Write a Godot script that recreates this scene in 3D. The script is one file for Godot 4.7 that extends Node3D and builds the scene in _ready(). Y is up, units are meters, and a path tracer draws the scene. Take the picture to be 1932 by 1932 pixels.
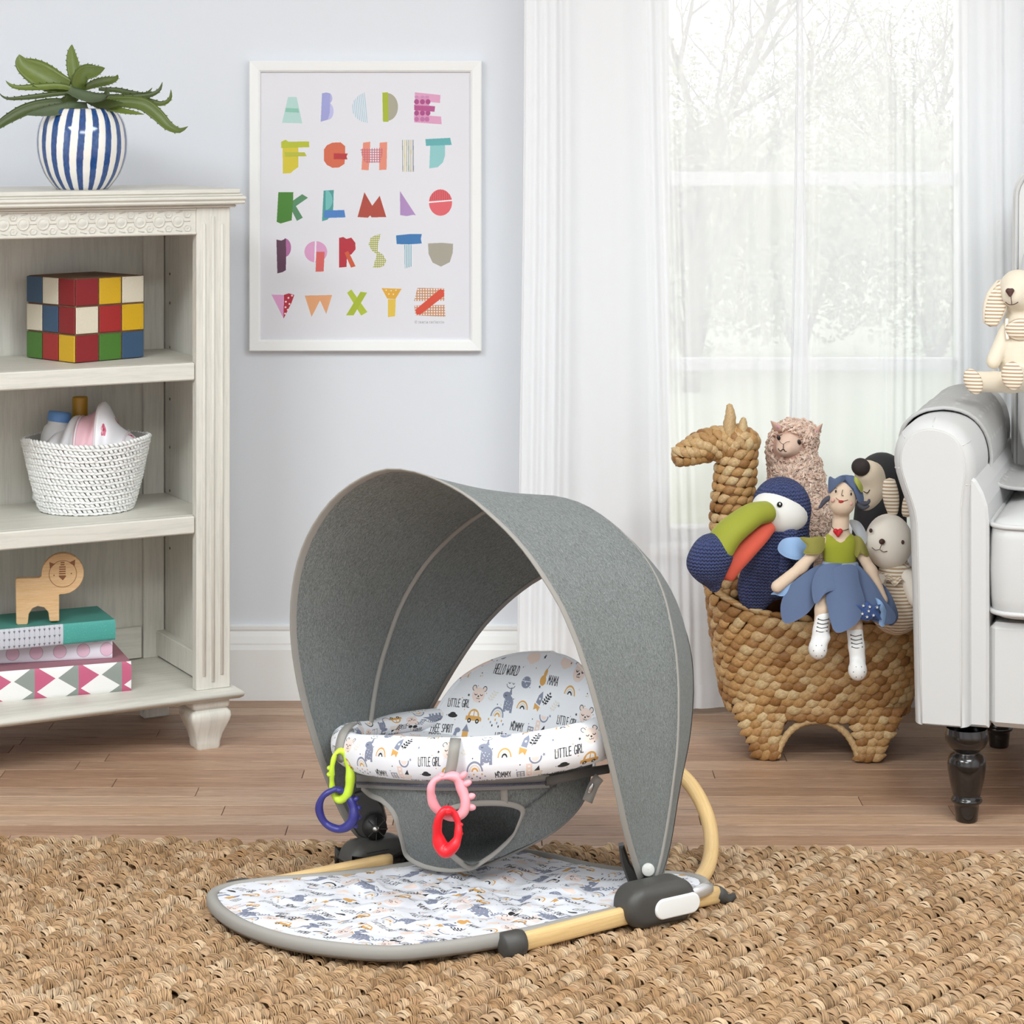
extends Node3D
# Nursery: baby rocker on a jute rug, bookcase, poster, sheer curtains, toy basket and armchair.
const F := 4400.0      # focal length in pixels of the 1932 px frame
const CY := 1.236      # camera height
var rng := RandomNumberGenerator.new()
var nz := FastNoiseLite.new()
var mats := {}

func _ready():
	rng.seed = 7
	nz.seed = 3
	nz.frequency = 1.0
	# ---------- camera
	var cam = Camera3D.new()
	cam.name = "camera"
	cam.projection = Camera3D.PROJECTION_FRUSTUM
	cam.near = 0.1
	cam.far = 200.0
	cam.size = 0.1 * 1932.0 / F
	cam.frustum_offset = Vector2(0, -0.1 * 736.0 / F)
	cam.position = Vector3(0, CY, 0)
	add_child(cam)
	cam.current = true
	# ---------- sky and exposure
	var sm = ProceduralSkyMaterial.new()
	sm.sky_top_color = Color(0.96, 0.975, 0.97)
	sm.sky_horizon_color = Color(1.0, 1.0, 0.99)
	sm.ground_horizon_color = Color(0.8, 0.82, 0.75)
	sm.ground_bottom_color = Color(0.6, 0.62, 0.55)
	sm.sky_energy_multiplier = 1.0
	var sky = Sky.new()
	sky.sky_material = sm
	var env = Environment.new()
	env.background_mode = Environment.BG_SKY
	env.sky = sky
	env.background_energy_multiplier = 1.9
	env.tonemap_mode = Environment.TONE_MAPPER_LINEAR
	env.tonemap_exposure = 1.08
	env.sdfgi_enabled = true
	env.ssao_enabled = true
	env.ssil_enabled = true
	var we = WorldEnvironment.new()
	we.name = "environment"
	we.environment = env
	add_child(we)
	# ---------- unseen ceiling panel lamps, placed out of view to light the scene (position, size, energy)
	unseen_lamp(Vector3(-1.5, 2.6, -1.7), Vector2(1.2, 1.0), 7.8, "unseen square ceiling light panel, out of view, lighting the bookcase side of the room")
	unseen_lamp(Vector3(1.15, 2.6, -2.1), Vector2(1.2, 1.0), 5.6, "unseen square ceiling light panel, out of view, lighting the armchair side of the room")
	unseen_lamp(Vector3(0.2, 2.6, -0.2), Vector2(1.3, 1.0), 6.0, "unseen square ceiling light panel, out of view, lighting the room from the camera end")
	build_room()
	build_bookcase()
	build_poster()
	build_rocker()
	build_armchair()
	build_toys()

func P(u, v, z) -> Vector3:
	return Vector3((u - 966.0) / F * z, CY - (v - 230.0) / F * z, -z)

func G(u, v, y = 0.0) -> Vector3:
	return P(u, v, F * (CY - y) / (v - 230.0))

func unseen_lamp(at, size, energy, label):  # unseen light panel above the frame, placed for the light it throws
	var t = thing("unseen_ceiling_light", label, "unseen ceiling light", at, 0.0, "")
	var st = S(false)
	for s in [[-1, 0], [1, 0], [0, -1], [0, 1]]:
		var sz = Vector3(0.03, 0.04, size.y + 0.06) if s[0] != 0 else Vector3(size.x, 0.04, 0.03)
		rbox(st, Vector3(s[0] * (size.x / 2 + 0.015), -0.02, s[1] * (size.y / 2 + 0.015)), sz, 0.004)
	part("frame", st, M("f2f2f0", 0.5), t)
	st = S(false)
	rbox(st, Vector3(0, -0.012, 0), Vector3(size.x, 0.015, size.y), 0.002)
	var m = StandardMaterial3D.new()
	m.albedo_color = Color(0.9, 0.9, 0.9)
	m.emission_enabled = true
	m.emission = Color(0.95, 0.985, 0.992)
	m.emission_energy_multiplier = 0.8
	part("light_diffuser", st, m, t)
	var l = AreaLight3D.new()
	l.name = "unseen_panel_glow"
	l.area_size = size
	l.area_normalize_energy = true
	l.light_energy = energy
	l.light_color = Color(0.95, 0.985, 0.992)
	l.shadow_enabled = true
	l.rotation.x = -PI / 2
	l.position = at + Vector3(0, -0.045, 0)
	l.area_range = 14.0
	add_child(l)

# ------------------------------------------------------------------ nodes
func thing(called, label, category, at = Vector3.ZERO, turn = 0.0, group = "") -> Node3D:
	var o = Node3D.new()
	o.name = numbered(called)
	add_child(o, true)
	o.position = at
	o.rotation.y = turn
	tag(o, label, category, group)
	return o

func numbered(called) -> String:
	if not has_node(NodePath(called)):
		return called
	var k = 1
	while has_node(NodePath("%s_%03d" % [called, k])):
		k += 1
	return "%s_%03d" % [called, k]

func tag(o, label, category, group = ""):
	o.set_meta("label", label)
	o.set_meta("category", category)
	if group:
		o.set_meta("group", group)

func mesh_of(x) -> Mesh:
	if x is SurfaceTool:
		x.generate_normals()
		x.index()
		return x.commit()
	return x

func part(called, x, material, parent, at = Vector3.ZERO) -> MeshInstance3D:
	var o = MeshInstance3D.new()
	o.name = called
	var i = 0
	while parent.has_node(NodePath(str(o.name))):
		i += 1
		o.name = "%s_%03d" % [called, i]
		if i > 400: break
	o.mesh = mesh_of(x)
	o.material_override = material
	o.position = at
	parent.add_child(o, true)
	return o

var counters := {}
func piece(called, mesh, material, parent, xf) -> MeshInstance3D:    # many alike pieces: quick numbering
	var key = str(parent.get_instance_id()) + called
	var n = counters.get(key, 0)
	counters[key] = n + 1
	var o = MeshInstance3D.new()
	o.name = called if n == 0 else "%s_%03d" % [called, n]
	o.mesh = mesh
	o.material_override = material
	o.transform = xf
	parent.add_child(o, true)
	return o

func wpart(called, x, material, parent) -> MeshInstance3D:   # vertices given in world coordinates
	var o = part(called, x, material, parent)
	o.transform = parent.global_transform.affine_inverse()
	return o

func struct(called, x, material, label = "") -> MeshInstance3D:
	var o = MeshInstance3D.new()
	o.name = called
	o.mesh = mesh_of(x)
	o.material_override = material
	add_child(o, true)
	o.set_meta("kind", "structure")
	if label:
		o.set_meta("label", label)
	return o

func multi(called, mesh, material, xfs, cols, parent) -> MultiMeshInstance3D:
	var mm = MultiMesh.new()
	mm.transform_format = MultiMesh.TRANSFORM_3D
	mm.use_colors = cols.size() > 0
	mm.mesh = mesh
	mm.instance_count = xfs.size()
	for i in xfs.size():
		mm.set_instance_transform(i, xfs[i])
		if cols.size() > 0:
			mm.set_instance_color(i, cols[i])
	var o = MultiMeshInstance3D.new()
	o.name = called
	o.multimesh = mm
	o.material_override = material
	parent.add_child(o, true)
	o.set_meta("kind", "stuff")
	return o

# ------------------------------------------------------------------ materials
func M(hex, rough = 0.7, opt = {}) -> StandardMaterial3D:
	var key = str(hex) + str(rough) + str(opt)
	if mats.has(key):
		return mats[key]
	var m = StandardMaterial3D.new()
	m.albedo_color = Color.html(hex) if hex is String else hex
	m.roughness = rough
	m.metallic = opt.get("metal", 0.0)
	m.metallic_specular = opt.get("spec", 0.5)
	if opt.has("tex"):
		m.albedo_texture = opt.tex
	if opt.has("bump"):
		m.heightmap_enabled = true
		m.heightmap_texture = opt.bump
		m.heightmap_scale = opt.get("bs", 0.1)
	if opt.has("tri"):
		m.uv1_triplanar = true
		m.uv1_scale = opt.tri if opt.tri is Vector3 else Vector3.ONE * opt.tri
		m.uv1_triplanar_sharpness = 4.0
	elif opt.has("uvs"):
		m.uv1_scale = opt.uvs
	if opt.has("rim"):
		m.rim_enabled = true
		m.rim = opt.rim
		m.rim_tint = 0.6
	if opt.has("coat"):
		m.clearcoat_enabled = true
		m.clearcoat = opt.coat
		m.clearcoat_roughness = 0.12
	if opt.has("back"):
		m.backlight_enabled = true
		m.backlight = opt.back
	if opt.has("sss"):
		m.subsurf_scatter_enabled = true
		m.subsurf_scatter_strength = opt.sss
	if opt.has("alpha"):
		m.albedo_color.a = opt.alpha
		m.transparency = BaseMaterial3D.TRANSPARENCY_ALPHA
	if opt.get("vc", false):
		m.vertex_color_use_as_albedo = true
	m.cull_mode = BaseMaterial3D.CULL_DISABLED
	mats[key] = m
	return m

func L(hex) -> Color:          # linear colour for vertex and instance colours
	return Color.html(hex).srgb_to_linear()

func tex(w, h, f: Callable) -> ImageTexture:
	var data = PackedByteArray()
	data.resize(w * h * 3)
	var i = 0
	for y in h:
		for x in w:
			var c: Color = f.call(x, y)
			data[i] = int(clampf(c.r, 0, 1) * 255.0)
			data[i + 1] = int(clampf(c.g, 0, 1) * 255.0)
			data[i + 2] = int(clampf(c.b, 0, 1) * 255.0)
			i += 3
	return ImageTexture.create_from_image(Image.create_from_data(w, h, false, Image.FORMAT_RGB8, data))

func gtex(w, h, f: Callable) -> ImageTexture:
	var data = PackedByteArray()
	data.resize(w * h)
	var i = 0
	for y in h:
		for x in w:
			data[i] = int(clampf(f.call(x, y), 0, 1) * 255.0)
			i += 1
	return ImageTexture.create_from_image(Image.create_from_data(w, h, false, Image.FORMAT_L8, data))

func wrapped(x, y, w, h, fx, fy, off = 0.0) -> float:     # noise that repeats over w x h
	var a = TAU * x / w
	var b = TAU * y / h
	return nz.get_noise_3d(cos(a) * fx + off, sin(a) * fx + cos(b) * fy * 0.7, sin(b) * fy + off * 2.0)

# ------------------------------------------------------------------ mesh shapes
func S(smooth = true) -> SurfaceTool:
	var st = SurfaceTool.new()
	st.begin(Mesh.PRIMITIVE_TRIANGLES)
	st.set_smooth_group(0 if smooth else -1)
	return st

func tri(st, a, b, c, ua = Vector2.ZERO, ub = Vector2.ZERO, uc = Vector2.ZERO):
	st.set_uv(ua); st.add_vertex(a)
	st.set_uv(ub); st.add_vertex(b)
	st.set_uv(uc); st.add_vertex(c)

func quad(st, a, b, c, d, ua = Vector2.ZERO, ub = Vector2.ZERO, uc = Vector2.ZERO, ud = Vector2.ZERO):
	tri(st, a, b, c, ua, ub, uc)
	tri(st, a, c, d, ua, uc, ud)

func grid(st, rows, uvs = [], closed = false):
	# rows: array of point rows; uvs: the same shape (optional)
	for i in rows.size() - 1:
		var r = rows[i]
		var s = rows[i + 1]
		var n = r.size()
		for j in (n if closed else n - 1):
			var k = (j + 1) % n
			if uvs.size() > 0:
				quad(st, r[j], r[k], s[k], s[j], uvs[i][j], uvs[i][k], uvs[i + 1][k], uvs[i + 1][j])
			else:
				quad(st, r[j], r[k], s[k], s[j], Vector2(float(j) / n, float(i)), Vector2(float(j + 1) / n, float(i)), Vector2(float(j + 1) / n, float(i + 1)), Vector2(float(j) / n, float(i + 1)))

func spline(pts, n) -> Array:      # Catmull-Rom resampled evenly by length
	var fine = []
	var m = pts.size()
	for i in m - 1:
		var p0 = pts[maxi(i - 1, 0)]
		var p1 = pts[i]
		var p2 = pts[i + 1]
		var p3 = pts[mini(i + 2, m - 1)]
		for k in 10:
			var t = k / 10.0
			fine.append(0.5 * (2.0 * p1 + (p2 - p0) * t + (2.0 * p0 - 5.0 * p1 + 4.0 * p2 - p3) * t * t + (3.0 * p1 - p0 - 3.0 * p2 + p3) * t * t * t))
	fine.append(pts[m - 1])
	return even(fine, n)

func even(fine, n) -> Array:
	var acc = [0.0]
	for i in range(1, fine.size()):
		acc.append(acc[-1] + fine[i].distance_to(fine[i - 1]))
	var out = []
	var j = 0
	for i in n:
		var want = acc[-1] * i / (n - 1.0)
		while j < fine.size() - 2 and acc[j + 1] < want:
			j += 1
		var seg = acc[j + 1] - acc[j]
		out.append(fine[j].lerp(fine[j + 1], 0.0 if seg <= 0 else clampf((want - acc[j]) / seg, 0, 1)))
	return out

func loop_spline(pts, n) -> Array:      # closed curve, last point not repeated
	var m = pts.size()
	var fine = []
	for i in m:
		var p0 = pts[(i - 1 + m) % m]
		var p1 = pts[i]
		var p2 = pts[(i + 1) % m]
		var p3 = pts[(i + 2) % m]
		for k in 10:
			var t = k / 10.0
			fine.append(0.5 * (2.0 * p1 + (p2 - p0) * t + (2.0 * p0 - 5.0 * p1 + 4.0 * p2 - p3) * t * t + (3.0 * p1 - p0 - 3.0 * p2 + p3) * t * t * t))
	fine.append(pts[0])
	var out = even(fine, n + 1)
	out.resize(n)
	return out

func tube(st, path, rad, sides = 10, closed = false, flat = 1.0, up = Vector3.ZERO, caps = true, power = 1.0):
	# rad: number or array; flat squeezes the section along its second axis; up fixes the first axis
	var n = path.size()
	var rings = []
	var uvs = []
	var prev = Vector3.ZERO
	var run = 0.0
	for i in n:
		var a = path[(i - 1 + n) % n] if closed else path[maxi(i - 1, 0)]
		var b = path[(i + 1) % n] if closed else path[mini(i + 1, n - 1)]
		var t: Vector3 = (b - a).normalized()
		var x: Vector3
		if up != Vector3.ZERO:
			x = (up - t * up.dot(t)).normalized()
		elif prev == Vector3.ZERO:
			x = t.cross(Vector3.UP if absf(t.y) < 0.9 else Vector3.RIGHT).normalized()
		else:
			x = (prev - t * prev.dot(t)).normalized()
		prev = x
		var y = t.cross(x)
		var r = rad[i] if rad is Array else rad
		if i > 0:
			run += path[i].distance_to(path[i - 1])
		var ring = []
		var uv = []
		for k in sides + 1:
			var w = TAU * k / sides
			var cx = cos(w)
			var cy = sin(w)
			if power != 1.0:
				cx = signf(cx) * pow(absf(cx), power)
				cy = signf(cy) * pow(absf(cy), power)
			ring.append(path[i] + x * cx * r + y * cy * r * flat)
			uv.append(Vector2(run, float(k) / sides * TAU * r))
		rings.append(ring)
		uvs.append(uv)
	if closed:
		rings.append(rings[0])
		uvs.append(uvs[0])
	grid(st, rings, uvs)
	if caps and not closed:
		for e in [0, n - 1]:
			var c = path[e]
			var t = (path[1] - path[0]).normalized() if e == 0 else (path[n - 1] - path[n - 2]).normalized()
			var r = rad[e] if rad is Array else rad
			var dome = c + t * (r * 0.35 if e else -r * 0.35)
			for k in sides:
				if e == 0:
					tri(st, rings[0][k + 1], rings[0][k], dome, uvs[0][k + 1], uvs[0][k], uvs[0][k])
				else:
					tri(st, rings[n - 1][k], rings[n - 1][k + 1], dome, uvs[n - 1][k], uvs[n - 1][k + 1], uvs[n - 1][k])

func lathe(st, prof, sides = 32, at = Vector3.ZERO, squash = Vector2(1, 1), spin = 0.0):
	# prof: [Vector2(radius, height)] from bottom to top
	var rings = []
	var uvs = []
	var run = 0.0
	for i in prof.size():
		if i > 0:
			run += prof[i].distance_to(prof[i - 1])
		var ring = []
		var uv = []
		for k in sides + 1:
			var w = TAU * k / sides + spin
			ring.append(at + Vector3(cos(w) * prof[i].x * squash.x, prof[i].y, sin(w) * prof[i].x * squash.y))
			uv.append(Vector2(float(k) / sides, run))
		rings.append(ring)
		uvs.append(uv)
	grid(st, rings, uvs)

func rbox(st, c, size, b = 0.003, basis = Basis.IDENTITY, uvo = Vector2.ZERO):
	var h = size / 2.0
	b = minf(b, minf(h.x, minf(h.y, h.z)) * 0.95)
	var pt = func(sx, sy, sz, ax):     # corner point lying on the face across axis ax
		var p = Vector3(sx * (h.x - b), sy * (h.y - b), sz * (h.z - b))
		p[ax] = [sx, sy, sz][ax] * h[ax]
		return p
	var put = func(pts, n):
		var m = (pts[1] - pts[0]).cross(pts[2] - pts[0])
		var o = pts.duplicate()
		if m.dot(n) > 0:
			o.reverse()
		var uv = []
		for p in o:
			uv.append(uvo + (Vector2(p.x, p.z) if absf(n.y) > 0.6 else (Vector2(p.x, p.y) if absf(n.z) > 0.6 else Vector2(p.z, p.y))))
		for k in range(1, o.size() - 1):
			tri(st, c + basis * o[0], c + basis * o[k], c + basis * o[k + 1], uv[0], uv[k], uv[k + 1])
	for ax in 3:
		for s in [-1, 1]:
			var o = [[-1, -1], [1, -1], [1, 1], [-1, 1]]
			var q = []
			for e in o:
				var sg = [0, 0, 0]
				sg[ax] = s
				sg[(ax + 1) % 3] = e[0]
				sg[(ax + 2) % 3] = e[1]
				q.append(pt.call(sg[0], sg[1], sg[2], ax))
			var n = Vector3.ZERO
			n[ax] = s
			put.call(q, n)
			# edges between this axis and the next
			for s2 in [-1, 1]:
				var a2 = (ax + 1) % 3
				var a3 = (ax + 2) % 3
				var qq = []
				for e in [[ax, -1], [ax, 1], [a2, 1], [a2, -1]]:
					var sg = [0, 0, 0]
					sg[ax] = s
					sg[a2] = s2
					sg[a3] = e[1]
					qq.append(pt.call(sg[0], sg[1], sg[2], e[0]))
				n = Vector3.ZERO
				n[ax] = s
				n[a2] = s2
				put.call(qq, n)
	for sx in [-1, 1]:
		for sy in [-1, 1]:
			for sz in [-1, 1]:
				put.call([pt.call(sx, sy, sz, 0), pt.call(sx, sy, sz, 1), pt.call(sx, sy, sz, 2)], Vector3(sx, sy, sz))

func extrude(st, poly, depth, b, xf: Transform3D, uvscale = 1.0):
	# poly: Vector2 outline in the xy plane, extruded along -z from z=0; front and back edges chamfered by b
	var pl = PackedVector2Array(poly)
	if Geometry2D.is_polygon_clockwise(pl):
		pl.reverse()
	var n = pl.size()
	var inn = PackedVector2Array()
	for i in n:
		var a = pl[(i - 1 + n) % n]
		var c = pl[(i + 1) % n]
		var e1 = (pl[i] - a).normalized()
		var e2 = (c - pl[i]).normalized()
		var nn = (Vector2(-e1.y, e1.x) + Vector2(-e2.y, e2.x))
		nn = nn.normalized() / maxf(0.5, sqrt(maxf(0.05, (1.0 + e1.dot(e2)) / 2.0)))
		inn.append(pl[i] + nn * b)
	var idx = Geometry2D.triangulate_polygon(inn)
	var V = func(p, z): return xf * Vector3(p.x, p.y, z)
	for k in range(0, idx.size(), 3):
		var p0 = inn[idx[k]]
		var p1 = inn[idx[k + 1]]
		var p2 = inn[idx[k + 2]]
		if (p1 - p0).cross(p2 - p0) > 0:
			var t = p1
			p1 = p2
			p2 = t
		tri(st, V.call(p0, 0), V.call(p1, 0), V.call(p2, 0), p0 * uvscale, p1 * uvscale, p2 * uvscale)
		tri(st, V.call(p0, -depth), V.call(p2, -depth), V.call(p1, -depth), p0 * uvscale, p2 * uvscale, p1 * uvscale)
	for i in n:
		var j = (i + 1) % n
		var l = [[inn, 0.0], [pl, -b], [pl, -depth + b], [inn, -depth]]
		for k in 3:
			var r0 = l[k]
			var r1 = l[k + 1]
			quad(st, V.call(r0[0][i], r0[1]), V.call(r1[0][i], r1[1]), V.call(r1[0][j], r1[1]), V.call(r0[0][j], r0[1]), r0[0][i] * uvscale, r1[0][i] * uvscale, r1[0][j] * uvscale, r0[0][j] * uvscale)

func pillow(st, poly, depth, r, xf: Transform3D, steps = 6):
	# outline extruded along -z with rounded front and back edges (outline roughly convex)
	var pl = PackedVector2Array(poly)
	if Geometry2D.is_polygon_clockwise(pl):
		pl.reverse()
	var n = pl.size()
	var nn = []
	for i in n:
		var e1 = (pl[i] - pl[(i - 1 + n) % n]).normalized()
		var e2 = (pl[(i + 1) % n] - pl[i]).normalized()
		nn.append((Vector2(-e1.y, e1.x) + Vector2(-e2.y, e2.x)).normalized())
	var cen = Vector2.ZERO
	for p in pl: cen += p / n
	var rows = []
	var lv = []
	lv.append([9.0, 0.0])
	for i in steps + 1:
		var a = PI / 2 * i / steps
		lv.append([r * (1.0 - sin(a)), -r * (1.0 - cos(a))])
	for i in steps + 1:
		var a = PI / 2 * i / steps
		lv.append([r * (1.0 - cos(a)), -depth + r * (1.0 - sin(a))])
	lv.append([9.0, -depth])
	for l in lv:
		var row = []
		for i in n:
			var p = cen if l[0] > 1.0 else pl[i] + nn[i] * l[0]
			row.append(xf * Vector3(p.x, p.y, l[1]))
		rows.append(row)
	grid(st, rows, [], true)

func ellipsoid(st, c, r: Vector3, basis = Basis.IDENTITY, n = 20, m = 12):
	var rows = []
	var uvs = []
	for i in m + 1:
		var a = PI * i / m
		var row = []
		var uv = []
		for k in n + 1:
			var w = TAU * k / n
			row.append(c + basis * Vector3(r.x * sin(a) * cos(w), -r.y * cos(a), r.z * sin(a) * sin(w)))
			uv.append(Vector2(float(k) / n, 1.0 - float(i) / m))
		rows.append(row)
		uvs.append(uv)
	grid(st, rows, uvs)

func circle2(c, rx, ry, n = 24, a0 = 0.0, a1 = TAU) -> Array:
	var out = []
	var full = absf(a1 - a0 - TAU) < 0.001
	for i in n if full else n + 1:
		var w = a0 + (a1 - a0) * i / n
		out.append(c + Vector2(cos(w) * rx, sin(w) * ry))
	return out

func rrect(x0, y0, x1, y1, r, n = 5) -> Array:
	var out = []
	for q in [[x1 - r, y1 - r, 0.0], [x0 + r, y1 - r, PI / 2], [x0 + r, y0 + r, PI], [x1 - r, y0 + r, PI * 1.5]]:
		for i in n + 1:
			var w = q[2] + PI / 2 * i / n
			out.append(Vector2(q[0] + cos(w) * r, q[1] + sin(w) * r))
	return out

func look_basis(z: Vector3, up = Vector3.UP) -> Basis:      # basis whose z axis points along z
	z = z.normalized()
	var x = up.cross(z).normalized()
	return Basis(x, z.cross(x), z)

# smooth union of tapered capsules [a, b, ra, rb] and ellipsoids ["e", c, r, basis], meshed as surface nets
func blob(st, prims, cell, k):
	var lo = Vector3.ONE * 1e9
	var hi = -lo
	for p in prims:
		if p[0] is String:
			var r = maxf(p[2].x, maxf(p[2].y, p[2].z))
			lo = lo.min(p[1] - Vector3.ONE * r)
			hi = hi.max(p[1] + Vector3.ONE * r)
		else:
			lo = lo.min(p[0] - Vector3.ONE * p[2]).min(p[1] - Vector3.ONE * p[3])
			hi = hi.max(p[0] + Vector3.ONE * p[2]).max(p[1] + Vector3.ONE * p[3])
	lo -= Vector3.ONE * cell * 3.0
	hi += Vector3.ONE * cell * 3.0
	var nx = int((hi.x - lo.x) / cell) + 2
	var ny = int((hi.y - lo.y) / cell) + 2
	var nzz = int((hi.z - lo.z) / cell) + 2
	var f = PackedFloat32Array()
	f.resize(nx * ny * nzz)
	f.fill(1.0)
	var mg = k + cell * 2.5
	for p in prims:
		var isell = p[0] is String
		var b0: Vector3
		var b1: Vector3
		if isell:
			var r = Vector3.ONE * maxf(p[2].x, maxf(p[2].y, p[2].z))
			b0 = p[1] - r
			b1 = p[1] + r
		else:
			b0 = (p[0] - Vector3.ONE * p[2]).min(p[1] - Vector3.ONE * p[3])
			b1 = (p[0] + Vector3.ONE * p[2]).max(p[1] + Vector3.ONE * p[3])
		var i0 = ((b0 - Vector3.ONE * mg - lo) / cell).floor().max(Vector3.ZERO)
		var i1 = ((b1 + Vector3.ONE * mg - lo) / cell).ceil().min(Vector3(nx - 1, ny - 1, nzz - 1))
		var a: Vector3 = Vector3.ZERO if isell else p[0]
		var ba: Vector3 = Vector3.ZERO if isell else p[1] - p[0]
		var bb = maxf(ba.length_squared(), 1e-12)
		var inv: Basis = Basis.IDENTITY
		var c: Vector3
		var rr: Vector3
		if isell:
			c = p[1]
			rr = p[2]
			inv = p[3].inverse() if p.size() > 3 else Basis.IDENTITY
		for z in range(int(i0.z), int(i1.z) + 1):
			for y in range(int(i0.y), int(i1.y) + 1):
				var at = (z * ny + y) * nx
				for x in range(int(i0.x), int(i1.x) + 1):
					var q = lo + Vector3(x, y, z) * cell
					var d: float
					if isell:
						var l: Vector3 = inv * (q - c)
						var k0 = (l / rr).length()
						var k1 = (l / (rr * rr)).length()
						d = k0 * (k0 - 1.0) / maxf(k1, 1e-6)
					else:
						var h = clampf((q - a).dot(ba) / bb, 0.0, 1.0)
						d = (q - a - ba * h).length() - lerpf(p[2], p[3], h)
					var o = f[at + x]
					var e = maxf(k - absf(o - d), 0.0)
					f[at + x] = minf(o, d) - e * e * 0.25 / maxf(k, 1e-6)
	var vid = PackedInt32Array()
	vid.resize(nx * ny * nzz)
	vid.fill(-1)
	var vs = PackedVector3Array()
	var co = [0, 1, nx, nx + 1, nx * ny, nx * ny + 1, nx * ny + nx, nx * ny + nx + 1]
	var cp = [Vector3(0, 0, 0), Vector3(1, 0, 0), Vector3(0, 1, 0), Vector3(1, 1, 0), Vector3(0, 0, 1), Vector3(1, 0, 1), Vector3(0, 1, 1), Vector3(1, 1, 1)]
	var edges = [[0, 1], [2, 3], [4, 5], [6, 7], [0, 2], [1, 3], [4, 6], [5, 7], [0, 4], [1, 5], [2, 6], [3, 7]]
	var far = cell * 2.0
	for z in nzz - 1:
		for y in ny - 1:
			var at = (z * ny + y) * nx
			for x in nx - 1:
				var i = at + x
				if absf(f[i]) > far: continue
				var neg = 0
				for q in co:
					if f[i + q] < 0.0: neg += 1
				if neg == 0 or neg == 8: continue
				var s = Vector3.ZERO
				var cnt = 0
				for e in edges:
					var v0 = f[i + co[e[0]]]
					var v1 = f[i + co[e[1]]]
					if (v0 < 0.0) != (v1 < 0.0):
						s += cp[e[0]].lerp(cp[e[1]], v0 / (v0 - v1))
						cnt += 1
				vid[i] = vs.size()
				vs.append(lo + (Vector3(x, y, z) + s / cnt) * cell)
	var sx = 1
	var sy = nx
	var sz = nx * ny
	for z in range(1, nzz - 1):
		for y in range(1, ny - 1):
			var at = (z * ny + y) * nx
			for x in range(1, nx - 1):
				var i = at + x
				var v = f[i]
				if absf(v) > far: continue
				for ax in 3:
					var st1 = [sx, sy, sz][ax]
					var w = f[i + st1]
					if (v < 0.0) == (w < 0.0): continue
					var u1 = [sy, sz, sx][ax]
					var u2 = [sz, sx, sy][ax]
					var a0 = vid[i]
					var a1 = vid[i - u1]
					var a2 = vid[i - u1 - u2]
					var a3 = vid[i - u2]
					if a0 < 0 or a1 < 0 or a2 < 0 or a3 < 0: continue
					if v < 0.0:
						quad(st, vs[a0], vs[a3], vs[a2], vs[a1])
					else:
						quad(st, vs[a0], vs[a1], vs[a2], vs[a3])

# ------------------------------------------------------------------ drawing flat print into an image
func fillp(img: Image, pts, col: Color):
	var y0 = 1e9
	var y1 = -1e9
	for p in pts:
		y0 = minf(y0, p.y)
		y1 = maxf(y1, p.y)
	var n = pts.size()
	for y in range(maxi(0, int(y0)), mini(img.get_height(), int(y1) + 1)):
		var xs = []
		var yy = y + 0.5
		for i in n:
			var a = pts[i]
			var b = pts[(i + 1) % n]
			if (a.y <= yy) != (b.y <= yy):
				xs.append(a.x + (yy - a.y) / (b.y - a.y) * (b.x - a.x))
		xs.sort()
		for k in range(0, xs.size() - 1, 2):
			var xa = int(round(xs[k]))
			var xb = int(round(xs[k + 1]))
			if xb > xa:
				img.fill_rect(Rect2i(xa, y, xb - xa, 1), col)

func stroke(img, pts, w, col):
	for i in pts.size() - 1:
		var a: Vector2 = pts[i]
		var b: Vector2 = pts[i + 1]
		var d = (b - a).normalized() * w / 2.0
		var nn = Vector2(-d.y, d.x)
		fillp(img, [a - d * 0.6 + nn, b + d * 0.6 + nn, b + d * 0.6 - nn, a - d * 0.6 - nn], col)

const GLYPHS := {
	"A": "0,1 .28,0 .56,1;.1,.62 .46,.62", "B": "0,0 0,1 .4,.95 .46,.75 .36,.52 0,.48;0,0 .34,.04 .42,.24 .36,.48", "D": "0,0 0,1 .36,.86 .48,.5 .36,.14 0,0",
	"E": ".42,0 0,0 0,1 .42,1;0,.48 .36,.48", "F": ".42,0 0,0 0,1;0,.48 .36,.48", "G": ".5,.14 .3,0 .06,.22 0,.55 .1,.88 .3,1 .5,.88 .5,.56 .3,.56", "H": "0,0 0,1;.46,0 .46,1;0,.5 .46,.5",
	"I": "0,0 0,1", "L": "0,0 0,1 .4,1", "M": "0,1 .05,0 .3,.6 .55,0 .6,1", "N": "0,1 0,0 .46,1 .46,0", "O": ".25,0 .05,.18 0,.5 .06,.84 .26,1 .46,.82 .5,.48 .44,.16 .25,0", "P": "0,1 0,0 .34,.04 .44,.26 .34,.5 0,.54",
	"R": "0,1 0,0 .34,.04 .44,.26 .34,.48 0,.52;.2,.52 .46,1", "S": ".44,.1 .22,0 .02,.16 .08,.4 .38,.56 .46,.8 .26,1 0,.9", "T": "0,0 .5,0;.25,0 .25,1", "W": "0,0 .15,1 .34,.4 .52,1 .68,0", "Y": "0,0 .24,.5 .48,0;.24,.5 .24,1",
}
func word(img, text, at: Vector2, h, w, col, tilt = 0.0):
	var x = 0.0
	for ch in text:
		if ch == " ":
			x += 0.45
			continue
		var far = 0.0
		for s in GLYPHS[ch].split(";"):
			var pts = []
			for q in s.split(" "):
				var c = q.split(",")
				far = maxf(far, float(c[0]))
				pts.append(at + (Vector2((x + float(c[0])) * h * 0.60, float(c[1]) * h)).rotated(tilt))
			stroke(img, pts, w, col)
		x += far + 0.2

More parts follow.
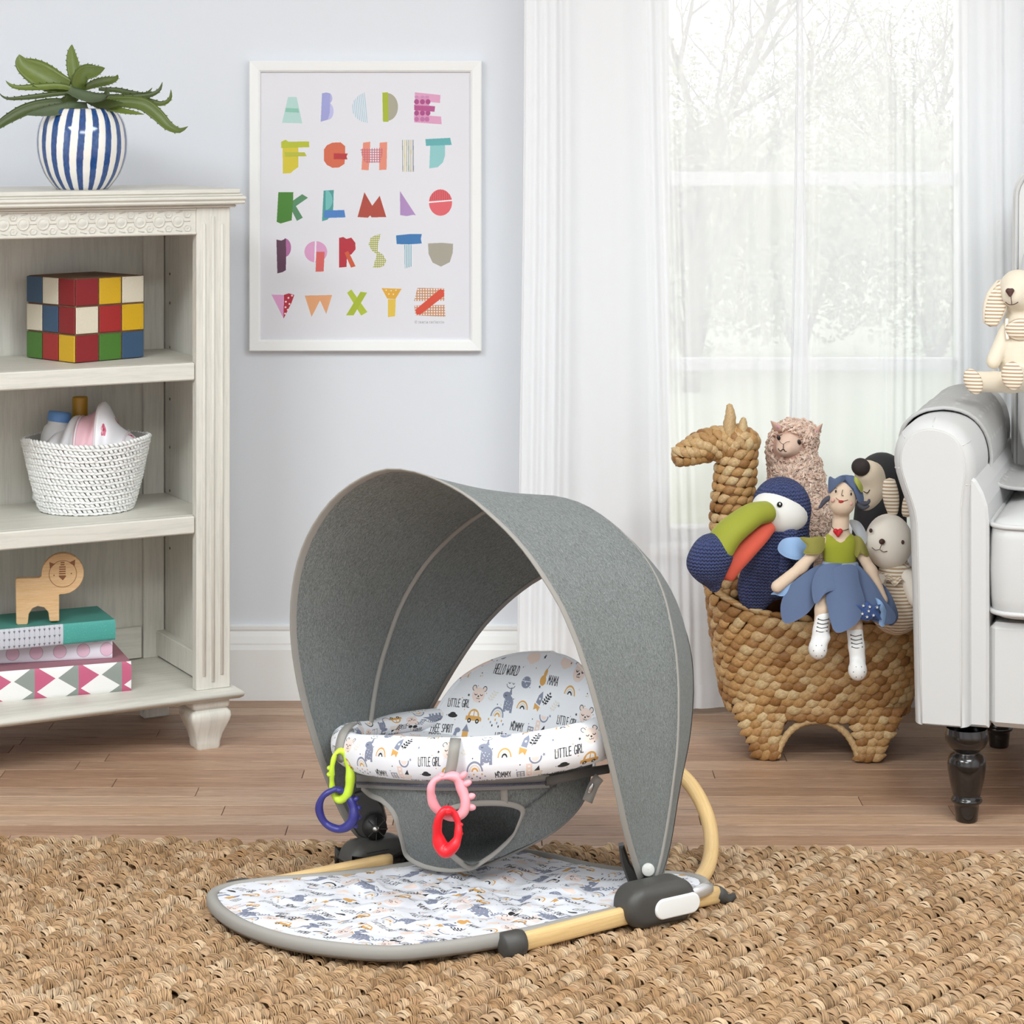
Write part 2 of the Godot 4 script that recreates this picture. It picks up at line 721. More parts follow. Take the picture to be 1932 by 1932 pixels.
# ------------------------------------------------------------------ the room
func build_room():
	var wallm = M("e3e6ec", 0.85)
	var white = M("f4f4f3", 0.55)
	# back wall with the window opening
	var ox0 = 0.318
	var ox1 = 0.985
	var oy0 = 0.335
	var oy1 = 2.25
	var st = S(false)
	for b in [[-2.75, ox0, 0.0, 2.62], [ox1, 2.6, 0.0, 2.62], [ox0, ox1, 0.0, oy0], [ox0, ox1, oy1, 2.62]]:
		rbox(st, Vector3((b[0] + b[1]) / 2, (b[2] + b[3]) / 2, -5.06), Vector3(b[1] - b[0], b[3] - b[2], 0.12), 0.0005)
	struct("wall_back", st, wallm, "smooth pale grey-white wall behind the bookcase, poster and window")
	for w in [["wall_left", Vector3(-2.69, 1.31, -1.75), Vector3(0.12, 2.62, 6.74)], ["wall_right", Vector3(2.54, 1.31, -1.75), Vector3(0.12, 2.62, 6.74)], ["wall_front", Vector3(-0.07, 1.31, 1.56), Vector3(5.36, 2.62, 0.12)]]:
		st = S(false)
		rbox(st, w[1], w[2], 0.001)
		struct(w[0], st, wallm)
	st = S(false)
	rbox(st, Vector3(-0.07, 2.67, -1.75), Vector3(5.36, 0.1, 6.74), 0.001)
	struct("ceiling", st, M("f3f3f2", 0.9))
	# baseboard
	var prof = [Vector2(0, 0), Vector2(0.020, 0), Vector2(0.020, 0.108), Vector2(0.017, 0.118), Vector2(0.017, 0.122), Vector2(0.013, 0.136), Vector2(0.009, 0.146), Vector2(0.011, 0.150), Vector2(0.011, 0.157), Vector2(0.0, 0.159)]
	st = S(false)
	for i in prof.size() - 1:
		var a = prof[i]
		var b = prof[i + 1]
		quad(st, Vector3(-2.6, a.y, -5.0 + a.x), Vector3(2.45, a.y, -5.0 + a.x), Vector3(2.45, b.y, -5.0 + b.x), Vector3(-2.6, b.y, -5.0 + b.x))
	struct("baseboard_back", st, white, "white moulded baseboard along the back wall")
	build_floor()
	build_window(ox0, ox1, oy0, oy1)
	build_curtains()
	build_outside()

func wood_tex(c0: Color, c1: Color, c2: Color, w = 256, h = 256, off = 0.0, streak = 0.0) -> ImageTexture:
	return tex(w, h, func(x, y):
		var a = wrapped(x, y, w, h, 0.35, 5.0, off) * 0.5 + 0.5
		var b = wrapped(x, y, w, h, 0.9, 17.0, off + 9.0) * 0.5 + 0.5
		var c = wrapped(x, y, w, h, 2.2, 38.0, off + 5.0) * 0.5 + 0.5
		var t = clampf(a * 0.55 + b * 0.45, 0, 1)
		var o = c0.lerp(c1, smoothstep(0.25, 0.75, t))
		o = o.lerp(c2, clampf((c - 0.55) * 1.6, 0, 1) * 0.7)
		if streak > 0.0:
			var d = wrapped(x, y, w, h, 1.1, 26.0, off + 13.0)
			o = o.lerp(c2.darkened(0.25), streak * smoothstep(0.16, 0.42, d))
		return o)

func build_floor():
	var t1 = wood_tex(Color.html("ceb097"), Color.html("ba9a82"), Color.html("80624c"), 512, 512, 0.0, 0.75)
	var t2 = wood_tex(Color.html("c6a78f"), Color.html("ae8c74"), Color.html("785a46"), 512, 512, 4.0, 0.75)
	var fm = []
	for c in ["ffffff", "f0e8e2", "fffaf4", "e2d8d0", "f6eeea"]:
		fm.append(M(c, 0.42, {"tex": t1, "uvs": Vector3(1.25, 7.0, 1), "spec": 0.4}))
		fm.append(M(c, 0.42, {"tex": t2, "uvs": Vector3(1.1, 6.0, 1), "spec": 0.4}))
	var st = S(false)
	rbox(st, Vector3(-0.07, -0.068, -4.4), Vector3(5.36, 0.108, 1.44), 0.0005)
	rbox(st, Vector3(-0.07, -0.06, -1.03), Vector3(5.36, 0.12, 5.3), 0.0005)
	var fl = struct("floor", st, fm[1], "brown wooden strip floor between the rug and the wall")
	var z = -3.69
	var r = RandomNumberGenerator.new()
	r.seed = 21
	var row = 0
	while z > -4.99:
		var wd = 0.0585
		var x = -1.75 + r.randf() * -0.5
		while x < 1.75:
			var ln = r.randf_range(0.42, 0.95)
			if x + ln > -1.6:
				st = S(false)
				rbox(st, Vector3(0, -0.007, 0), Vector3(ln - 0.0012, 0.014, wd - 0.0012), 0.0007, Basis.IDENTITY, Vector2(r.randf() * 3.0, r.randf() * 3.0))
				piece("plank", mesh_of(st), fm[r.randi() % fm.size()], fl, Transform3D(Basis.IDENTITY, Vector3(x + ln / 2, 0, z - wd / 2)))
			x += ln
		z -= wd
		row += 1
	# jute rug
	var y0 = 0.013
	var rug = thing("rug", "chunky woven natural jute rug lying on the floor under the baby rocker", "rug", Vector3(0, 0, -3.2))
	var far = func(xx): return -3.985 + (xx + 0.9) * 0.045     # far edge, turned a little against the planks
	st = S(true)
	var top = []
	for zi in 2:
		var a = []
		for xi in 2:
			var xx = -1.3 + 2.6 * xi
			a.append(Vector3(xx, 0.008, far.call(xx) if zi else -2.45))
		top.append(a)
	var bt = S(false)
	quad(bt, top[0][0], top[0][1], top[1][1], top[1][0])
	quad(bt, top[1][0], top[1][1], top[1][1] - Vector3(0, 0.0075, 0), top[1][0] - Vector3(0, 0.0075, 0))
	quad(bt, top[0][0], top[0][1], top[0][1] - Vector3(0, 0.0075, 0), top[0][0] - Vector3(0, 0.0075, 0))
	wpart("backing", bt, M("7a5a3a", 0.95), rug)
	# one loop of jute: a hump of loose twisted strands lying across its ridge
	var meshes = []
	for v in 6:
		st = S(true)
		for q in 9:
			var off = (q - 4) * 0.0026 + r.randf_range(-0.0008, 0.0008)
			var hh = (0.0150 - absf(q - 4.0) * 0.0011) * r.randf_range(0.86, 1.12)
			var hw = r.randf_range(0.0098, 0.0122)
			var skew = r.randf_range(0.004, 0.012) * (-1.0 if v == 5 else 1.0)
			var fat = r.randf_range(0.0011, 0.0021)
			var path = []
			var rad = []
			for i in 8:
				var w = PI * i / 7.0
				path.append(Vector3(-cos(w) * hw, pow(sin(w), 0.75) * hh, off + (i / 7.0 - 0.5) * skew + 0.0007 * sin(i * 1.9 + q)))
				rad.append(fat * (0.75 + 0.35 * sin(w)))
			var tone = r.randf_range(0.62, 1.18)
			st.set_color(Color(tone, tone * 0.99, tone * 0.96))
			tube(st, path, rad, 5, false, 0.9, Vector3.ZERO, false)
		meshes.append(mesh_of(st))
	var shades = ["bd9c79", "b6926e", "c4a482", "ad8a65", "bb9974", "b28f6a", "cdb08f", "a6825c"]
	var xs = [[], [], [], [], [], []]
	var cs = [[], [], [], [], [], []]
	var ang = 0.66                              # ridges run away to the right
	var dir = Vector3(sin(ang), 0, -cos(ang))
	var acr = Vector3(cos(ang), 0, sin(ang))
	for i in range(-62, 63):
		for j in range(-62, 63):
			var p = Vector3(0, 0, -3.3) + acr * (i * 0.0255) + dir * ((j + r.randf_range(-0.16, 0.16) + 0.5 * (i % 2)) * 0.0205)
			p += acr * 0.004 * sin(j * 0.35 + i)
			if p.z < far.call(p.x) + 0.006 or p.z > -2.75 or absf(p.x) > 1.285: continue
			var k = r.randi() % 6
			var b = Basis(acr, Vector3.UP, -dir) * Basis.from_euler(Vector3(r.randf_range(-0.12, 0.12), r.randf_range(-0.42, 0.42), r.randf_range(-0.12, 0.12))).scaled(Vector3(r.randf_range(0.92, 1.12), r.randf_range(0.72, 1.15), r.randf_range(0.95, 1.15)))
			xs[k].append(Transform3D(b, p + Vector3(0, 0.007, 3.2)))
			var patch = nz.get_noise_2d(p.x * 5.0, p.z * 6.0)
			cs[k].append(L(shades[r.randi() % shades.size()]).lerp(L("9c7248"), clampf(patch * 1.1 - 0.1, 0, 0.45)) * r.randf_range(0.80, 1.03))
	var jm = M("ffffff", 0.75, {"vc": true})
	for k in 6:
		multi("pile", meshes[k], jm, xs[k], cs[k], rug)

func build_window(ox0, ox1, oy0, oy1):
	var w = Node3D.new()
	w.name = "window_1"
	add_child(w)
	w.set_meta("kind", "structure")
	w.set_meta("label", "tall white-framed window behind the sheer curtains")
	w.position = Vector3((ox0 + ox1) / 2, oy0, -5.06)
	var wm = M("f6f6f5", 0.45)
	var st = S(false)
	for x in [ox0 + 0.011, ox1 - 0.011]:
		rbox(st, Vector3(x, (oy0 + oy1) / 2, -5.06), Vector3(0.022, oy1 - oy0, 0.06), 0.002)
	for y in [oy0 + 0.012, oy1 - 0.012]:
		rbox(st, Vector3((ox0 + ox1) / 2, y, -5.06), Vector3(ox1 - ox0 - 0.046, 0.024, 0.06), 0.002)
	wpart("window_frame", st, wm, w)
	var bars = [[1.098, 1.127], [0.697, 0.724]]
	for b in bars:
		st = S(false)
		rbox(st, Vector3((ox0 + ox1) / 2, (b[0] + b[1]) / 2, -5.06), Vector3(ox1 - ox0 - 0.046, b[1] - b[0], 0.03), 0.003)
		wpart("glazing_bar", st, wm, w)
	st = S(false)
	rbox(st, Vector3((ox0 + ox1) / 2, oy0 - 0.012, -4.985), Vector3(ox1 - ox0 + 0.06, 0.022, 0.06), 0.004)
	wpart("window_sill", st, wm, w)
	var gm = M("ffffff", 0.02, {"alpha": 0.04})
	for g in [[oy0 + 0.024, 0.697], [0.724, 1.098], [1.127, oy1 - 0.024]]:
		st = S(false)
		rbox(st, Vector3((ox0 + ox1) / 2, (g[0] + g[1]) / 2, -5.06), Vector3(ox1 - ox0 - 0.044, g[1] - g[0], 0.004), 0.0005)
		wpart("pane", st, gm, w)

func curtain(called, label, x0, x1, seedv, tight, edge):
	var t = thing(called, label, "curtain", Vector3((x0 + x1) / 2, 0.015, -4.86), 0.0)
	var r = RandomNumberGenerator.new()
	r.seed = seedv
	var ph = []
	for i in 6:
		ph.append(r.randf() * TAU)
	var rows = []
	var uvs = []
	var n = 260
	for i in 15:
		var y = 2.45 * i / 14.0 + 0.015
		var row = []
		var uv = []
		for j in n + 1:
			var s = float(j) / n
			var x = x0 + (x1 - x0) * s
			var low = 1.0 - y / 2.45
			var z = 0.007 * sin(x * 47.0 + ph[0] + 1.2 * sin(x * 9.0 + ph[1])) + 0.0035 * sin(x * 105.0 + ph[2] + 0.3 * low + 1.6 * sin(x * 13.0)) * (0.6 + 0.4 * sin(x * 17.0 + ph[4]))
			var g = 0.0
			for q in tight:
				g += exp(-pow((x - q) / 0.02, 2.0)) * sin((x - q) * 300.0 + ph[3])
			z += 0.004 * g
			x += 0.012 * low * sin(y * 1.7 + s * 5.0 + ph[5]) + edge * low * low * (s if edge > 0 else 1.0 - s)
			row.append(Vector3(x, y, -4.86 + z * (0.8 + 0.3 * low)))
			uv.append(Vector2(s * 3.0, y))
		rows.append(row)
		uvs.append(uv)
	var st = S(true)
	grid(st, rows, uvs)
	var m = M("fbfbfd", 0.9, {"alpha": 0.74, "back": Color(0.36, 0.36, 0.36)})
	wpart("sheer", st, m, t)
	# sewn hem at the foot and thin side seams
	st = S(true)
	var hem = []
	var hem2 = []
	for p in rows[0]:
		hem.append(p + Vector3(0, 0.0, 0.0015))
		hem2.append(p + Vector3(0, 0.05, 0.0015))
	grid(st, [hem, hem2])
	wpart("hem", st, m, t)
	st = S(true)
	for j in [0, n]:
		var path = []
		for i in rows.size():
			path.append(rows[i][j])
		tube(st, path, 0.0022, 6)
	wpart("side_seam", st, m, t)

func build_curtains():
	curtain("sheer_curtain", "white sheer curtain panel hanging beside the poster and over the left of the window", 0.024, 0.60, 5, [0.05, 0.09, 0.29, 0.33], 0.05)
	curtain("sheer_curtain", "white sheer curtain panel hanging over the window behind the armchair", 0.594, 1.42, 8, [0.62, 0.79, 0.83, 0.93, 1.02], -0.02)
	var t = thing("curtain_rod", "white curtain rod holding the sheer curtains above the window", "curtain rod", Vector3(0.7, 2.46, -4.86))
	var st = S(true)
	tube(st, [Vector3(-0.75, 0, 0), Vector3(0.85, 0, 0)], 0.012, 12)
	part("rod", st, M("eeeeee", 0.4), t)
	for x in [-0.7, 0.8]:
		st = S(false)
		rbox(st, Vector3(x, 0.0, -0.07), Vector3(0.02, 0.02, 0.14), 0.003)
		part("bracket", st, M("eeeeee", 0.4), t)

func build_outside():
	var r = RandomNumberGenerator.new()
	r.seed = 12
	var st = S(false)
	quad(st, Vector3(-40, -0.5, -5.4), Vector3(60, -0.5, -5.4), Vector3(60, -0.5, -80), Vector3(-40, -0.5, -80))
	struct("ground", st, M("c4cbb0", 0.95), "pale sunlit lawn outside the window")
	# leaf card of two bent triangles, used by all crowns
	st = S(false)
	quad(st, Vector3(-0.5, 0, 0), Vector3(0, 0.12, -0.28), Vector3(0.5, 0, 0), Vector3(0, 0.12, 0.28))
	var leaf = mesh_of(st)
	var lm = M("ffffff", 0.8, {"vc": true, "back": Color(0.5, 0.5, 0.4)})
	var bm = M("97928a", 0.9)
	for q in [[1.15, -15.0, 2.4, "large pale tree with bare upper branches outside the window, nearest of the two", 31], [3.4, -19.0, 2.2, "pale leafy tree further off outside the window, right of the large tree", 32]]:
		var t = thing("tree", q[3], "tree", Vector3(q[0], -0.5, q[1]))
		r.seed = q[4]
		st = S(true)
		tube(st, [Vector3.ZERO, Vector3(0.05, 0.9, 0), Vector3(-0.05, 1.5, 0)], [0.06, 0.045, 0.035], 8)
		part("trunk", st, bm, t)
		var tips = []
		var br = S(true)
		var todo = []
		for k in 7:
			var a = TAU * k / 7.0 + r.randf()
			todo.append([Vector3(0, 0.7 + 0.12 * k, 0), Vector3(cos(a), r.randf_range(0.5, 1.5), sin(a) * 0.7).normalized(), q[2] * r.randf_range(0.5, 0.75), 0.04, 0])
		while todo.size() > 0:
			var d = todo.pop_back()
			var pts = [d[0]]
			var p: Vector3 = d[0]
			var dir: Vector3 = d[1]
			for i in 5:
				dir = (dir + Vector3(r.randf_range(-0.25, 0.25), r.randf_range(-0.1, 0.22), r.randf_range(-0.25, 0.25))).normalized()
				p += dir * d[2] / 5.0
				pts.append(p)
				if d[4] < 3 and r.randf() < (0.75 if d[4] < 2 else 0.5):
					todo.append([p, (dir + Vector3(r.randf_range(-1, 1), r.randf_range(-0.4, 0.7), r.randf_range(-1, 1)) * 0.9).normalized(), d[2] * 0.55, d[3] * 0.5, d[4] + 1])
				tips.append(p)
			tube(br, pts, [d[3], d[3] * 0.85, d[3] * 0.7, d[3] * 0.55, d[3] * 0.4, d[3] * 0.22], 5, false, 1.0, Vector3.ZERO, false)
		part("branches", br, bm, t)
		var xs = []
		var cs = []
		for k in 9000:
			var c = tips[r.randi() % tips.size()]
			if c.y > 2.1 and r.randf() < 0.75: continue
			xs.append(Transform3D(Basis.from_euler(Vector3(r.randf() * 6, r.randf() * 6, r.randf() * 6)) * r.randf_range(0.03, 0.06), c + Vector3(r.randfn(), r.randfn(), r.randfn()) * 0.13))
			cs.append(L("b9c0a4").lerp(L("d2d6c0"), r.randf()))
		multi("foliage", leaf, lm, xs, cs, t)
	for q in [[1.25, -16.0, 1.5, "left"], [2.1, -17.0, 1.7, "middle"], [2.95, -16.3, 1.5, "right"]]:
		var t = thing("shrub", "pale overexposed leafy shrub on the lawn outside, the %s one of three" % q[3], "shrub", Vector3(q[0], -0.5, q[1]))
		st = S(true)
		for k in 5:
			tube(st, [Vector3.ZERO, Vector3(r.randf_range(-0.3, 0.3), 0.6, r.randf_range(-0.2, 0.2)), Vector3(r.randf_range(-0.7, 0.7), 1.3, r.randf_range(-0.3, 0.3))], [0.03, 0.02, 0.01], 5)
		part("stems", st, bm, t)
		var xs = []
		var cs = []
		for k in 9500:
			var d = Vector3(r.randfn(), r.randfn(), r.randfn()).normalized() * pow(r.randf(), 0.4)
			var c = Vector3(d.x * 1.0, 0.95 + d.y * 0.85, d.z * 0.7)
			if nz.get_noise_3d(c.x * 3.0 + q[0], c.y * 3.0, c.z * 3.0) < -0.12: continue
			xs.append(Transform3D(Basis.from_euler(Vector3(r.randf() * 6, r.randf() * 6, r.randf() * 6)) * r.randf_range(0.035, 0.07), c))
			cs.append(L("b7bea2").lerp(L("d4d8c2"), r.randf()))
		multi("foliage", leaf, lm, xs, cs, t)

# ------------------------------------------------------------------ bookcase and what stands on it
const BT := 0.4887     # 28 degrees
var bc: Node3D         # bookcase node: origin at the front right corner of the body, on the floor

func BL(x, y, z) -> Vector3:      # bookcase coordinates to the world
	return bc.transform * Vector3(x, y, z)

func build_bookcase():
	var grain = gtex(256, 256, func(x, y):
		var a = wrapped(x, y, 256, 256, 5.0, 0.4) * 0.5 + 0.5
		var b = wrapped(x, y, 256, 256, 16.0, 1.2, 3.0) * 0.5 + 0.5
		return 0.93 + 0.07 * smoothstep(0.2, 0.62, a * 0.5 + b * 0.5))
	var gh = gtex(256, 256, func(x, y):
		var a = wrapped(y, x, 256, 256, 5.0, 0.4) * 0.5 + 0.5
		var b = wrapped(y, x, 256, 256, 16.0, 1.2, 3.0) * 0.5 + 0.5
		return 0.93 + 0.07 * smoothstep(0.2, 0.62, a * 0.5 + b * 0.5))
	var pv = M("dfdbd1", 0.55, {"tex": grain, "tri": 2.2})
	var ph = M("dfdbd1", 0.5, {"tex": gh, "tri": 2.2})
	bc = thing("bookcase", "antique white open bookcase with fluted pilaster, carved frieze and vase-shaped feet, left of the poster", "bookcase", Vector3(-0.5565, 0, -4.605), BT)
	var w = 0.80
	var d = 0.335
	# top slab with moulded edge: stacked profile
	var st = S(false)
	var layers = [[1.068, 1.074, 0.010], [1.074, 1.082, 0.024], [1.082, 1.090, 0.026], [1.090, 1.094, 0.020], [1.094, 1.104, 0.017]]
	for l in layers:
		rbox(st, Vector3(-w / 2, (l[0] + l[1]) / 2, -d / 2), Vector3(w + l[2] * 2, l[1] - l[0], d + l[2] * 2), 0.003)
	part("top_board", st, ph, bc)
	# pilasters front right and left, with raised beads
	for side in 2:
		var x0 = -0.070 if side == 0 else -w
		st = S(false)
		rbox(st, Vector3(x0 + 0.035, 0.594, -0.012), Vector3(0.070, 0.948, 0.024), 0.0015)
		var pl = part("pilaster", st, pv, bc)
		for k in 3:
			var ya = 0.148 if k != 1 else 0.136
			var yb = 1.035 if k != 1 else 1.05
			st = S(true)
			tube(st, [Vector3(x0 + 0.0155 + 0.0185 * k, ya, 0.0), Vector3(x0 + 0.0155 + 0.0185 * k, (ya + yb) / 2, 0.0), Vector3(x0 + 0.0155 + 0.0185 * k, yb, 0.0)], 0.0035, 10)
			part("flute_bead", st, pv, pl)
	# side panels
	for x in [-0.012, -w + 0.012]:
		st = S(false)
		rbox(st, Vector3(x, 0.594, -d / 2 - 0.012), Vector3(0.022, 0.948, d - 0.026), 0.001)
		var sp = part("side_panel", st, pv, bc)
		st = S(false)
		var xi = x + (-0.02 if x > -0.4 else 0.02)
		rbox(st, Vector3(xi, 0.15, -d / 2 - 0.012), Vector3(0.022, 0.052, d - 0.05), 0.002)
		part("bottom_rail", st, pv, sp)
		if x > -0.4:
			for yy in [0.56, 0.66, 0.86, 0.92, 0.47, 0.35, 0.768]:
				st = S(true)
				tube(st, [Vector3(-0.024, yy, -0.285), Vector3(-0.0225, yy, -0.285)], 0.003, 10)
				part("peg_hole", st, M("7d766a", 0.9), sp)
	# back panel with stiles and rail
	st = S(false)
	rbox(st, Vector3(-w / 2, 0.594, -d + 0.006), Vector3(w - 0.02, 0.948, 0.010), 0.001)
	part("back_panel", st, pv, bc)
	for x in [-0.048, -w + 0.048]:
		st = S(false)
		rbox(st, Vector3(x, 0.594, -d + 0.016), Vector3(0.045, 0.948, 0.012), 0.0015)
		part("back_stile", st, pv, bc)
	st = S(false)
	rbox(st, Vector3(-w / 2, 0.155, -d + 0.017), Vector3(w - 0.15, 0.065, 0.013), 0.0015)
	part("back_rail", st, ph, bc)
	# frieze with carved medallions
	st = S(false)
	rbox(st, Vector3(-w / 2, 1.042, -0.012), Vector3(w - 0.14, 0.054, 0.018), 0.001)
	rbox(st, Vector3(-w / 2, 1.018, -0.006), Vector3(w - 0.14, 0.006, 0.016), 0.002)
	rbox(st, Vector3(-w / 2, 1.0655, -0.006), Vector3(w - 0.14, 0.005, 0.016), 0.002)
	var fr = part("frieze", st, ph, bc)
	var ms = S(true)
	lathe(ms, [Vector2(0.0124, 0.0), Vector2(0.0122, 0.0016), Vector2(0.0108, 0.0024), Vector2(0.0095, 0.0018), Vector2(0.0085, 0.0012), Vector2(0.006, 0.0022), Vector2(0.0, 0.0026)], 24)
	var med = mesh_of(ms)
	var hs = S(true)
	lathe(hs, [Vector2(0.0082, 0.0), Vector2(0.0078, 0.0018), Vector2(0.0062, 0.0021), Vector2(0.0050, 0.0006), Vector2(0.003, 0.0006), Vector2(0.0012, 0.0012), Vector2(0.0, 0.0012)], 6)
	var hexa = mesh_of(hs)
	var bs = S(true)
	tube(bs, [Vector3(-0.0065, 0, 0), Vector3(0.0065, 0, 0)], 0.0014, 6)
	var bar = mesh_of(bs)
	var flat = Basis(Vector3.RIGHT, Vector3.BACK, Vector3.UP)
	flat = Basis(Vector3(1, 0, 0), Vector3(0, 0, 1), Vector3(0, -1, 0))
	for k in 16:
		var x = -0.108 - 0.0385 * k
		piece("medallion", med, ph, fr, Transform3D(flat, Vector3(x, 1.042, -0.003)))
		for s in [-1, 1]:
			piece("carved_hexagon", hexa, ph, fr, Transform3D(flat, Vector3(x + 0.0193, 1.042 + s * 0.0135, -0.003)))
			piece("carved_bar", bar, ph, fr, Transform3D(Basis.from_euler(Vector3(0, 0, 0.25 * s)), Vector3(x + 0.003, 1.042 + s * 0.0185, -0.003)))
		piece("carved_link", bar, ph, fr, Transform3D(Basis.IDENTITY, Vector3(x + 0.0193, 1.042, -0.003)))
	# shelves
	for y in [0.763, 0.462]:
		st = S(false)
		rbox(st, Vector3(-w / 2, y - 0.017, -d / 2 - 0.004), Vector3(w - 0.046 if y > 0.5 else w - 0.046, 0.034, d - 0.04), 0.0025)
		rbox(st, Vector3(-w / 2, y - 0.017, -0.016), Vector3(w - 0.142, 0.034, 0.02), 0.0025)
		part("shelf_board", st, ph, bc)
	# base board with rounded edge
	st = S(true)
	var pr = [[0.000, 0.0], [0.014, 0.002], [0.0205, 0.0065], [0.0225, 0.011], [0.0205, 0.0155], [0.014, 0.020], [0.0, 0.022]]
	var rows = []
	for e in pr:
		rows.append([Vector3(-w - e[0], 0.098 + e[1], e[0]), Vector3(e[0], 0.098 + e[1], e[0]), Vector3(e[0], 0.098 + e[1], -d - 0.002), Vector3(-w - e[0], 0.098 + e[1], -d - 0.002)])
	for i in rows.size() - 1:
		for j in 3:
			quad(st, rows[i][j], rows[i][j + 1], rows[i + 1][j + 1], rows[i + 1][j])
	var s2 = S(false)
	quad(s2, rows[6][0], rows[6][1], rows[6][2], rows[6][3])
	quad(s2, rows[0][0], rows[0][3], rows[0][2], rows[0][1])
	part("base_edge", st, ph, bc)
	part("base_board", s2, ph, bc)
	# feet
	for f in [[-0.04, -0.035, true], [-w + 0.04, -0.035, true], [-0.05, -d + 0.03, false], [-w + 0.05, -d + 0.03, false]]:
		st = S(true)
		if f[2]:
			var prof = [[0.0, 0.0230], [0.004, 0.0245], [0.014, 0.0250], [0.03, 0.0290], [0.045, 0.0350], [0.058, 0.0400], [0.066, 0.0415], [0.074, 0.0405], [0.079, 0.0360], [0.080, 0.0330], [0.082, 0.0350], [0.084, 0.0380], [0.092, 0.0390], [0.098, 0.0380]]
			var rr = []
			for p in prof:
				var row = []
				for c in rrect(-p[1], -p[1], p[1], p[1], 0.006, 3):
					row.append(Vector3(f[0] + c.x, p[0], f[1] + c.y))
				rr.append(row)
			grid(st, rr, [], true)
		else:
			st = S(false)
			rbox(st, Vector3(f[0], 0.049, f[1]), Vector3(0.055, 0.098, 0.03), 0.003)
		part("foot", st, pv, bc)
	shelf_things()

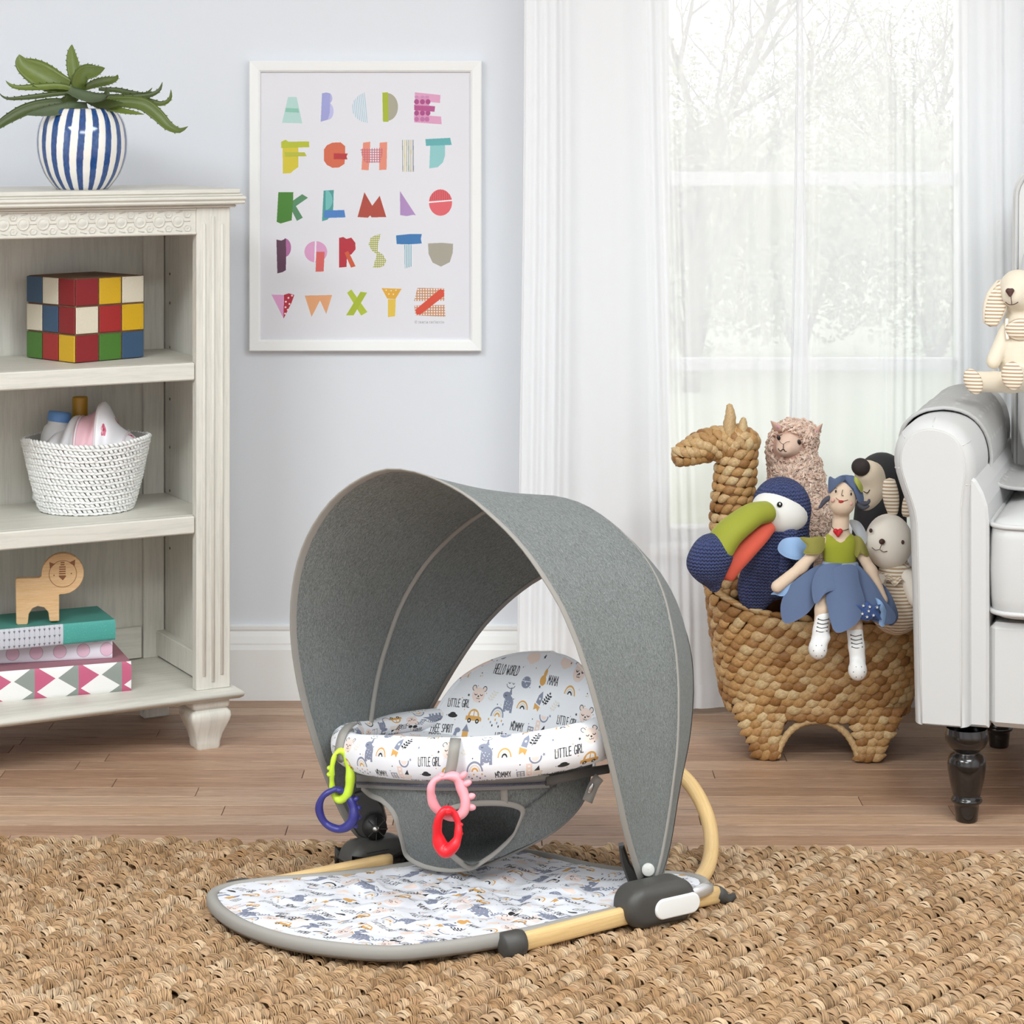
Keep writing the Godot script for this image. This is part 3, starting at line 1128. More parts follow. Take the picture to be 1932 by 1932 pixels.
func shelf_things():
	# striped pot
	var stripe = tex(512, 128, func(x, y):
		var s = fposmod(x / 512.0 * 19.0 + 0.12 * sin(y * 0.05 + x * 0.02) + 0.025 * wrapped(x, y, 512, 128, 6.0, 3.0), 1.0)
		var b = smoothstep(0.0, 0.03, s) * (1.0 - smoothstep(0.46, 0.5, s))
		var n = 0.5 + 0.5 * wrapped(x, y, 512, 128, 14.0, 6.0)
		var edge = smoothstep(0.0, 0.05, s) * (1.0 - smoothstep(0.42, 0.5, s))
		return Color.html("f1ede6").lerp(Color.html("1d3a70").lerp(Color.html("34609e"), n * edge), b))
	var pc = P(155, 360, 4.57)
	pc.y = 1.104
	var pot = thing("plant_pot", "round white ceramic pot with hand-painted navy blue stripes on top of the bookcase", "pot", pc)
	var st = S(true)
	var prof = []
	prof = spline([Vector2(0.049, 0.0), Vector2(0.058, 0.009), Vector2(0.074, 0.032), Vector2(0.0855, 0.064), Vector2(0.0885, 0.094), Vector2(0.0845, 0.124), Vector2(0.075, 0.144), Vector2(0.064, 0.156)], 28)
	prof.insert(0, Vector2(0.0, 0.0005))
	prof.append(Vector2(prof[-1].x - 0.004, prof[-1].y + 0.002))
	prof.append(Vector2(prof[-1].x - 0.003, prof[-1].y - 0.004))
	prof.append(Vector2(prof[-1].x, prof[-1].y - 0.02))
	lathe(st, prof, 48)
	for v in 0: pass
	var pm = M("ffffff", 0.12, {"tex": stripe, "coat": 0.6})
	pm.uv1_scale = Vector3(1, 4.0, 1)
	part("pot_body", st, pm, pot)
	st = S(true)
	lathe(st, [Vector2(0.043, 0.142), Vector2(0.02, 0.147), Vector2(0.0, 0.148)], 24)
	part("soil", st, M("4a3b2c", 0.95), pot)
	# aloe
	var al = thing("aloe_plant", "green spiky aloe plant growing from the blue striped pot", "plant", pc + Vector3(0, 0.14, 0))
	var lmats = [M("69773a", 0.42, {"tex": leaf_tex(), "uvs": Vector3(1, 1, 1)}), M("535f33", 0.45, {"tex": leaf_tex(), "uvs": Vector3(1, 1, 1)}), M("76843e", 0.42, {"tex": leaf_tex(), "uvs": Vector3(1, 1, 1)}), M("636f57", 0.5, {"tex": leaf_tex(), "uvs": Vector3(1, 1, 1)})]
	var base = Vector2(590, 470)
	var lv = [
		[[[500, 405], [400, 370], [270, 300], [165, 235], [140, 165]], 90, 0.02, 2, 0.3],
		[[[540, 420], [420, 400], [280, 408], [140, 410], [75, 390], [42, 356]], 30, 0.0, 2, 0.9],
		[[[530, 450], [400, 458], [220, 480], [70, 490], [15, 470], [-5, 445]], 22, -0.02, 1, 0.9],
		[[[560, 530], [380, 530], [200, 570], [60, 640], [-60, 720], [-140, 760]], 46, -0.03, 1, 0.6],
		[[[640, 545], [520, 555], [400, 580], [280, 595], [190, 605]], 46, -0.085, 3, 0.7],
		[[[570, 440], [555, 350], [535, 250], [522, 160], [524, 92]], 46, 0.03, 2, 0.2],
		[[[590, 430], [580, 370], [620, 305], [700, 290], [765, 264]], 58, -0.03, 0, 0.4],
		[[[620, 410], [700, 380], [780, 362], [840, 345], [858, 312]], 34, 0.04, 0, 0.5],
		[[[500, 425], [590, 465], [690, 490], [770, 470], [775, 400]], 46, -0.07, 3, 0.9],
		[[[680, 470], [820, 485], [960, 482], [1090, 465], [1160, 430], [1184, 366]], 30, 0.01, 1, 0.9],
		[[[720, 420], [860, 430], [960, 450], [1060, 455], [1110, 408]], 22, 0.05, 1, 0.8],
		[[[740, 470], [950, 490], [1080, 510], [1180, 528], [1240, 490], [1246, 420]], 27, 0.04, 0, 0.8],
		[[[760, 510], [930, 515], [1050, 535], [1150, 610], [1230, 690], [1310, 722], [1370, 690]], 46, -0.04, 0, 0.5],
		[[[700, 545], [800, 560], [920, 585], [1050, 602]], 24, -0.06, 2, 0.8],
		[[[560, 470], [520, 490], [480, 500], [440, 490]], 40, -0.04, 1, 0.4],
		[[[640, 500], [720, 525], [820, 530], [900, 520]], 34, -0.05, 1, 0.6],
	]
	for l in lv:
		var pts = []
		for i in l[0].size():
			var q = l[0][i]
			var t = i / (l[0].size() - 1.0)
			pts.append(P(q[0] / 3.864, 60 + q[1] / 3.864, 4.57 + l[2] * (0.25 + t * 1.0)))
		aloe_leaf(al, spline(pts, 22), l[1] / 3.864 / 965.0 * 1.27, l[4] * 0.5, lmats[l[3]])
	build_cube()
	build_knit_basket()
	build_books()

var _leaf_tex: ImageTexture
func leaf_tex() -> ImageTexture:
	if _leaf_tex == null:
		_leaf_tex = tex(64, 128, func(x, y):
			var n = 0.5 + 0.5 * wrapped(x, y, 64, 128, 5.0, 1.0)
			var e = absf(x / 63.0 - 0.25) * 2.0
			return Color(0.78, 0.82, 0.74).lerp(Color(1.0, 1.0, 0.95), n))
	return _leaf_tex

func aloe_leaf(parent, path, hw, cup, m):
	# thick channelled leaf: cup 0 = face toward the viewer, 1 = face up
	var st = S(true)
	var rows = []
	var uvs = []
	var n = path.size()
	for i in n:
		var t = i / (n - 1.0)
		var tg = (path[mini(i + 1, n - 1)] - path[maxi(i - 1, 0)]).normalized()
		var up = Vector3(0, cup, 1.0 - cup).normalized()
		if absf(tg.dot(up)) > 0.92:
			up = (up + Vector3(0.3, 0, 0.5)).normalized()
		var side = tg.cross(up).normalized()
		var nn = side.cross(tg).normalized()
		var w = hw * (0.55 + 0.45 * sin(PI * minf(t * 1.5, 1.0) / 1.0 * 0.5)) * pow(maxf(0.0, 1.0 - pow(t, 2.6)), 0.75)
		w = maxf(w, 0.0004)
		var th = minf(w * 0.3, 0.007) + 0.0006
		var row = []
		var uv = []
		for k in 7:
			var s = -1.0 + 2.0 * k / 6.0
			row.append(path[i] + side * s * w + nn * (s * s * w * 0.42 - w * 0.1))
			uv.append(Vector2(k / 12.0, t))
		for k in range(5, 0, -1):
			var s = -1.0 + 2.0 * k / 6.0
			row.append(path[i] + side * s * w + nn * (s * s * w * 0.42 - w * 0.1 - th * (1.0 - s * s)))
			uv.append(Vector2(1.0 - k / 12.0, t))
		row.append(row[0])
		uv.append(Vector2(0, t))
		rows.append(row)
		uvs.append(uv)
		# thorns on both margins
		if i > 2 and i < n - 2 and i % 2 == 0:
			for k in [0, 6]:
				var b = row[k]
				var sgn = -1.0 if k == 0 else 1.0
				var tip = b + side * sgn * 0.0022 + tg * 0.0025 + nn * 0.0006
				tri(st, b - tg * 0.0018, b + tg * 0.0018, tip)
				tri(st, b - tg * 0.0018, tip, b - nn * 0.001)
				tri(st, b + tg * 0.0018, b - nn * 0.001, tip)
	grid(st, rows, uvs)
	wpart("leaf", st, m, parent)

func build_cube():
	var at = P(142, 686, 4.564)
	at.y = 0.763
	var s = 0.166
	var c = thing("block_cube", "distressed wooden cube tiled in red, yellow, blue, green and cream on the middle shelf", "cube", at, 0.80)
	# local: front vertical edge at the origin, +x along the right face, -x... the left face runs along -z turned
	var st = S(false)
	var bt = wood_tex(Color.html("9a7f6a"), Color.html("7c624f"), Color.html("5c4434"), 128, 128, 2.0)
	rbox(st, Vector3(s / 2, s / 2, -s / 2), Vector3(s - 0.003, s - 0.001, s - 0.003), 0.002)
	part("wooden_core", st, M("d8c8b8", 0.8, {"tex": bt, "tri": 6.0}), c)
	var cols = {"b": "3c5876", "c": "e6dbc6", "r": "8e1f25", "y": "dcae22", "g": "4a7a2c", "R": "a82a2a"}
	var chip = tex(128, 128, func(x, y):
		var dx = minf(x, 127 - x) / 128.0
		var dy = minf(y, 127 - y) / 128.0
		var e = minf(dx, dy)
		var corner = maxf(dx, dy)
		var n = 0.5 + 0.5 * wrapped(x, y, 128, 128, 6.0, 6.0)
		var worn = 1.0 if (e < 0.022 * (n * 2.0)) or (n > 0.70 and corner < 0.17 and e < 0.12) else 0.0
		var tone = 0.93 + 0.1 * n
		return Color(tone, tone, tone).lerp(Color(0.2, 0.12, 0.09), worn))
	var faces = [["ryc", "crR", "rgb"], ["bcr", "cbr", "gry"]]   # right face then left face, top row first
	faces = [["ryc", "cRy", "rgb"], ["bcr", "cbr", "gRy"]]
	var m = s / 3.0
	for f in 2:
		for i in 3:
			for j in 3:
				st = S(false)
				rbox(st, Vector3.ZERO, Vector3(m - 0.0034, m - 0.0034, 0.003), 0.0009)
				# uv over the tile from -half..half to 0..1
				var pos: Vector3
				var b: Basis
				if f == 0:
					pos = Vector3(m * (j + 0.5), s - m * (i + 0.5), 0.0)
					b = Basis.IDENTITY
				else:
					pos = Vector3(0.0, s - m * (i + 0.5), -s + m * (j + 0.5))
					b = Basis(Vector3(0, 0, 1), Vector3(0, 1, 0), Vector3(-1, 0, 0))
				var rot = Basis.from_euler(Vector3(0, 0, PI / 2 * ((i * 3 + j + f) % 4)))
				var mm = M(cols[faces[f][i][j]], 0.38, {"tex": chip, "uvs": Vector3(1.0 / m, 1.0 / m, 1)})
				mm.uv1_offset = Vector3(0.5, 0.5, 0)
				piece("painted_tile", mesh_of(st), mm, c, Transform3D(b * rot, pos))

func build_knit_basket():
	var at = P(163, 970, 4.668)
	at.y = 0.462
	var t = thing("knit_basket", "round white crocheted cord basket on the lower shelf holding baby things", "basket", at)
	var H = 0.142
	var R = func(y): return 0.088 + 0.036 * pow(clampf(y / H, 0, 1), 0.8)
	var st = S(true)
	lathe(st, [Vector2(0.0, 0.001), Vector2(0.082, 0.001), Vector2(R.call(0.02) - 0.004, 0.02), Vector2(R.call(0.07) - 0.004, 0.07), Vector2(R.call(H) - 0.004, H), Vector2(R.call(H) - 0.007, H), Vector2(R.call(0.02) - 0.008, 0.02), Vector2(0.0, 0.006)], 40)
	part("lining", st, M("c9c7c4", 0.95), t)
	st = S(true)
	var path = []
	for i in 7:
		path.append(Vector3(-0.0062 + 0.0124 * i / 6.0, 0.0018 * sin(PI * (i / 6.0 - 0.5)), 0.0016 * sin(PI * i / 6.0)))
	tube(st, path, [0.0013, 0.0027, 0.0034, 0.0036, 0.0034, 0.0027, 0.0013], 6)
	var knot = mesh_of(st)
	var xs = []
	var cs = []
	var r = RandomNumberGenerator.new()
	r.seed = 4
	var rowsn = 24
	for i in rowsn:
		var y = 0.004 + (H - 0.004) * i / (rowsn - 1.0)
		var rad = R.call(y)
		var n = int(TAU * rad / 0.0096)
		for k in n:
			var a = TAU * (k + 0.5 * (i % 2)) / n + 0.02 * sin(i * 0.9)
			var yy = y + (0.0035 * sin(a * 3.0 + 1.0) * y / H) + r.randf_range(-0.0007, 0.0007)
			var nrm = Vector3(cos(a), 0.0, sin(a))
			var tg = Vector3(-sin(a), 0, cos(a))
			var tilt = 0.35 if i % 2 else -0.35
			var b = Basis(tg, Vector3.UP, -nrm * -1.0) * Basis.from_euler(Vector3(0, 0, tilt + r.randf_range(-0.15, 0.15)))
			xs.append(Transform3D(b, nrm * (rad + r.randf_range(-0.0006, 0.0012)) + Vector3(0, yy, 0)))
	multi("cord_weave", knot, M("f4f3f1", 0.85), xs, [], t)
	var white = M("f3f2f4", 0.35)
	# bottles and cloth stand inside the basket: things of their own
	var b1 = thing("baby_bottle", "white baby bottle with a light blue cap in the white cord basket", "bottle", at + Vector3(-0.078, 0.014, 0.0))
	b1.rotation = Vector3(-0.1, 0, -0.12)
	st = S(true)
	lathe(st, [Vector2(0.0, 0.0), Vector2(0.028, 0.0), Vector2(0.031, 0.004), Vector2(0.031, 0.13), Vector2(0.027, 0.148), Vector2(0.021, 0.154), Vector2(0.021, 0.162)], 28)
	part("bottle_body", st, white, b1)
	st = S(true)
	lathe(st, [Vector2(0.0225, 0.160), Vector2(0.0235, 0.162), Vector2(0.0235, 0.176), Vector2(0.021, 0.180), Vector2(0.0, 0.181)], 28)
	part("bottle_cap", st, M("6f9fdc", 0.4), b1)
	var b2 = thing("lotion_bottle", "amber bottle with a ridged orange-brown cap behind the folded cloth in the white basket", "bottle", at + Vector3(-0.022, 0.010, -0.05))
	st = S(true)
	lathe(st, [Vector2(0.0, 0.0), Vector2(0.026, 0.0), Vector2(0.026, 0.15), Vector2(0.02, 0.165), Vector2(0.0155, 0.17)], 24)
	part("bottle_body", st, M("d8b04a", 0.2), b2)
	st = S(true)
	lathe(st, [Vector2(0.0155, 0.168), Vector2(0.0155, 0.205), Vector2(0.0145, 0.208), Vector2(0.0, 0.208)], 24)
	part("bottle_cap", st, M("b98a24", 0.35), b2)
	# folded muslin cloth: one draped mass with a pink band and printed roses
	var cl = thing("muslin_cloth", "folded white muslin cloth with pink band and red roses in the white basket", "cloth", at + Vector3(0.012, 0.128, 0.0))
	var img = Image.create(512, 256, false, Image.FORMAT_RGB8)
	img.fill(Color.html("f4f1f5"))
	img.fill_rect(Rect2i(190, 0, 105, 256), Color.html("f0c2cb"))
	img.fill_rect(Rect2i(206, 0, 3, 256), Color.html("e2a9b4"))
	img.fill_rect(Rect2i(296, 0, 16, 256), Color.html("ffffff"))
	for q in [[345, 88, 15], [412, 58, 24], [380, 190, 18], [460, 170, 20], [430, 70, 12]]:
		for k in 9:
			fillp(img, circle2(Vector2(q[0] + r.randf_range(-9, 9), q[1] + r.randf_range(-9, 9)), q[2] * 0.5, q[2] * 0.4, 10), Color.html("cf5f78").lerp(Color.html("ecb9c6"), r.randf()))
		fillp(img, circle2(Vector2(q[0], q[1]), q[2] * 0.3, q[2] * 0.3, 10), Color.html("b8405c"))
	var ct = ImageTexture.create_from_image(img)
	st = S(true)
	var rows = []
	var uvs = []
	for i in 19:
		var row = []
		var uv = []
		for j in 49:
			var u = j / 48.0
			var v = i / 18.0
			var x = lerpf(-0.098, 0.098, u)
			var hgt = 0.088 * pow(sin(PI * clampf(u * 0.96 + 0.02, 0, 1)), 0.55) * (0.55 + 0.45 * sin(PI * clampf(u * 0.9 + 0.12, 0, 1))) + 0.006 * sin(u * 23.0) + 0.018 * exp(-pow((u - 0.66) / 0.11, 2.0)) - 0.012 * exp(-pow((u - 0.3) / 0.12, 2.0))
			var a = lerpf(-0.25, PI * 0.95, v)
			var wob = 0.004 * sin(u * 17.0 + v * 6.0) + 0.0025 * sin(u * 41.0 - v * 9.0)
			var depth = 0.088 * sqrt(maxf(0.0, 1.0 - pow((u - 0.5) * 1.72, 2.0)))
			row.append(Vector3(x, sin(a) * hgt - 0.02 + wob, cos(a) * depth + wob))
			uv.append(Vector2(u, v * 1.2))
		rows.append(row)
		uvs.append(uv)
	grid(st, rows, uvs)
	part("cloth_fold", st, M("ffffff", 0.9, {"tex": ct}), cl)
	for q in [0.41, 0.6, 0.86]:
		var j = int(q * 48)
		var pp = []
		for i in rows.size() - 4:
			pp.append(rows[i][j] + Vector3(0, 0.0005, 0.001))
		st = S(true)
		tube(st, pp, 0.0022, 6)
		part("piped_seam", st, M("ecdfe4", 0.9), cl)

func book(label, at, turn, size: Vector3, cover, pages, spinem):
	# local: origin at the front right bottom corner, +x right, spine face at z = 0
	var b = thing("book", label, "book", at, turn, "books stacked on the base of the bookcase")
	var st = S(false)
	for y in [0.0012, size.y - 0.0012]:
		rbox(st, Vector3(-size.x / 2, y, -size.z / 2), Vector3(size.x, 0.0024, size.z), 0.0008)
	part("cover", st, cover, b)
	st = S(true)
	var rows = []
	var uvs = []
	for i in 9:
		var a = lerpf(-PI / 2, PI / 2, i / 8.0)
		var z = cos(a) * 0.004
		var y = size.y / 2 + sin(a) * size.y / 2
		rows.append([Vector3(-size.x, y, z), Vector3(0, y, z)])
		uvs.append([Vector2(0, 1.0 - y / size.y), Vector2(1, 1.0 - y / size.y)])
	grid(st, rows, uvs)
	part("spine", st, spinem, b)
	st = S(false)
	rbox(st, Vector3(-size.x / 2, size.y / 2, -size.z / 2), Vector3(size.x - 0.008, size.y - 0.005, size.z - 0.006), 0.0005)
	part("page_block", st, pages, b)

func build_books():
	var pg = M("efe9dd", 0.9)
	# bottom: diamonds
	var im = Image.create(1024, 256, false, Image.FORMAT_RGB8)
	im.fill(Color.html("f0eeec"))
	var w = 272.0 * 1024.0 / 960.0 / 1.0
	for k in range(-1, 7):
		for lv in [0, 1]:
			var cx = 1024.0 - 62.0 - k * 289.0 - lv * 0.0
			var cyy = [92.0, 300.0][lv]
			var hh = 116.0
			fillp(im, [Vector2(cx, cyy - hh), Vector2(cx, cyy + hh), Vector2(cx - 136, cyy)], Color.html("8f9690"))
			fillp(im, [Vector2(cx, cyy - hh), Vector2(cx, cyy + hh), Vector2(cx + 136, cyy)], Color.html("c55f80"))
	var t1 = ImageTexture.create_from_image(im)
	var a1 = P(247, 1303, 4.576)
	a1.y = 0.12
	book("thick book with pink and grey diamond pattern, bottom of the stack", a1, 0.355, Vector3(0.30, 0.058, 0.19), M("b07a86", 0.7), pg, M("ffffff", 0.6, {"tex": t1}))
	im = Image.create(1024, 160, false, Image.FORMAT_RGB8)
	im.fill(Color.html("eceaf2"))
	for k in 8:
		fillp(im, circle2(Vector2(1024 - 42 - k * 172, 84), 50, 56, 24), Color.html("bfa3b4"))
		fillp(im, circle2(Vector2(1024 - 42 - k * 172, 84), 46, 52, 24), Color.html("e9c5d6"))
		fillp(im, circle2(Vector2(1024 - 128 - k * 172, -10), 50, 34, 20), Color.html("e9c5d6"))
	var t2 = ImageTexture.create_from_image(im)
	var a2 = P(212, 1249, 4.60)
	a2.y = 0.1785
	book("slim white book with pale pink circles, middle of the stack", a2, 0.22, Vector3(0.27, 0.039, 0.165), M("8c95a0", 0.7), pg, M("ffffff", 0.6, {"tex": t2}))
	im = Image.create(1024, 160, false, Image.FORMAT_RGB8)
	im.fill(Color.html("4ba198"))
	for k in 500:
		im.fill_rect(Rect2i(rng.randi() % 1024, rng.randi() % 160, 8, 3), Color.html("4ba198").lerp(Color.html("6bb8ae"), rng.randf()))
	im.fill_rect(Rect2i(0, 0, 600, 160), Color.html("c9c9d2"))
	for k in 14:
		var x = 590 - k * 40
		im.fill_rect(Rect2i(x - 20, 0, 2, 160), Color.html("8d8e98"))
		for q in 3:
			fillp(im, [Vector2(x - 30, 20 + q * 56), Vector2(x - 10, 20 + q * 56), Vector2(x - 19, 42 + q * 56)], Color.html("6f707c"))
	var t3 = ImageTexture.create_from_image(im)
	var a3 = P(217, 1195, 4.585)
	a3.y = 0.2180
	book("teal book with a grey arrow-print spine, top of the stack under the wooden lion", a3, 0.42, Vector3(0.25, 0.040, 0.14), M("4a9187", 0.6), pg, M("ffffff", 0.6, {"tex": t3}))
	build_lion()

func build_lion():
	# flat cut-out: outline measured in picture units, drawn in its own plane
	var zt = 4.545
	var k = zt / F
	var at = P(90, 1167, zt)
	at.y = 0.2585
	var t = thing("wooden_lion", "flat beech wood toy lion with an engraved face standing on the teal book", "toy lion", at, 0.20)
	var oul = []
	for p in [[33, 1167], [31.5, 1086], [34, 1083], [74, 1083], [78, 1080], [79, 1072]]:
		oul.append(Vector2(p[0], p[1]))
	for i in 19:
		var a = deg_to_rad(185 + i * 15.3)
		oul.append(Vector2(117 + cos(a) * 39, 1077 + sin(a) * 39))
	for p in [[111, 1115], [111, 1165], [109.5, 1166], [96, 1166], [93, 1164], [91, 1148], [83, 1139], [72, 1136.5], [63, 1140], [56, 1150], [54, 1168], [52, 1170], [36, 1170]]:
		oul.append(Vector2(p[0], p[1]))
	var poly = []
	for p in oul:
		poly.append(Vector2((p.x - 90) * k * 1.02, (1169.5 - p.y) * k))
	var wt = wood_tex(Color.html("e2bf94"), Color.html("d2a877"), Color.html("bd8e5c"), 128, 128, 7.0)
	var wm = M("ffffff", 0.55, {"tex": wt, "uvs": Vector3(5, 14, 1)})
	var st = S(false)
	extrude(st, poly, 0.017, 0.0012, Transform3D.IDENTITY)
	part("lion_body", st, wm, t)
	var em = M("8a5a3c", 0.8)
	var C = func(x, y): return Vector3((x - 90) * k * 1.02, (1169.5 - y) * k, 0.0002)
	st = S(true)
	var ring = []
	for p in circle2(Vector2(117.5, 1077), 25, 25, 40):
		ring.append(C.call(p.x, p.y))
	tube(st, ring, 0.0005, 5, true)
	part("face_ring", st, em, t)
	for e in [[[93, 1054], [94, 1066], [103, 1058]], [[140, 1051], [129, 1056], [139, 1063]]]:
		st = S(false)
		var q = []
		for p in e:
			var v = C.call(p[0], p[1])
			q.append(Vector2(v.x, v.y))
		extrude(st, q, 0.001, 0.0002, Transform3D(Basis.IDENTITY, Vector3(0, 0, 0.0006)))
		part("ear", st, em, t)
	for e in [[101.5, 1079], [133, 1077]]:
		st = S(true)
		ellipsoid(st, C.call(e[0], e[1]), Vector3(0.0013, 0.0013, 0.0006), Basis.IDENTITY, 10, 6)
		part("eye", st, em, t)
	for i in 7:
		st = S(false)
		rbox(st, C.call(117 - 0.1 * i, 1055.5 + i * 4.2), Vector3(0.0075 if i < 2 else 0.0125, 0.0021, 0.001), 0.0002)
		part("engraved_stripe", st, em, t)
	st = S(false)
	var q2 = []
	for p in [[110.5, 1082], [124, 1081], [117.5, 1089]]:
		var v = C.call(p[0], p[1])
		q2.append(Vector2(v.x, v.y))
	extrude(st, q2, 0.001, 0.0002, Transform3D(Basis.IDENTITY, Vector3(0, 0, 0.0007)))
	part("nose", st, em, t)

# ------------------------------------------------------------------ framed alphabet print
func build_poster():
	var z = 4.985
	var a = P(470.5, 662, z)
	var b = P(908.5, 115, z)
	var t = thing("picture_frame", "white framed alphabet print of cut-paper letters hanging on the wall between bookcase and window", "picture", Vector3((a.x + b.x) / 2, a.y, -5.0))
	var w = b.x - a.x
	var h = b.y - a.y
	var fw = 0.0235
	var fm = M("f3f3f2", 0.4)
	# four mitred mouldings
	for k in 4:
		var st = S(false)
		var L_ = [w, h, w, h][k]
		var sec = [Vector2(0, 0), Vector2(0, 0.0205), Vector2(0.002, 0.022), Vector2(fw - 0.004, 0.020), Vector2(fw, 0.017), Vector2(fw, 0.0)]
		var bas = Basis.from_euler(Vector3(0, 0, PI / 2 * k))
		var c = [Vector3(0, 0, 0), Vector3(w / 2, h / 2, 0), Vector3(0, h, 0), Vector3(-w / 2, h / 2, 0)][k]
		for i in sec.size() - 1:
			var s0 = sec[i]
			var s1 = sec[i + 1]
			var q = []
			for e in [[-1, s0], [1, s0], [1, s1], [-1, s1]]:
				q.append(c + bas * Vector3(e[0] * (L_ / 2 - e[1].x), e[1].x, e[1].y))
			quad(st, q[3], q[2], q[1], q[0])
		part("moulding", st, fm, t)
	var img = poster_image()
	var st = S(false)
	var x0 = -w / 2 + fw - 0.002
	var y0 = fw - 0.002
	quad(st, Vector3(x0, h - y0, 0.012), Vector3(-x0, h - y0, 0.012), Vector3(-x0, y0, 0.012), Vector3(x0, y0, 0.012), Vector2(0, 0), Vector2(1, 0), Vector2(1, 1), Vector2(0, 1))
	part("print", st, M("ffffff", 0.55, {"tex": ImageTexture.create_from_image(img)}), t)
	st = S(false)
	rbox(st, Vector3(0, h / 2, 0.005), Vector3(w - 0.01, h - 0.01, 0.008), 0.001)
	part("backing_board", st, M("cfcac0", 0.8), t)

func pp(img, s, col):      # polygon given in the measured units of the print
	var pts = []
	for q in s.split(" "):
		var c = q.split(",")
		pts.append(Vector2((float(c[0]) - 143.0) * 0.8, (float(c[1]) - 123.0) * 0.8))
	fillp(img, pts, Color.html(col))

func pe(img, x, y, rx, ry, col, a0 = 0.0, a1 = 360.0):
	fillp(img, circle2(Vector2((x - 143.0) * 0.8, (y - 123.0) * 0.8), rx * 0.8, ry * 0.8, 32, deg_to_rad(a0), deg_to_rad(a1)), Color.html(col))

func clip_lines(img, s, col, step, width, vertical, slant = 0.0, other = ""):
	# stripes inside a polygon
	var pts = PackedVector2Array()
	for q in s.split(" "):
		var c = q.split(",")
		pts.append(Vector2((float(c[0]) - 143.0) * 0.8, (float(c[1]) - 123.0) * 0.8))
	var lo = Vector2(1e9, 1e9)
	var hi = -lo
	for p in pts:
		lo = lo.min(p)
		hi = hi.max(p)
	var v = (lo.x if vertical else lo.y) - 40.0
	var k = 0
	while v < (hi.x if vertical else hi.y) + 40.0:
		var bar: PackedVector2Array
		if vertical:
			bar = PackedVector2Array([Vector2(v, lo.y), Vector2(v + width, lo.y), Vector2(v + width + slant, hi.y), Vector2(v + slant, hi.y)])
		else:
			bar = PackedVector2Array([Vector2(lo.x, v), Vector2(hi.x, v), Vector2(hi.x, v + width), Vector2(lo.x, v + width)])
		for r in Geometry2D.intersect_polygons(pts, bar):
			fillp(img, r, Color.html(other if other != "" and k % 2 else col))
		v += step
		k += 1

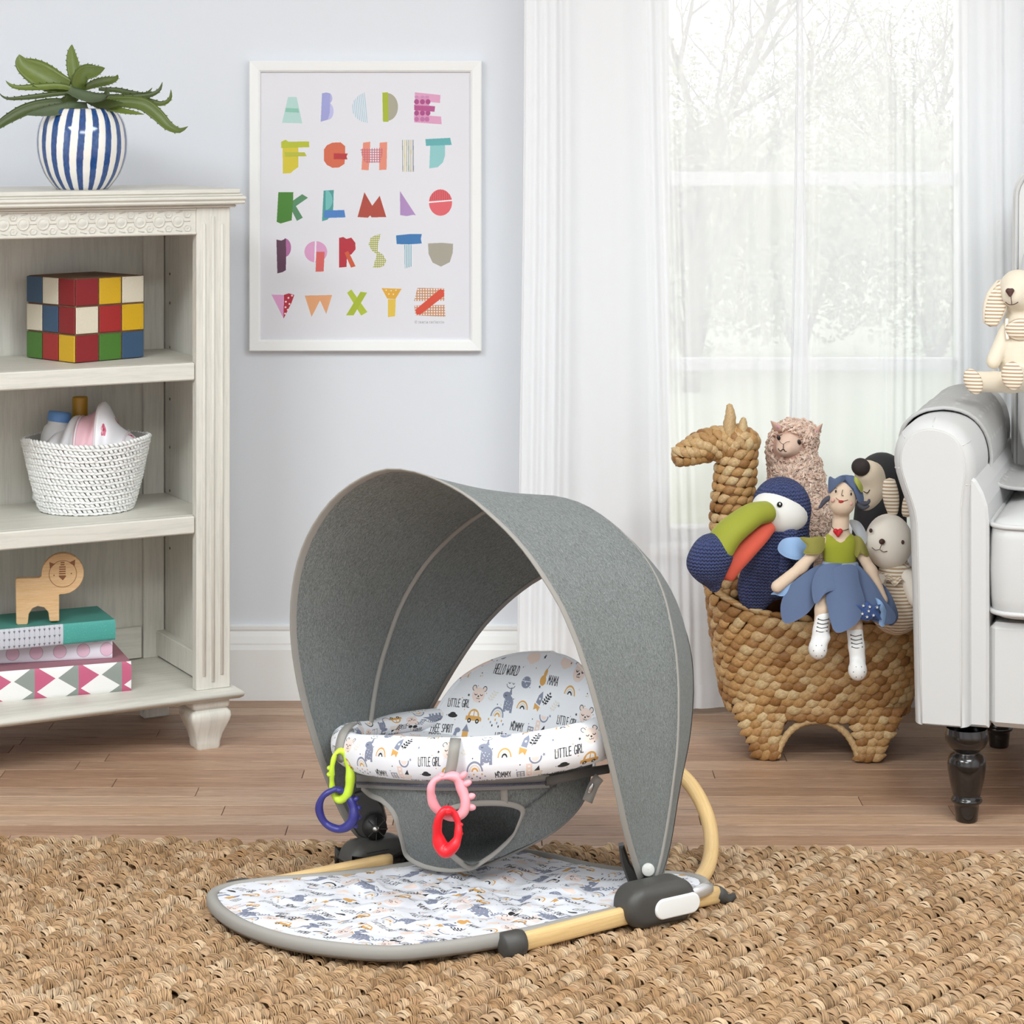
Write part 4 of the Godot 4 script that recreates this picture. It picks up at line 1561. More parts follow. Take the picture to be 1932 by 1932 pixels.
func poster_image() -> Image:
	var g = Image.create(1040, 1340, false, Image.FORMAT_RGB8)
	g.fill(Color.html("e3e2e8"))
	# A
	pp(g, "318,284 370,284 405,448 281,444", "b5d6cf")
	pp(g, "303,352 380,356 386,382 300,377", "8cc4b2")
	# B
	pe(g, 567, 292, 22, 32, "b3b4dd")
	pe(g, 564, 373, 33, 52, "bfbfe6")
	pp(g, "526,262 553,256 577,262 574,380 562,425 518,438", "a0a2d6")
	# C
	clip_lines(g, "786,255 811,446 770,438 735,415 714,380 710,340 722,304 748,276", "8fbfd2", 9.0, 3.0, true, 14.0)
	# D
	pe(g, 926, 346, 66, 86, "a9a491", -90, 90)
	pp(g, "896,257 931,255 934,438 900,438", "a7b52e")
	# E
	pp(g, "1096,255 1252,272 1250,322 1096,306", "dc9fc0")
	pp(g, "1092,330 1220,342 1216,376 1092,366", "b9578f")
	pp(g, "1090,392 1256,406 1260,454 1092,442", "dc9fc0")
	pp(g, "1098,282 1184,282 1184,440 1098,436", "d594b8")
	for y in [314, 384]:
		for x in [1106, 1142, 1176]:
			pe(g, x, y, 15, 16, "a84a83")
	for x in [1106, 1142, 1170]:
		pe(g, x, 422, 14, 15, "c071a2")
		pe(g, x, 284, 12, 8, "c98ab2")
	pp(g, "1092,336 1220,342 1216,376 1092,366", "b4528b")
	# F
	pp(g, "284,590 380,590 380,720 352,740 335,757 286,760", "d5c438")
	pp(g, "275,562 302,550 320,562 446,560 448,596 276,602", "b8be31")
	pp(g, "296,626 420,628 432,652 300,656", "b9bb3c")
	# G
	pp(g, "590,568 640,566 668,590 668,640 664,700 630,722 590,724 556,706 538,680 538,610 556,584", "d4694b")
	pp(g, "598,634 684,636 676,654 682,672 598,670", "b93437")
	# H
	pp(g, "778,568 822,562 820,640 812,740 768,736", "e58e78")
	pp(g, "880,568 926,564 922,736 876,738", "e58e78")
	clip_lines(g, "760,606 900,600 896,640 884,690 800,694 780,680", "c46a78", 12.0, 4.0, true)
	clip_lines(g, "760,606 900,600 896,640 884,690 800,694 780,680", "c46a78", 12.0, 4.0, false)
	# I
	for q in [[1018, "8d8a70"], [1030, "d9c860"], [1042, "b0a878"], [1053, "7f9a76"], [1064, "b4a99a"], [1074, "c9b76a"], [1083, "5b6a8e"]]:
		pp(g, "%d,550 %d,550 %d,748 %d,750" % [q[0], q[0] + 4, q[0] + 6, q[0] + 2], q[1])
	# J
	pp(g, "1190,584 1280,584 1280,650 1268,690 1236,720 1184,728", "8fc7c8")
	pp(g, "1160,546 1312,538 1322,582 1164,588", "63acb0")
	# K
	pp(g, "344,930 404,888 440,910 366,962 408,1034 372,1054 340,990", "578a63")
	pp(g, "258,876 350,876 348,940 340,1050 300,1062 272,1070 248,1060", "47822f")
	# L
	pp(g, "536,866 598,862 594,1000 560,1046 526,1056", "4c9a98")
	pe(g, 548, 925, 42, 62, "74bcb8", -90, 90)
	pp(g, "540,990 662,986 670,1032 538,1036", "4b80c4")
	# M
	pp(g, "786,876 834,960 880,898 920,1030 830,1032 822,1020 808,1034 744,1030", "b0483a")
	# N
	pp(g, "1004,868 1102,1020 1086,1016 1046,1024 1006,1018", "b08cc0")
	# O
	pe(g, 1253, 940, 71, 82, "e0646c")
	clip_lines(g, "1186,925 1200,885 1240,860 1280,866 1310,890 1322,925", "b94048", 9.0, 3.0, true)
	pp(g, "1180,934 1325,922 1325,930 1180,943", "f1eef2")
	# P
	pe(g, 296, 1220, 40, 58, "b06a9c", -90, 90)
	pp(g, "246,1170 276,1176 304,1164 306,1280 304,1360 284,1372 252,1380", "5e3a52")
	# Q
	pe(g, 488, 1246, 70, 66, "dc9fc6")
	pp(g, "482,1180 492,1180 488,1300 478,1320", "ece9ef")
	pp(g, "492,1246 542,1246 536,1368 486,1370", "d96360")
	# R
	pp(g, "630,1160 656,1154 676,1166 706,1158 730,1190 732,1230 706,1262 680,1268 676,1340 630,1344", "b82d3c")
	pp(g, "664,1252 686,1240 732,1336 704,1344", "d05a3a")
	# S
	for v in [true, false]:
		clip_lines(g, "886,1136 872,1190 866,1240 900,1264 920,1300 906,1334 870,1346 838,1346 852,1300 862,1262 830,1236 812,1200 824,1160 850,1144", "a8aa3c", 10.0, 4.0, v)
	# T
	clip_lines(g, "1032,1202 1080,1202 1078,1336 1034,1350", "5fa6b8", 10.0, 4.0, true)
	pp(g, "980,1144 1060,1136 1138,1136 1132,1166 1138,1194 1060,1200 984,1198", "3c78b4")
	# U
	pp(g, "1176,1194 1262,1190 1330,1196 1328,1250 1310,1310 1256,1338 1204,1312 1180,1260", "a8a294")
	# V
	pp(g, "216,1512 290,1514 290,1660", "dfa0cc")
	pp(g, "292,1514 322,1504 356,1514 340,1560 290,1662", "b7283c")
	for q in [[320, 1532], [342, 1518], [304, 1556], [326, 1570], [302, 1590], [316, 1606], [300, 1630]]:
		pe(g, q[0], q[1], 6, 6, "f0dfe4")
	# W
	pp(g, "420,1518 510,1516 588,1514 552,1632 514,1548 462,1650", "e6a678")
	# X
	pp(g, "680,1500 706,1480 804,1620 766,1642", "b2c23a")
	pp(g, "762,1494 802,1500 720,1640 674,1640", "a9b933")
	# Y
	pp(g, "892,1472 1014,1476 976,1540 926,1536", "e2aa3c")
	pp(g, "930,1540 978,1540 974,1646 930,1652", "e4c14c")
	for q in [[920, 1484], [950, 1488], [980, 1484], [936, 1508], [964, 1510]]:
		pe(g, q[0], q[1], 4, 4, "f3e6c4")
	# Z
	for v in [true, false]:
		clip_lines(g, "1112,1470 1278,1474 1276,1550 1090,1552", "c98a5a", 13.0, 5.0, v)
		clip_lines(g, "1092,1580 1278,1576 1284,1650 1098,1640", "c98a5a", 13.0, 5.0, v)
	pp(g, "1098,1606 1250,1478 1274,1484 1276,1520 1130,1636 1106,1636", "d9503a")
	# small signature line set in a serif face
	var tm = TextMesh.new()
	var sf = SystemFont.new()
	sf.font_names = PackedStringArray(["Droid Serif"])
	tm.font = sf
	tm.text = "\u00a9 maria carluccio"
	tm.font_size = 32
	tm.pixel_size = 1.0
	tm.depth = 0.0
	tm.curve_step = 2.0
	var ar = tm.get_mesh_arrays() if tm.get_surface_count() > 0 else []
	if ar.size() > 0:
		var vs = ar[Mesh.ARRAY_VERTEX]
		var ix = ar[Mesh.ARRAY_INDEX]
		var lo = 1e9
		var hi = -1e9
		for v in vs:
			lo = minf(lo, v.x)
			hi = maxf(hi, v.x)
		var sc = 144.0 / (hi - lo)
		var n = ix.size() if ix != null else vs.size()
		for i in range(0, n, 3):
			var tri3 = []
			for k in 3:
				var v = vs[ix[i + k]] if ix != null else vs[i + k]
				tri3.append(Vector2(761.0 + (v.x - lo) * sc, 1248.0 - v.y * sc * 1.1))
			fillp(g, tri3, Color.html("8d8a8c"))
	return g

# ------------------------------------------------------------------ nursery print of the rocker's cloth
var print_tex: ImageTexture
var pg_: Image
const TILE := 0.205       # metres per repeat

func wf(pts, col):        # polygon that wraps round the tile's left and right edges
	fillp(pg_, pts, col)
	for d in [Vector2(1024, 0), Vector2(-1024, 0)]:
		var q = []
		var seen_in = false
		for p in pts:
			q.append(p + d)
			if p.x + d.x > 0 and p.x + d.x < 1024: seen_in = true
		if seen_in: fillp(pg_, q, col)

func ws(pts, w, col):
	for i in pts.size() - 1:
		var a: Vector2 = pts[i]
		var b: Vector2 = pts[i + 1]
		var d = (b - a).normalized() * w / 2.0
		var nn = Vector2(-d.y, d.x)
		wf([a - d * 0.6 + nn, b + d * 0.6 + nn, b + d * 0.6 - nn, a - d * 0.6 - nn], col)

func make_print():
	pg_ = Image.create(1024, 1024, false, Image.FORMAT_RGB8)
	var bg = Color.html("e9e9ed")
	pg_.fill(bg)
	var ink = Color.html("2b2a2c")
	var blue = Color.html("858a9d")
	var tan = Color.html("d4a15a")
	var pink = Color.html("ebd6cd")
	var pale = Color.html("e0dbd2")
	for q in [["HELLO WORLD", 447, 102], ["LITTLE GIRL", 108, 348], ["MOMMY", 708, 455], ["LITTLE BOY", 580, 542], ["FREE SPIRIT", 0, 530], ["FREE SPIRIT", 1024, 530], ["BABY", 258, 690], ["MAMA", 975, 110], ["MAMA", -49, 110], ["MAMA", 330, 945], ["BABY", 890, 690]]:
		word(pg_, q[0], Vector2(q[1], q[2]), 54.0, 5.6, ink, -0.02)
	# rainbows
	for q in [[782, 360, 52, tan, ink], [563, 440, 60, blue, tan], [470, 930, 56, ink, tan], [180, 200, 54, tan, ink], [900, 960, 54, blue, tan]]:
		var c = Vector2(q[0], q[1])
		for k in 3:
			var r1 = q[2] * (1.0 - k * 0.29)
			var r0 = r1 - q[2] * 0.19
			var a = circle2(c, r1, r1 * 1.15, 18, PI, TAU)
			var b = circle2(c, r0, r0 * 1.15, 18, PI, TAU)
			b.reverse()
			wf(a + b, [q[3], Color.html("d8d0c6"), q[4]][k])
	for q in [[563, 440], [900, 960]]:
		for k in 8:
			wf(circle2(Vector2(q[0] - 70 + k * 20, q[1] + 22 + (k % 3) * 20), 6, 9, 8), [tan, blue, ink][k % 3])
	# cars
	for q in [[358, 455, 1.0], [130, 900, 0.95], [640, 690, 0.8]]:
		var c = Vector2(q[0], q[1])
		var s = 72.0 * q[2]
		wf(circle2(c + Vector2(-4, 2), s * 0.72, s * 0.75, 20, PI, TAU), tan)
		wf([c + Vector2(-s, 0), c + Vector2(s * 0.8, -2), c + Vector2(s, s * 0.14), c + Vector2(s, s * 0.4), c + Vector2(-s, s * 0.4)], tan)
		wf([c + Vector2(-s * 0.55, -4), c + Vector2(-s * 0.42, -s * 0.42), c + Vector2(-s * 0.1, -s * 0.54), c + Vector2(-s * 0.1, -4)], bg)
		wf([c + Vector2(s * 0.02, -4), c + Vector2(s * 0.02, -s * 0.54), c + Vector2(s * 0.34, -s * 0.42), c + Vector2(s * 0.48, -4)], bg)
		for e in [-0.5, 0.5]:
			wf(circle2(c + Vector2(s * e, s * 0.42), s * 0.23, s * 0.23, 14), ink)
			wf(circle2(c + Vector2(s * e, s * 0.42), s * 0.1, s * 0.1, 10), pale)
	# houses: blue grid, pink tower, pale block with a dark roof
	for q in [[866, 462, 0], [360, 590, 1], [30, 760, 0]]:
		var x = float(q[0])
		var y = float(q[1])
		wf([Vector2(x, y), Vector2(x + 58, y), Vector2(x + 58, y + 62), Vector2(x, y + 62)], blue)
		for i in 2:
			for j in 3:
				wf([Vector2(x + 8 + i * 24, y + 8 + j * 18), Vector2(x + 26 + i * 24, y + 8 + j * 18), Vector2(x + 26 + i * 24, y + 20 + j * 18), Vector2(x + 8 + i * 24, y + 20 + j * 18)], pale)
		if q[2] == 1:
			wf([Vector2(x - 84, y - 30), Vector2(x - 52, y - 80), Vector2(x - 20, y - 30)], blue)
			wf([Vector2(x - 78, y - 30), Vector2(x - 26, y - 30), Vector2(x - 26, y + 40), Vector2(x - 78, y + 40)], tan)
			continue
		wf([Vector2(x + 70, y - 50), Vector2(x + 112, y - 50), Vector2(x + 112, y + 62), Vector2(x + 70, y + 62)], Color.html("e9cfc2"))
		for j in 3:
			wf([Vector2(x + 82, y - 38 + j * 32), Vector2(x + 100, y - 38 + j * 32), Vector2(x + 100, y - 24 + j * 32), Vector2(x + 82, y - 24 + j * 32)], bg)
		wf([Vector2(x + 116, y + 12), Vector2(x + 178, y + 12), Vector2(x + 178, y + 62), Vector2(x + 116, y + 62)], Color.html("e4d9d0"))
		wf([Vector2(x + 124, y + 10), Vector2(x + 158, y - 30), Vector2(x + 164, y + 10)], ink)
	# bears and a rabbit
	for q in [[365, 306, 0], [545, 800, 1], [220, 60, 1], [990, 860, 0]]:
		var c = Vector2(q[0], q[1])
		for e in [-1, 1]:
			if q[2] == 0:
				ws(circle2(c + Vector2(e * 48, -46), 17, 17, 14) + [c + Vector2(e * 48 + 17, -46)], 5, ink)
				wf(circle2(c + Vector2(e * 47, -44), 14, 14, 12), pink)
			else:
				wf(circle2(c + Vector2(e * 24, -66), 13, 40, 14), blue)
				wf(circle2(c + Vector2(e * 24, -64), 9, 34, 14), pink)
		wf(circle2(c, 58, 52, 24), pink)
		for e in [-1, 1]:
			ws(circle2(c + Vector2(e * 26, -8), 11, 9, 6, 0.2, PI - 0.2), 5, ink)
		wf(circle2(c + Vector2(0, 8), 8, 6, 8), ink)
		ws(circle2(c + Vector2(-8, 18), 8, 8, 5, 0, PI), 3, ink)
		ws(circle2(c + Vector2(8, 18), 8, 8, 5, 0, PI), 3, ink)
	# dinosaur and elephant-like dinosaur
	for q in [[154, 650, 1], [760, 850, -1]]:
		var c = Vector2(q[0], q[1])
		var f = q[2]
		wf(circle2(c, 66, 42, 20), blue)
		wf([c + Vector2(f * 34, -14), c + Vector2(f * 60, -92), c + Vector2(f * 84, -88), c + Vector2(f * 64, 20)], blue)
		wf(circle2(c + Vector2(f * 82, -92), 26, 17, 14), blue)
		wf([c + Vector2(-f * 44, -20), c + Vector2(-f * 118, 30), c + Vector2(-f * 40, 26)], blue)
		for e in [-44, -16, 18, 44]:
			wf([c + Vector2(e - 9, 20), c + Vector2(e + 9, 20), c + Vector2(e + 9, 66), c + Vector2(e - 9, 66)], blue)
		for k in 8:
			ws(circle2(c + Vector2(-f * (96 - k * 19), -6.0 - 34.0 * sin(k * 0.42)), 10, 10, 6, PI * 0.9, TAU), 4, ink)
			wf(circle2(c + Vector2(-44 + k * 12, -12 + (k % 3) * 16), 3, 3, 6), [tan, pale][k % 2])
	# blue pony with dots
	for q in [[641, 316], [300, 820]]:
		var c = Vector2(q[0], q[1])
		wf(circle2(c + Vector2(8, 20), 44, 52, 18), blue)
		wf(circle2(c + Vector2(-18, -30), 38, 26, 16), blue)
		wf([c + Vector2(-4, -44), c + Vector2(12, -96), c + Vector2(26, -40)], blue)
		wf([c + Vector2(-36, 30), c + Vector2(-16, 30), c + Vector2(-16, 84), c + Vector2(-36, 84)], blue)
		wf([c + Vector2(28, 30), c + Vector2(50, 30), c + Vector2(50, 84), c + Vector2(28, 84)], blue)
		for k in 9:
			wf(circle2(c + Vector2(-24 + (k * 17) % 62, 4 + (k * 23) % 56), 3, 3, 6), bg)
		ws(circle2(c + Vector2(-28, -32), 7, 6, 5, 0.2, PI), 4, ink)
	# rockets
	for q in [[931, 275, 0.35], [690, 790, 0.6]]:
		var c = Vector2(q[0], q[1])
		var rr = func(a): return c + a.rotated(q[2])
		wf([rr.call(Vector2(0, -64)), rr.call(Vector2(22, -22)), rr.call(Vector2(22, 34)), rr.call(Vector2(-22, 34)), rr.call(Vector2(-22, -22))], blue)
		wf([rr.call(Vector2(-30, 42)), rr.call(Vector2(30, 42)), rr.call(Vector2(26, 80)), rr.call(Vector2(4, 66)), rr.call(Vector2(-18, 88))], tan)
		wf(circle2(rr.call(Vector2(0, -6)), 9, 9, 10), pale)
	# clouds
	for q in [[895, 590], [60, 30], [760, 40]]:
		var c = Vector2(q[0], q[1])
		for e in [[-34, 4, 26], [0, -10, 32], [34, 4, 28], [0, 10, 38]]:
			wf(circle2(c + Vector2(e[0], e[1]), e[2], e[2] * 0.7, 16), Color.html("efd9cd"))
	# leaf sprigs
	for q in [[1000, 270, ink], [499, 306, pale], [110, 800, ink], [890, 830, blue], [60, 300, pale], [600, 960, ink]]:
		var c = Vector2(q[0], q[1])
		ws([c + Vector2(-26, 34), c + Vector2(22, -36)], 4, q[2])
		for k in 4:
			var b = c + Vector2(-20 + k * 12, 24 - k * 17)
			wf([b, b + Vector2(-18, -4), b + Vector2(-24, -20), b + Vector2(-6, -14)], q[2])
			wf([b, b + Vector2(20, 4), b + Vector2(30, -8), b + Vector2(10, -10)], q[2])
	# ladybird, pear, beetle, moon face, cherries, balloon, flag, sticks, arcs
	wf(circle2(Vector2(775, 180), 44, 38, 18), blue)
	ws([Vector2(731, 172), Vector2(819, 172)], 4, bg)
	for k in 6:
		wf(circle2(Vector2(748 + (k * 19) % 60, 160 + (k % 3) * 18), 4, 4, 6), bg)
	wf(circle2(Vector2(925, 150), 30, 32, 16), tan)
	wf(circle2(Vector2(932, 108), 16, 26, 14), tan)
	ws([Vector2(934, 84), Vector2(944, 62)], 5, blue)
	wf(circle2(Vector2(168, 462), 42, 15, 16), ink)
	wf(circle2(Vector2(168, 452), 26, 14, 14, PI, TAU), ink)
	ws(circle2(Vector2(640, 210), 40, 26, 12, 0.2, PI), 4, ink)
	for e in [-18, 20]:
		ws(circle2(Vector2(640 + e, 196), 10, 9, 5, 0.2, PI - 0.2), 4, ink)
	wf(circle2(Vector2(960, 770), 24, 22, 16), ink)
	wf(circle2(Vector2(1010, 780), 22, 20, 16), ink)
	ws([Vector2(960, 750), Vector2(996, 712), Vector2(1010, 762)], 4, tan)
	wf(circle2(Vector2(650, 880), 46, 54, 22), Color.html("ddd2cf"))
	wf([Vector2(634, 950), Vector2(668, 950), Vector2(662, 984), Vector2(640, 984)], blue)
	for e in [-1, 1]:
		ws([Vector2(651 + e * 26, 924), Vector2(651 + e * 16, 952)], 3, blue)
	for k in 4:
		ws([Vector2(392 + k * 24, 740), Vector2(396 + k * 24, 820)], 4, [ink, tan, blue, tan][k])
		wf(circle2(Vector2(396 + k * 24, 824), 7, 10, 10), [blue, tan, ink, blue][k])
	wf([Vector2(520, 620), Vector2(580, 620), Vector2(580, 634), Vector2(520, 634)], ink)
	wf([Vector2(520, 634), Vector2(580, 634), Vector2(580, 652), Vector2(520, 652)], tan)
	for q in [[1000, 375], [232, 905], [480, 30]]:
		ws(circle2(Vector2(q[0], q[1]), 40, 38, 12, 0, PI), 10, blue)
		wf(circle2(Vector2(q[0], q[1]), 28, 26, 12, 0, PI), pink)
	# stars and dots
	var r = RandomNumberGenerator.new()
	r.seed = 3
	for k in 90:
		var c = Vector2(r.randf() * 1024, r.randf() * 1024)
		if pg_.get_pixelv(Vector2i(c).clampi(0, 1023)).r > 0.9:
			if k % 5 == 0:
				var st = []
				for i in 10:
					st.append(c + Vector2.from_angle(i * PI / 5) * (12.0 if i % 2 else 5.5))
				wf(st, [ink, pale, blue][k % 3])
			else:
				wf(circle2(c, 4.5, 4.5, 8), [ink, tan, blue, pale][k % 4])
	pg_.generate_mipmaps()
	print_tex = ImageTexture.create_from_image(pg_)

# ------------------------------------------------------------------ baby rocker
func ribbon(st, path, width_dir, w, th):
	# flat strap along path: width along width_dir, thickness th
	var rows = []
	for i in path.size():
		var t = (path[mini(i + 1, path.size() - 1)] - path[maxi(i - 1, 0)]).normalized()
		var x = (width_dir - t * width_dir.dot(t)).normalized() * w / 2.0
		var n = t.cross(x).normalized() * th / 2.0
		rows.append([path[i] - x - n, path[i] + x - n, path[i] + x + n, path[i] - x + n])
	grid(st, rows, [], true)
	for e in [0, rows.size() - 1]:
		quad(st, rows[e][0], rows[e][1], rows[e][2], rows[e][3])

func pxl(list) -> Array:       # list of [u, v, z]
	var out = []
	for q in list:
		out.append(P(q[0], q[1], q[2]))
	return out

func build_rocker():
	make_print()
	var melange = gtex(256, 256, func(x, y):
		var a = wrapped(x, y, 256, 256, 16.0, 3.0) * 0.5 + 0.5
		var b = wrapped(x, y, 256, 256, 34.0, 7.0, 6.0) * 0.5 + 0.5
		var c = wrapped(x, y, 256, 256, 30.0, 30.0, 2.0) * 0.5 + 0.5
		return 0.50 + 0.5 * smoothstep(0.25, 0.72, a * 0.35 + b * 0.4 + c * 0.25))
	var grey = M("989d9b", 0.85, {"tex": melange, "uvs": Vector3(9, 9, 1), "rim": 0.2})
	var greys = M("8f9492", 0.85, {"tex": melange, "uvs": Vector3(0.1, 9, 1), "tri": 9.0, "rim": 0.2})
	var bind = M("96928c", 0.8)
	var dark = M("44423f", 0.5)
	var blk = M("2a2928", 0.35)
	var beech = M("ffffff", 0.45, {"tex": wood_tex(Color.html("e6c58f"), Color.html("d9b47a"), Color.html("c39a60"), 128, 128, 3.0), "uvs": Vector3(3.2, 13, 1)})
	var prt = M("ffffff", 0.75, {"tex": print_tex})
	var base = Vector3(-0.01, 0.013, -3.68)
	var t = thing("baby_rocker", "baby rocker seat with arched grey canopy, printed cushions and beech rails on the jute rug", "baby seat", base)
	# directions: along the rails towards the back, and across from left to right
	var er = Vector3(0.84, 0, -0.545).normalized()
	var ec = Vector3(0.862, 0, 0.507).normalized()
	var nr = Vector3(0.545, 0, 0.84)
	# --- floor mat
	var Y = 0.045
	var outl = []
	for q in [[393, 1692], [403, 1678], [440, 1667], [510, 1658], [590, 1652], [660, 1645], [730, 1636], [820, 1622], [910, 1608], [985, 1604], [1050, 1616], [1120, 1632], [1200, 1643], [1280, 1648], [1326, 1656], [1336, 1670], [1300, 1682], [1200, 1708], [1100, 1732], [1010, 1754], [930, 1769], [830, 1784], [740, 1792], [640, 1786], [540, 1770], [460, 1745], [412, 1717]]:
		outl.append(G(q[0], q[1], Y))
	var loop = loop_spline(outl, 120)
	var cen = G(870, 1690, Y)
	var st = S(true)
	var rows = []
	var uvs = []
	var uvf = func(p):
		var d = p - cen
		# skewed axes of the mat: across and along
		var det = ec.x * er.z - ec.z * er.x
		var a = (d.x * er.z - d.z * er.x) / det
		var b = (ec.x * d.z - ec.z * d.x) / det
		return Vector2(a / TILE + 0.3, -b / TILE + 0.55)
	for i in 31:
		var s = i / 30.0
		var row = []
		var uv = []
		for k in 121:
			var p: Vector3 = cen.lerp(loop[k % 120], s)
			var fall = 1.0 - pow(s, 6.0)
			p.y += fall * (0.009 * nz.get_noise_2d(p.x * 9.0, p.z * 11.0) + 0.006 * nz.get_noise_2d(p.x * 30.0 + 5.0, p.z * 22.0) + 0.002 * sin(p.x * 60.0 + p.z * 25.0)) + 0.004 * sqrt(maxf(0.0, 1.0 - s))
			row.append(p)
			uv.append(uvf.call(p))
		rows.append(row)
		uvs.append(uv)
	grid(st, rows, uvs)
	var mat = wpart("floor_mat", st, M("ebebed", 0.75, {"tex": print_tex}), t)
	mat.set_meta("label", "white printed padded mat")
	st = S(true)
	rows = []
	for k in 120:
		var p = loop[k]
		var o = (p - cen)
		o.y = 0
		o = o.normalized()
		var ring = []
		# binding: rounded lip, dropping on the outside
		for q in [[-0.014, 0.001], [-0.007, 0.0042], [-0.001, 0.0038], [0.003, -0.001], [0.003, -0.012], [-0.002, -0.018], [-0.009, -0.014], [-0.014, -0.004]]:
			ring.append(p + o * q[0] + Vector3(0, q[1], 0))
		rows.append(ring)
	rows.append(rows[0])
	grid(st, rows, [], true)
	wpart("mat_binding", st, bind, t)
	# --- rails with end caps, lying along the two sides
	var railp = [[G(962, 1783, 0.032), G(1236, 1713, 0.040), G(1352, 1688, 0.034)], [G(446, 1684, 0.020), G(706, 1632, 0.045), G(735, 1627, 0.045)]]
	for k in 2:
		st = S(true)
		var pth = spline(railp[k], 16)
		tube(st, pth, 0.0135, 16, false, 0.62, Vector3.UP, true, 0.6)
		var rl = wpart("rail", st, beech, t)
		st = S(true)
		var d = (pth[1] - pth[0]).normalized()
		tube(st, [pth[0] - d * 0.014, pth[0] - d * 0.012, pth[0] + d * 0.014, pth[0] + d * 0.022], [0.0165, 0.0205, 0.0205, 0.0180], 20, false, 0.9, Vector3.UP)
		wpart("end_cap", st, dark, rl)
		if k == 0:
			st = S(true)
			var e = pth[-1]
			tube(st, [e + er * 0.0 + Vector3(0, 0.002, 0), e + er * 0.010 + Vector3(0, -0.004, 0), e + er * 0.022 + Vector3(0, -0.012, 0), e + er * 0.036 + Vector3(0, -0.008, 0)], [0.0125, 0.012, 0.008, 0.005], 14, false, 0.8, Vector3.UP)
			wpart("rear_foot", st, dark, rl)
			st = S(true)
			tube(st, [G(1300, 1690, 0.05), G(1325, 1680, 0.052), G(1342, 1676, 0.05)], [0.009, 0.011, 0.008], 14, false, 0.6, Vector3.UP)
			wpart("metal_cap", st, M("d9d9d8", 0.25, {"metal": 0.6}), rl)
	# --- hubs
	for k in 2:
		var c = P(1235, 1700, 3.548) if k == 0 else P(708, 1614, 3.80)
		var L2 = [0.063, 0.058][k]
		var Hh = [0.0315, 0.0285][k]
		st = S(true)
		var xf = Transform3D(Basis(er, Vector3.UP, nr), c + nr * 0.028)
		var fl = S(true)
		pillow(fl, rrect(-L2, -Hh, L2, Hh, 0.029, 8), 0.058, 0.016, xf)
		var hub = wpart("hub", fl, dark, t)
		if k == 0:
			fl = S(false)
			fl = S(true)
			pillow(fl, rrect(-0.034, -0.015, 0.050, 0.016, 0.0152, 8), 0.010, 0.003, Transform3D(Basis(er, Vector3.UP, nr), c + nr * 0.0315 + er * 0.014 + Vector3(0, -0.004, 0)))
			wpart("lock_button", fl, M("e9e8e5", 0.3), hub).set_meta("label", "white oval lock button")
			# bracket rising to the canopy
			fl = S(false)
			var bp = []
			for q in [[1167, 1596], [1177, 1594], [1188, 1626], [1206, 1652], [1230, 1658], [1228, 1674], [1190, 1678], [1180, 1652], [1171, 1625]]:
				var p = P(q[0], q[1], 3.585)
				bp.append(Vector2(p.x, p.y))
			extrude(fl, bp, 0.022, 0.003, Transform3D(Basis.IDENTITY, Vector3(0, 0, -3.580)))
			wpart("bracket", fl, blk, hub)
			st = S(true)
			tube(st, [P(1223, 1641, 3.600), P(1223, 1641, 3.572), P(1223, 1641, 3.5705), P(1223, 1641, 3.5703)], [0.0100, 0.0100, 0.0088, 0.0004], 28, false, 1.0, Vector3.UP, false)
			wpart("rivet", st, M("b9b7b2", 0.4), hub)
		else:
			# slot and screw on the inside face
			fl = S(false)
			rbox(fl, P(712, 1606, 3.772), Vector3(0.042, 0.002, 0.003), 0.0005, Basis(er, Vector3.UP, nr))
			wpart("slot", fl, M("1d1c1b", 0.6), hub)
			fl = S(false)
			var ap = []
			for q in [[668, 1500], [700, 1490], [722, 1520], [729, 1548], [722, 1585], [718, 1602], [694, 1602], [690, 1585], [676, 1577], [664, 1560]]:
				var p = P(q[0], q[1], 3.80)
				ap.append(Vector2(p.x, p.y))
			extrude(fl, ap, 0.02, 0.003, Transform3D(Basis.IDENTITY, Vector3(0, 0, -3.80)))
			var br = wpart("bracket", fl, blk, hub)
			st = S(true)
			var cc = P(706, 1559, 3.795)
			var dsk = Basis(Vector3(1, 0, 0), Vector3(0.25, 0, 0.97).normalized(), Vector3(0, -1, 0))
			var cyl = [cc, cc + Vector3(0.25, 0, 0.97).normalized() * 0.010]
			tube(st, cyl, [0.020, 0.0195], 24)
			wpart("ribbed_disc", st, M("232221", 0.45), br)
			for q in 8:
				var a = TAU * q / 8.0
				var dv = Vector3(cos(a), sin(a), 0)
				fl = S(false)
				rbox(fl, cyl[1] + dv * 0.012 + Vector3(0.002, 0, 0.004), Vector3(0.013, 0.0018, 0.004), 0.0004, Basis.from_euler(Vector3(0, 0, a)))
				wpart("disc_rib", fl, M("232221", 0.4), br)
			st = S(true)
			tube(st, [cyl[1], cyl[1] + Vector3(0.25, 0, 0.97).normalized() * 0.008], [0.0065, 0.0055], 16)
			wpart("screw", st, M("c9c9c8", 0.2, {"metal": 1.0}), br)
	# --- bent wooden loop behind the seat
	st = S(true)
	tube(st, spline(pxl([[1190, 1425, 3.99], [1250, 1440, 3.96], [1290, 1466, 3.93], [1318, 1503, 3.90], [1337, 1550, 3.86], [1342, 1598, 3.80], [1334, 1638, 3.75], [1314, 1665, 3.70], [1285, 1676, 3.65], [1250, 1683, 3.61]]), 40), 0.0125, 16)
	wpart("bent_wood_loop", st, beech, t)
	# --- canopy: three hoops from hub to hub, cloth between them
	var NN = 72
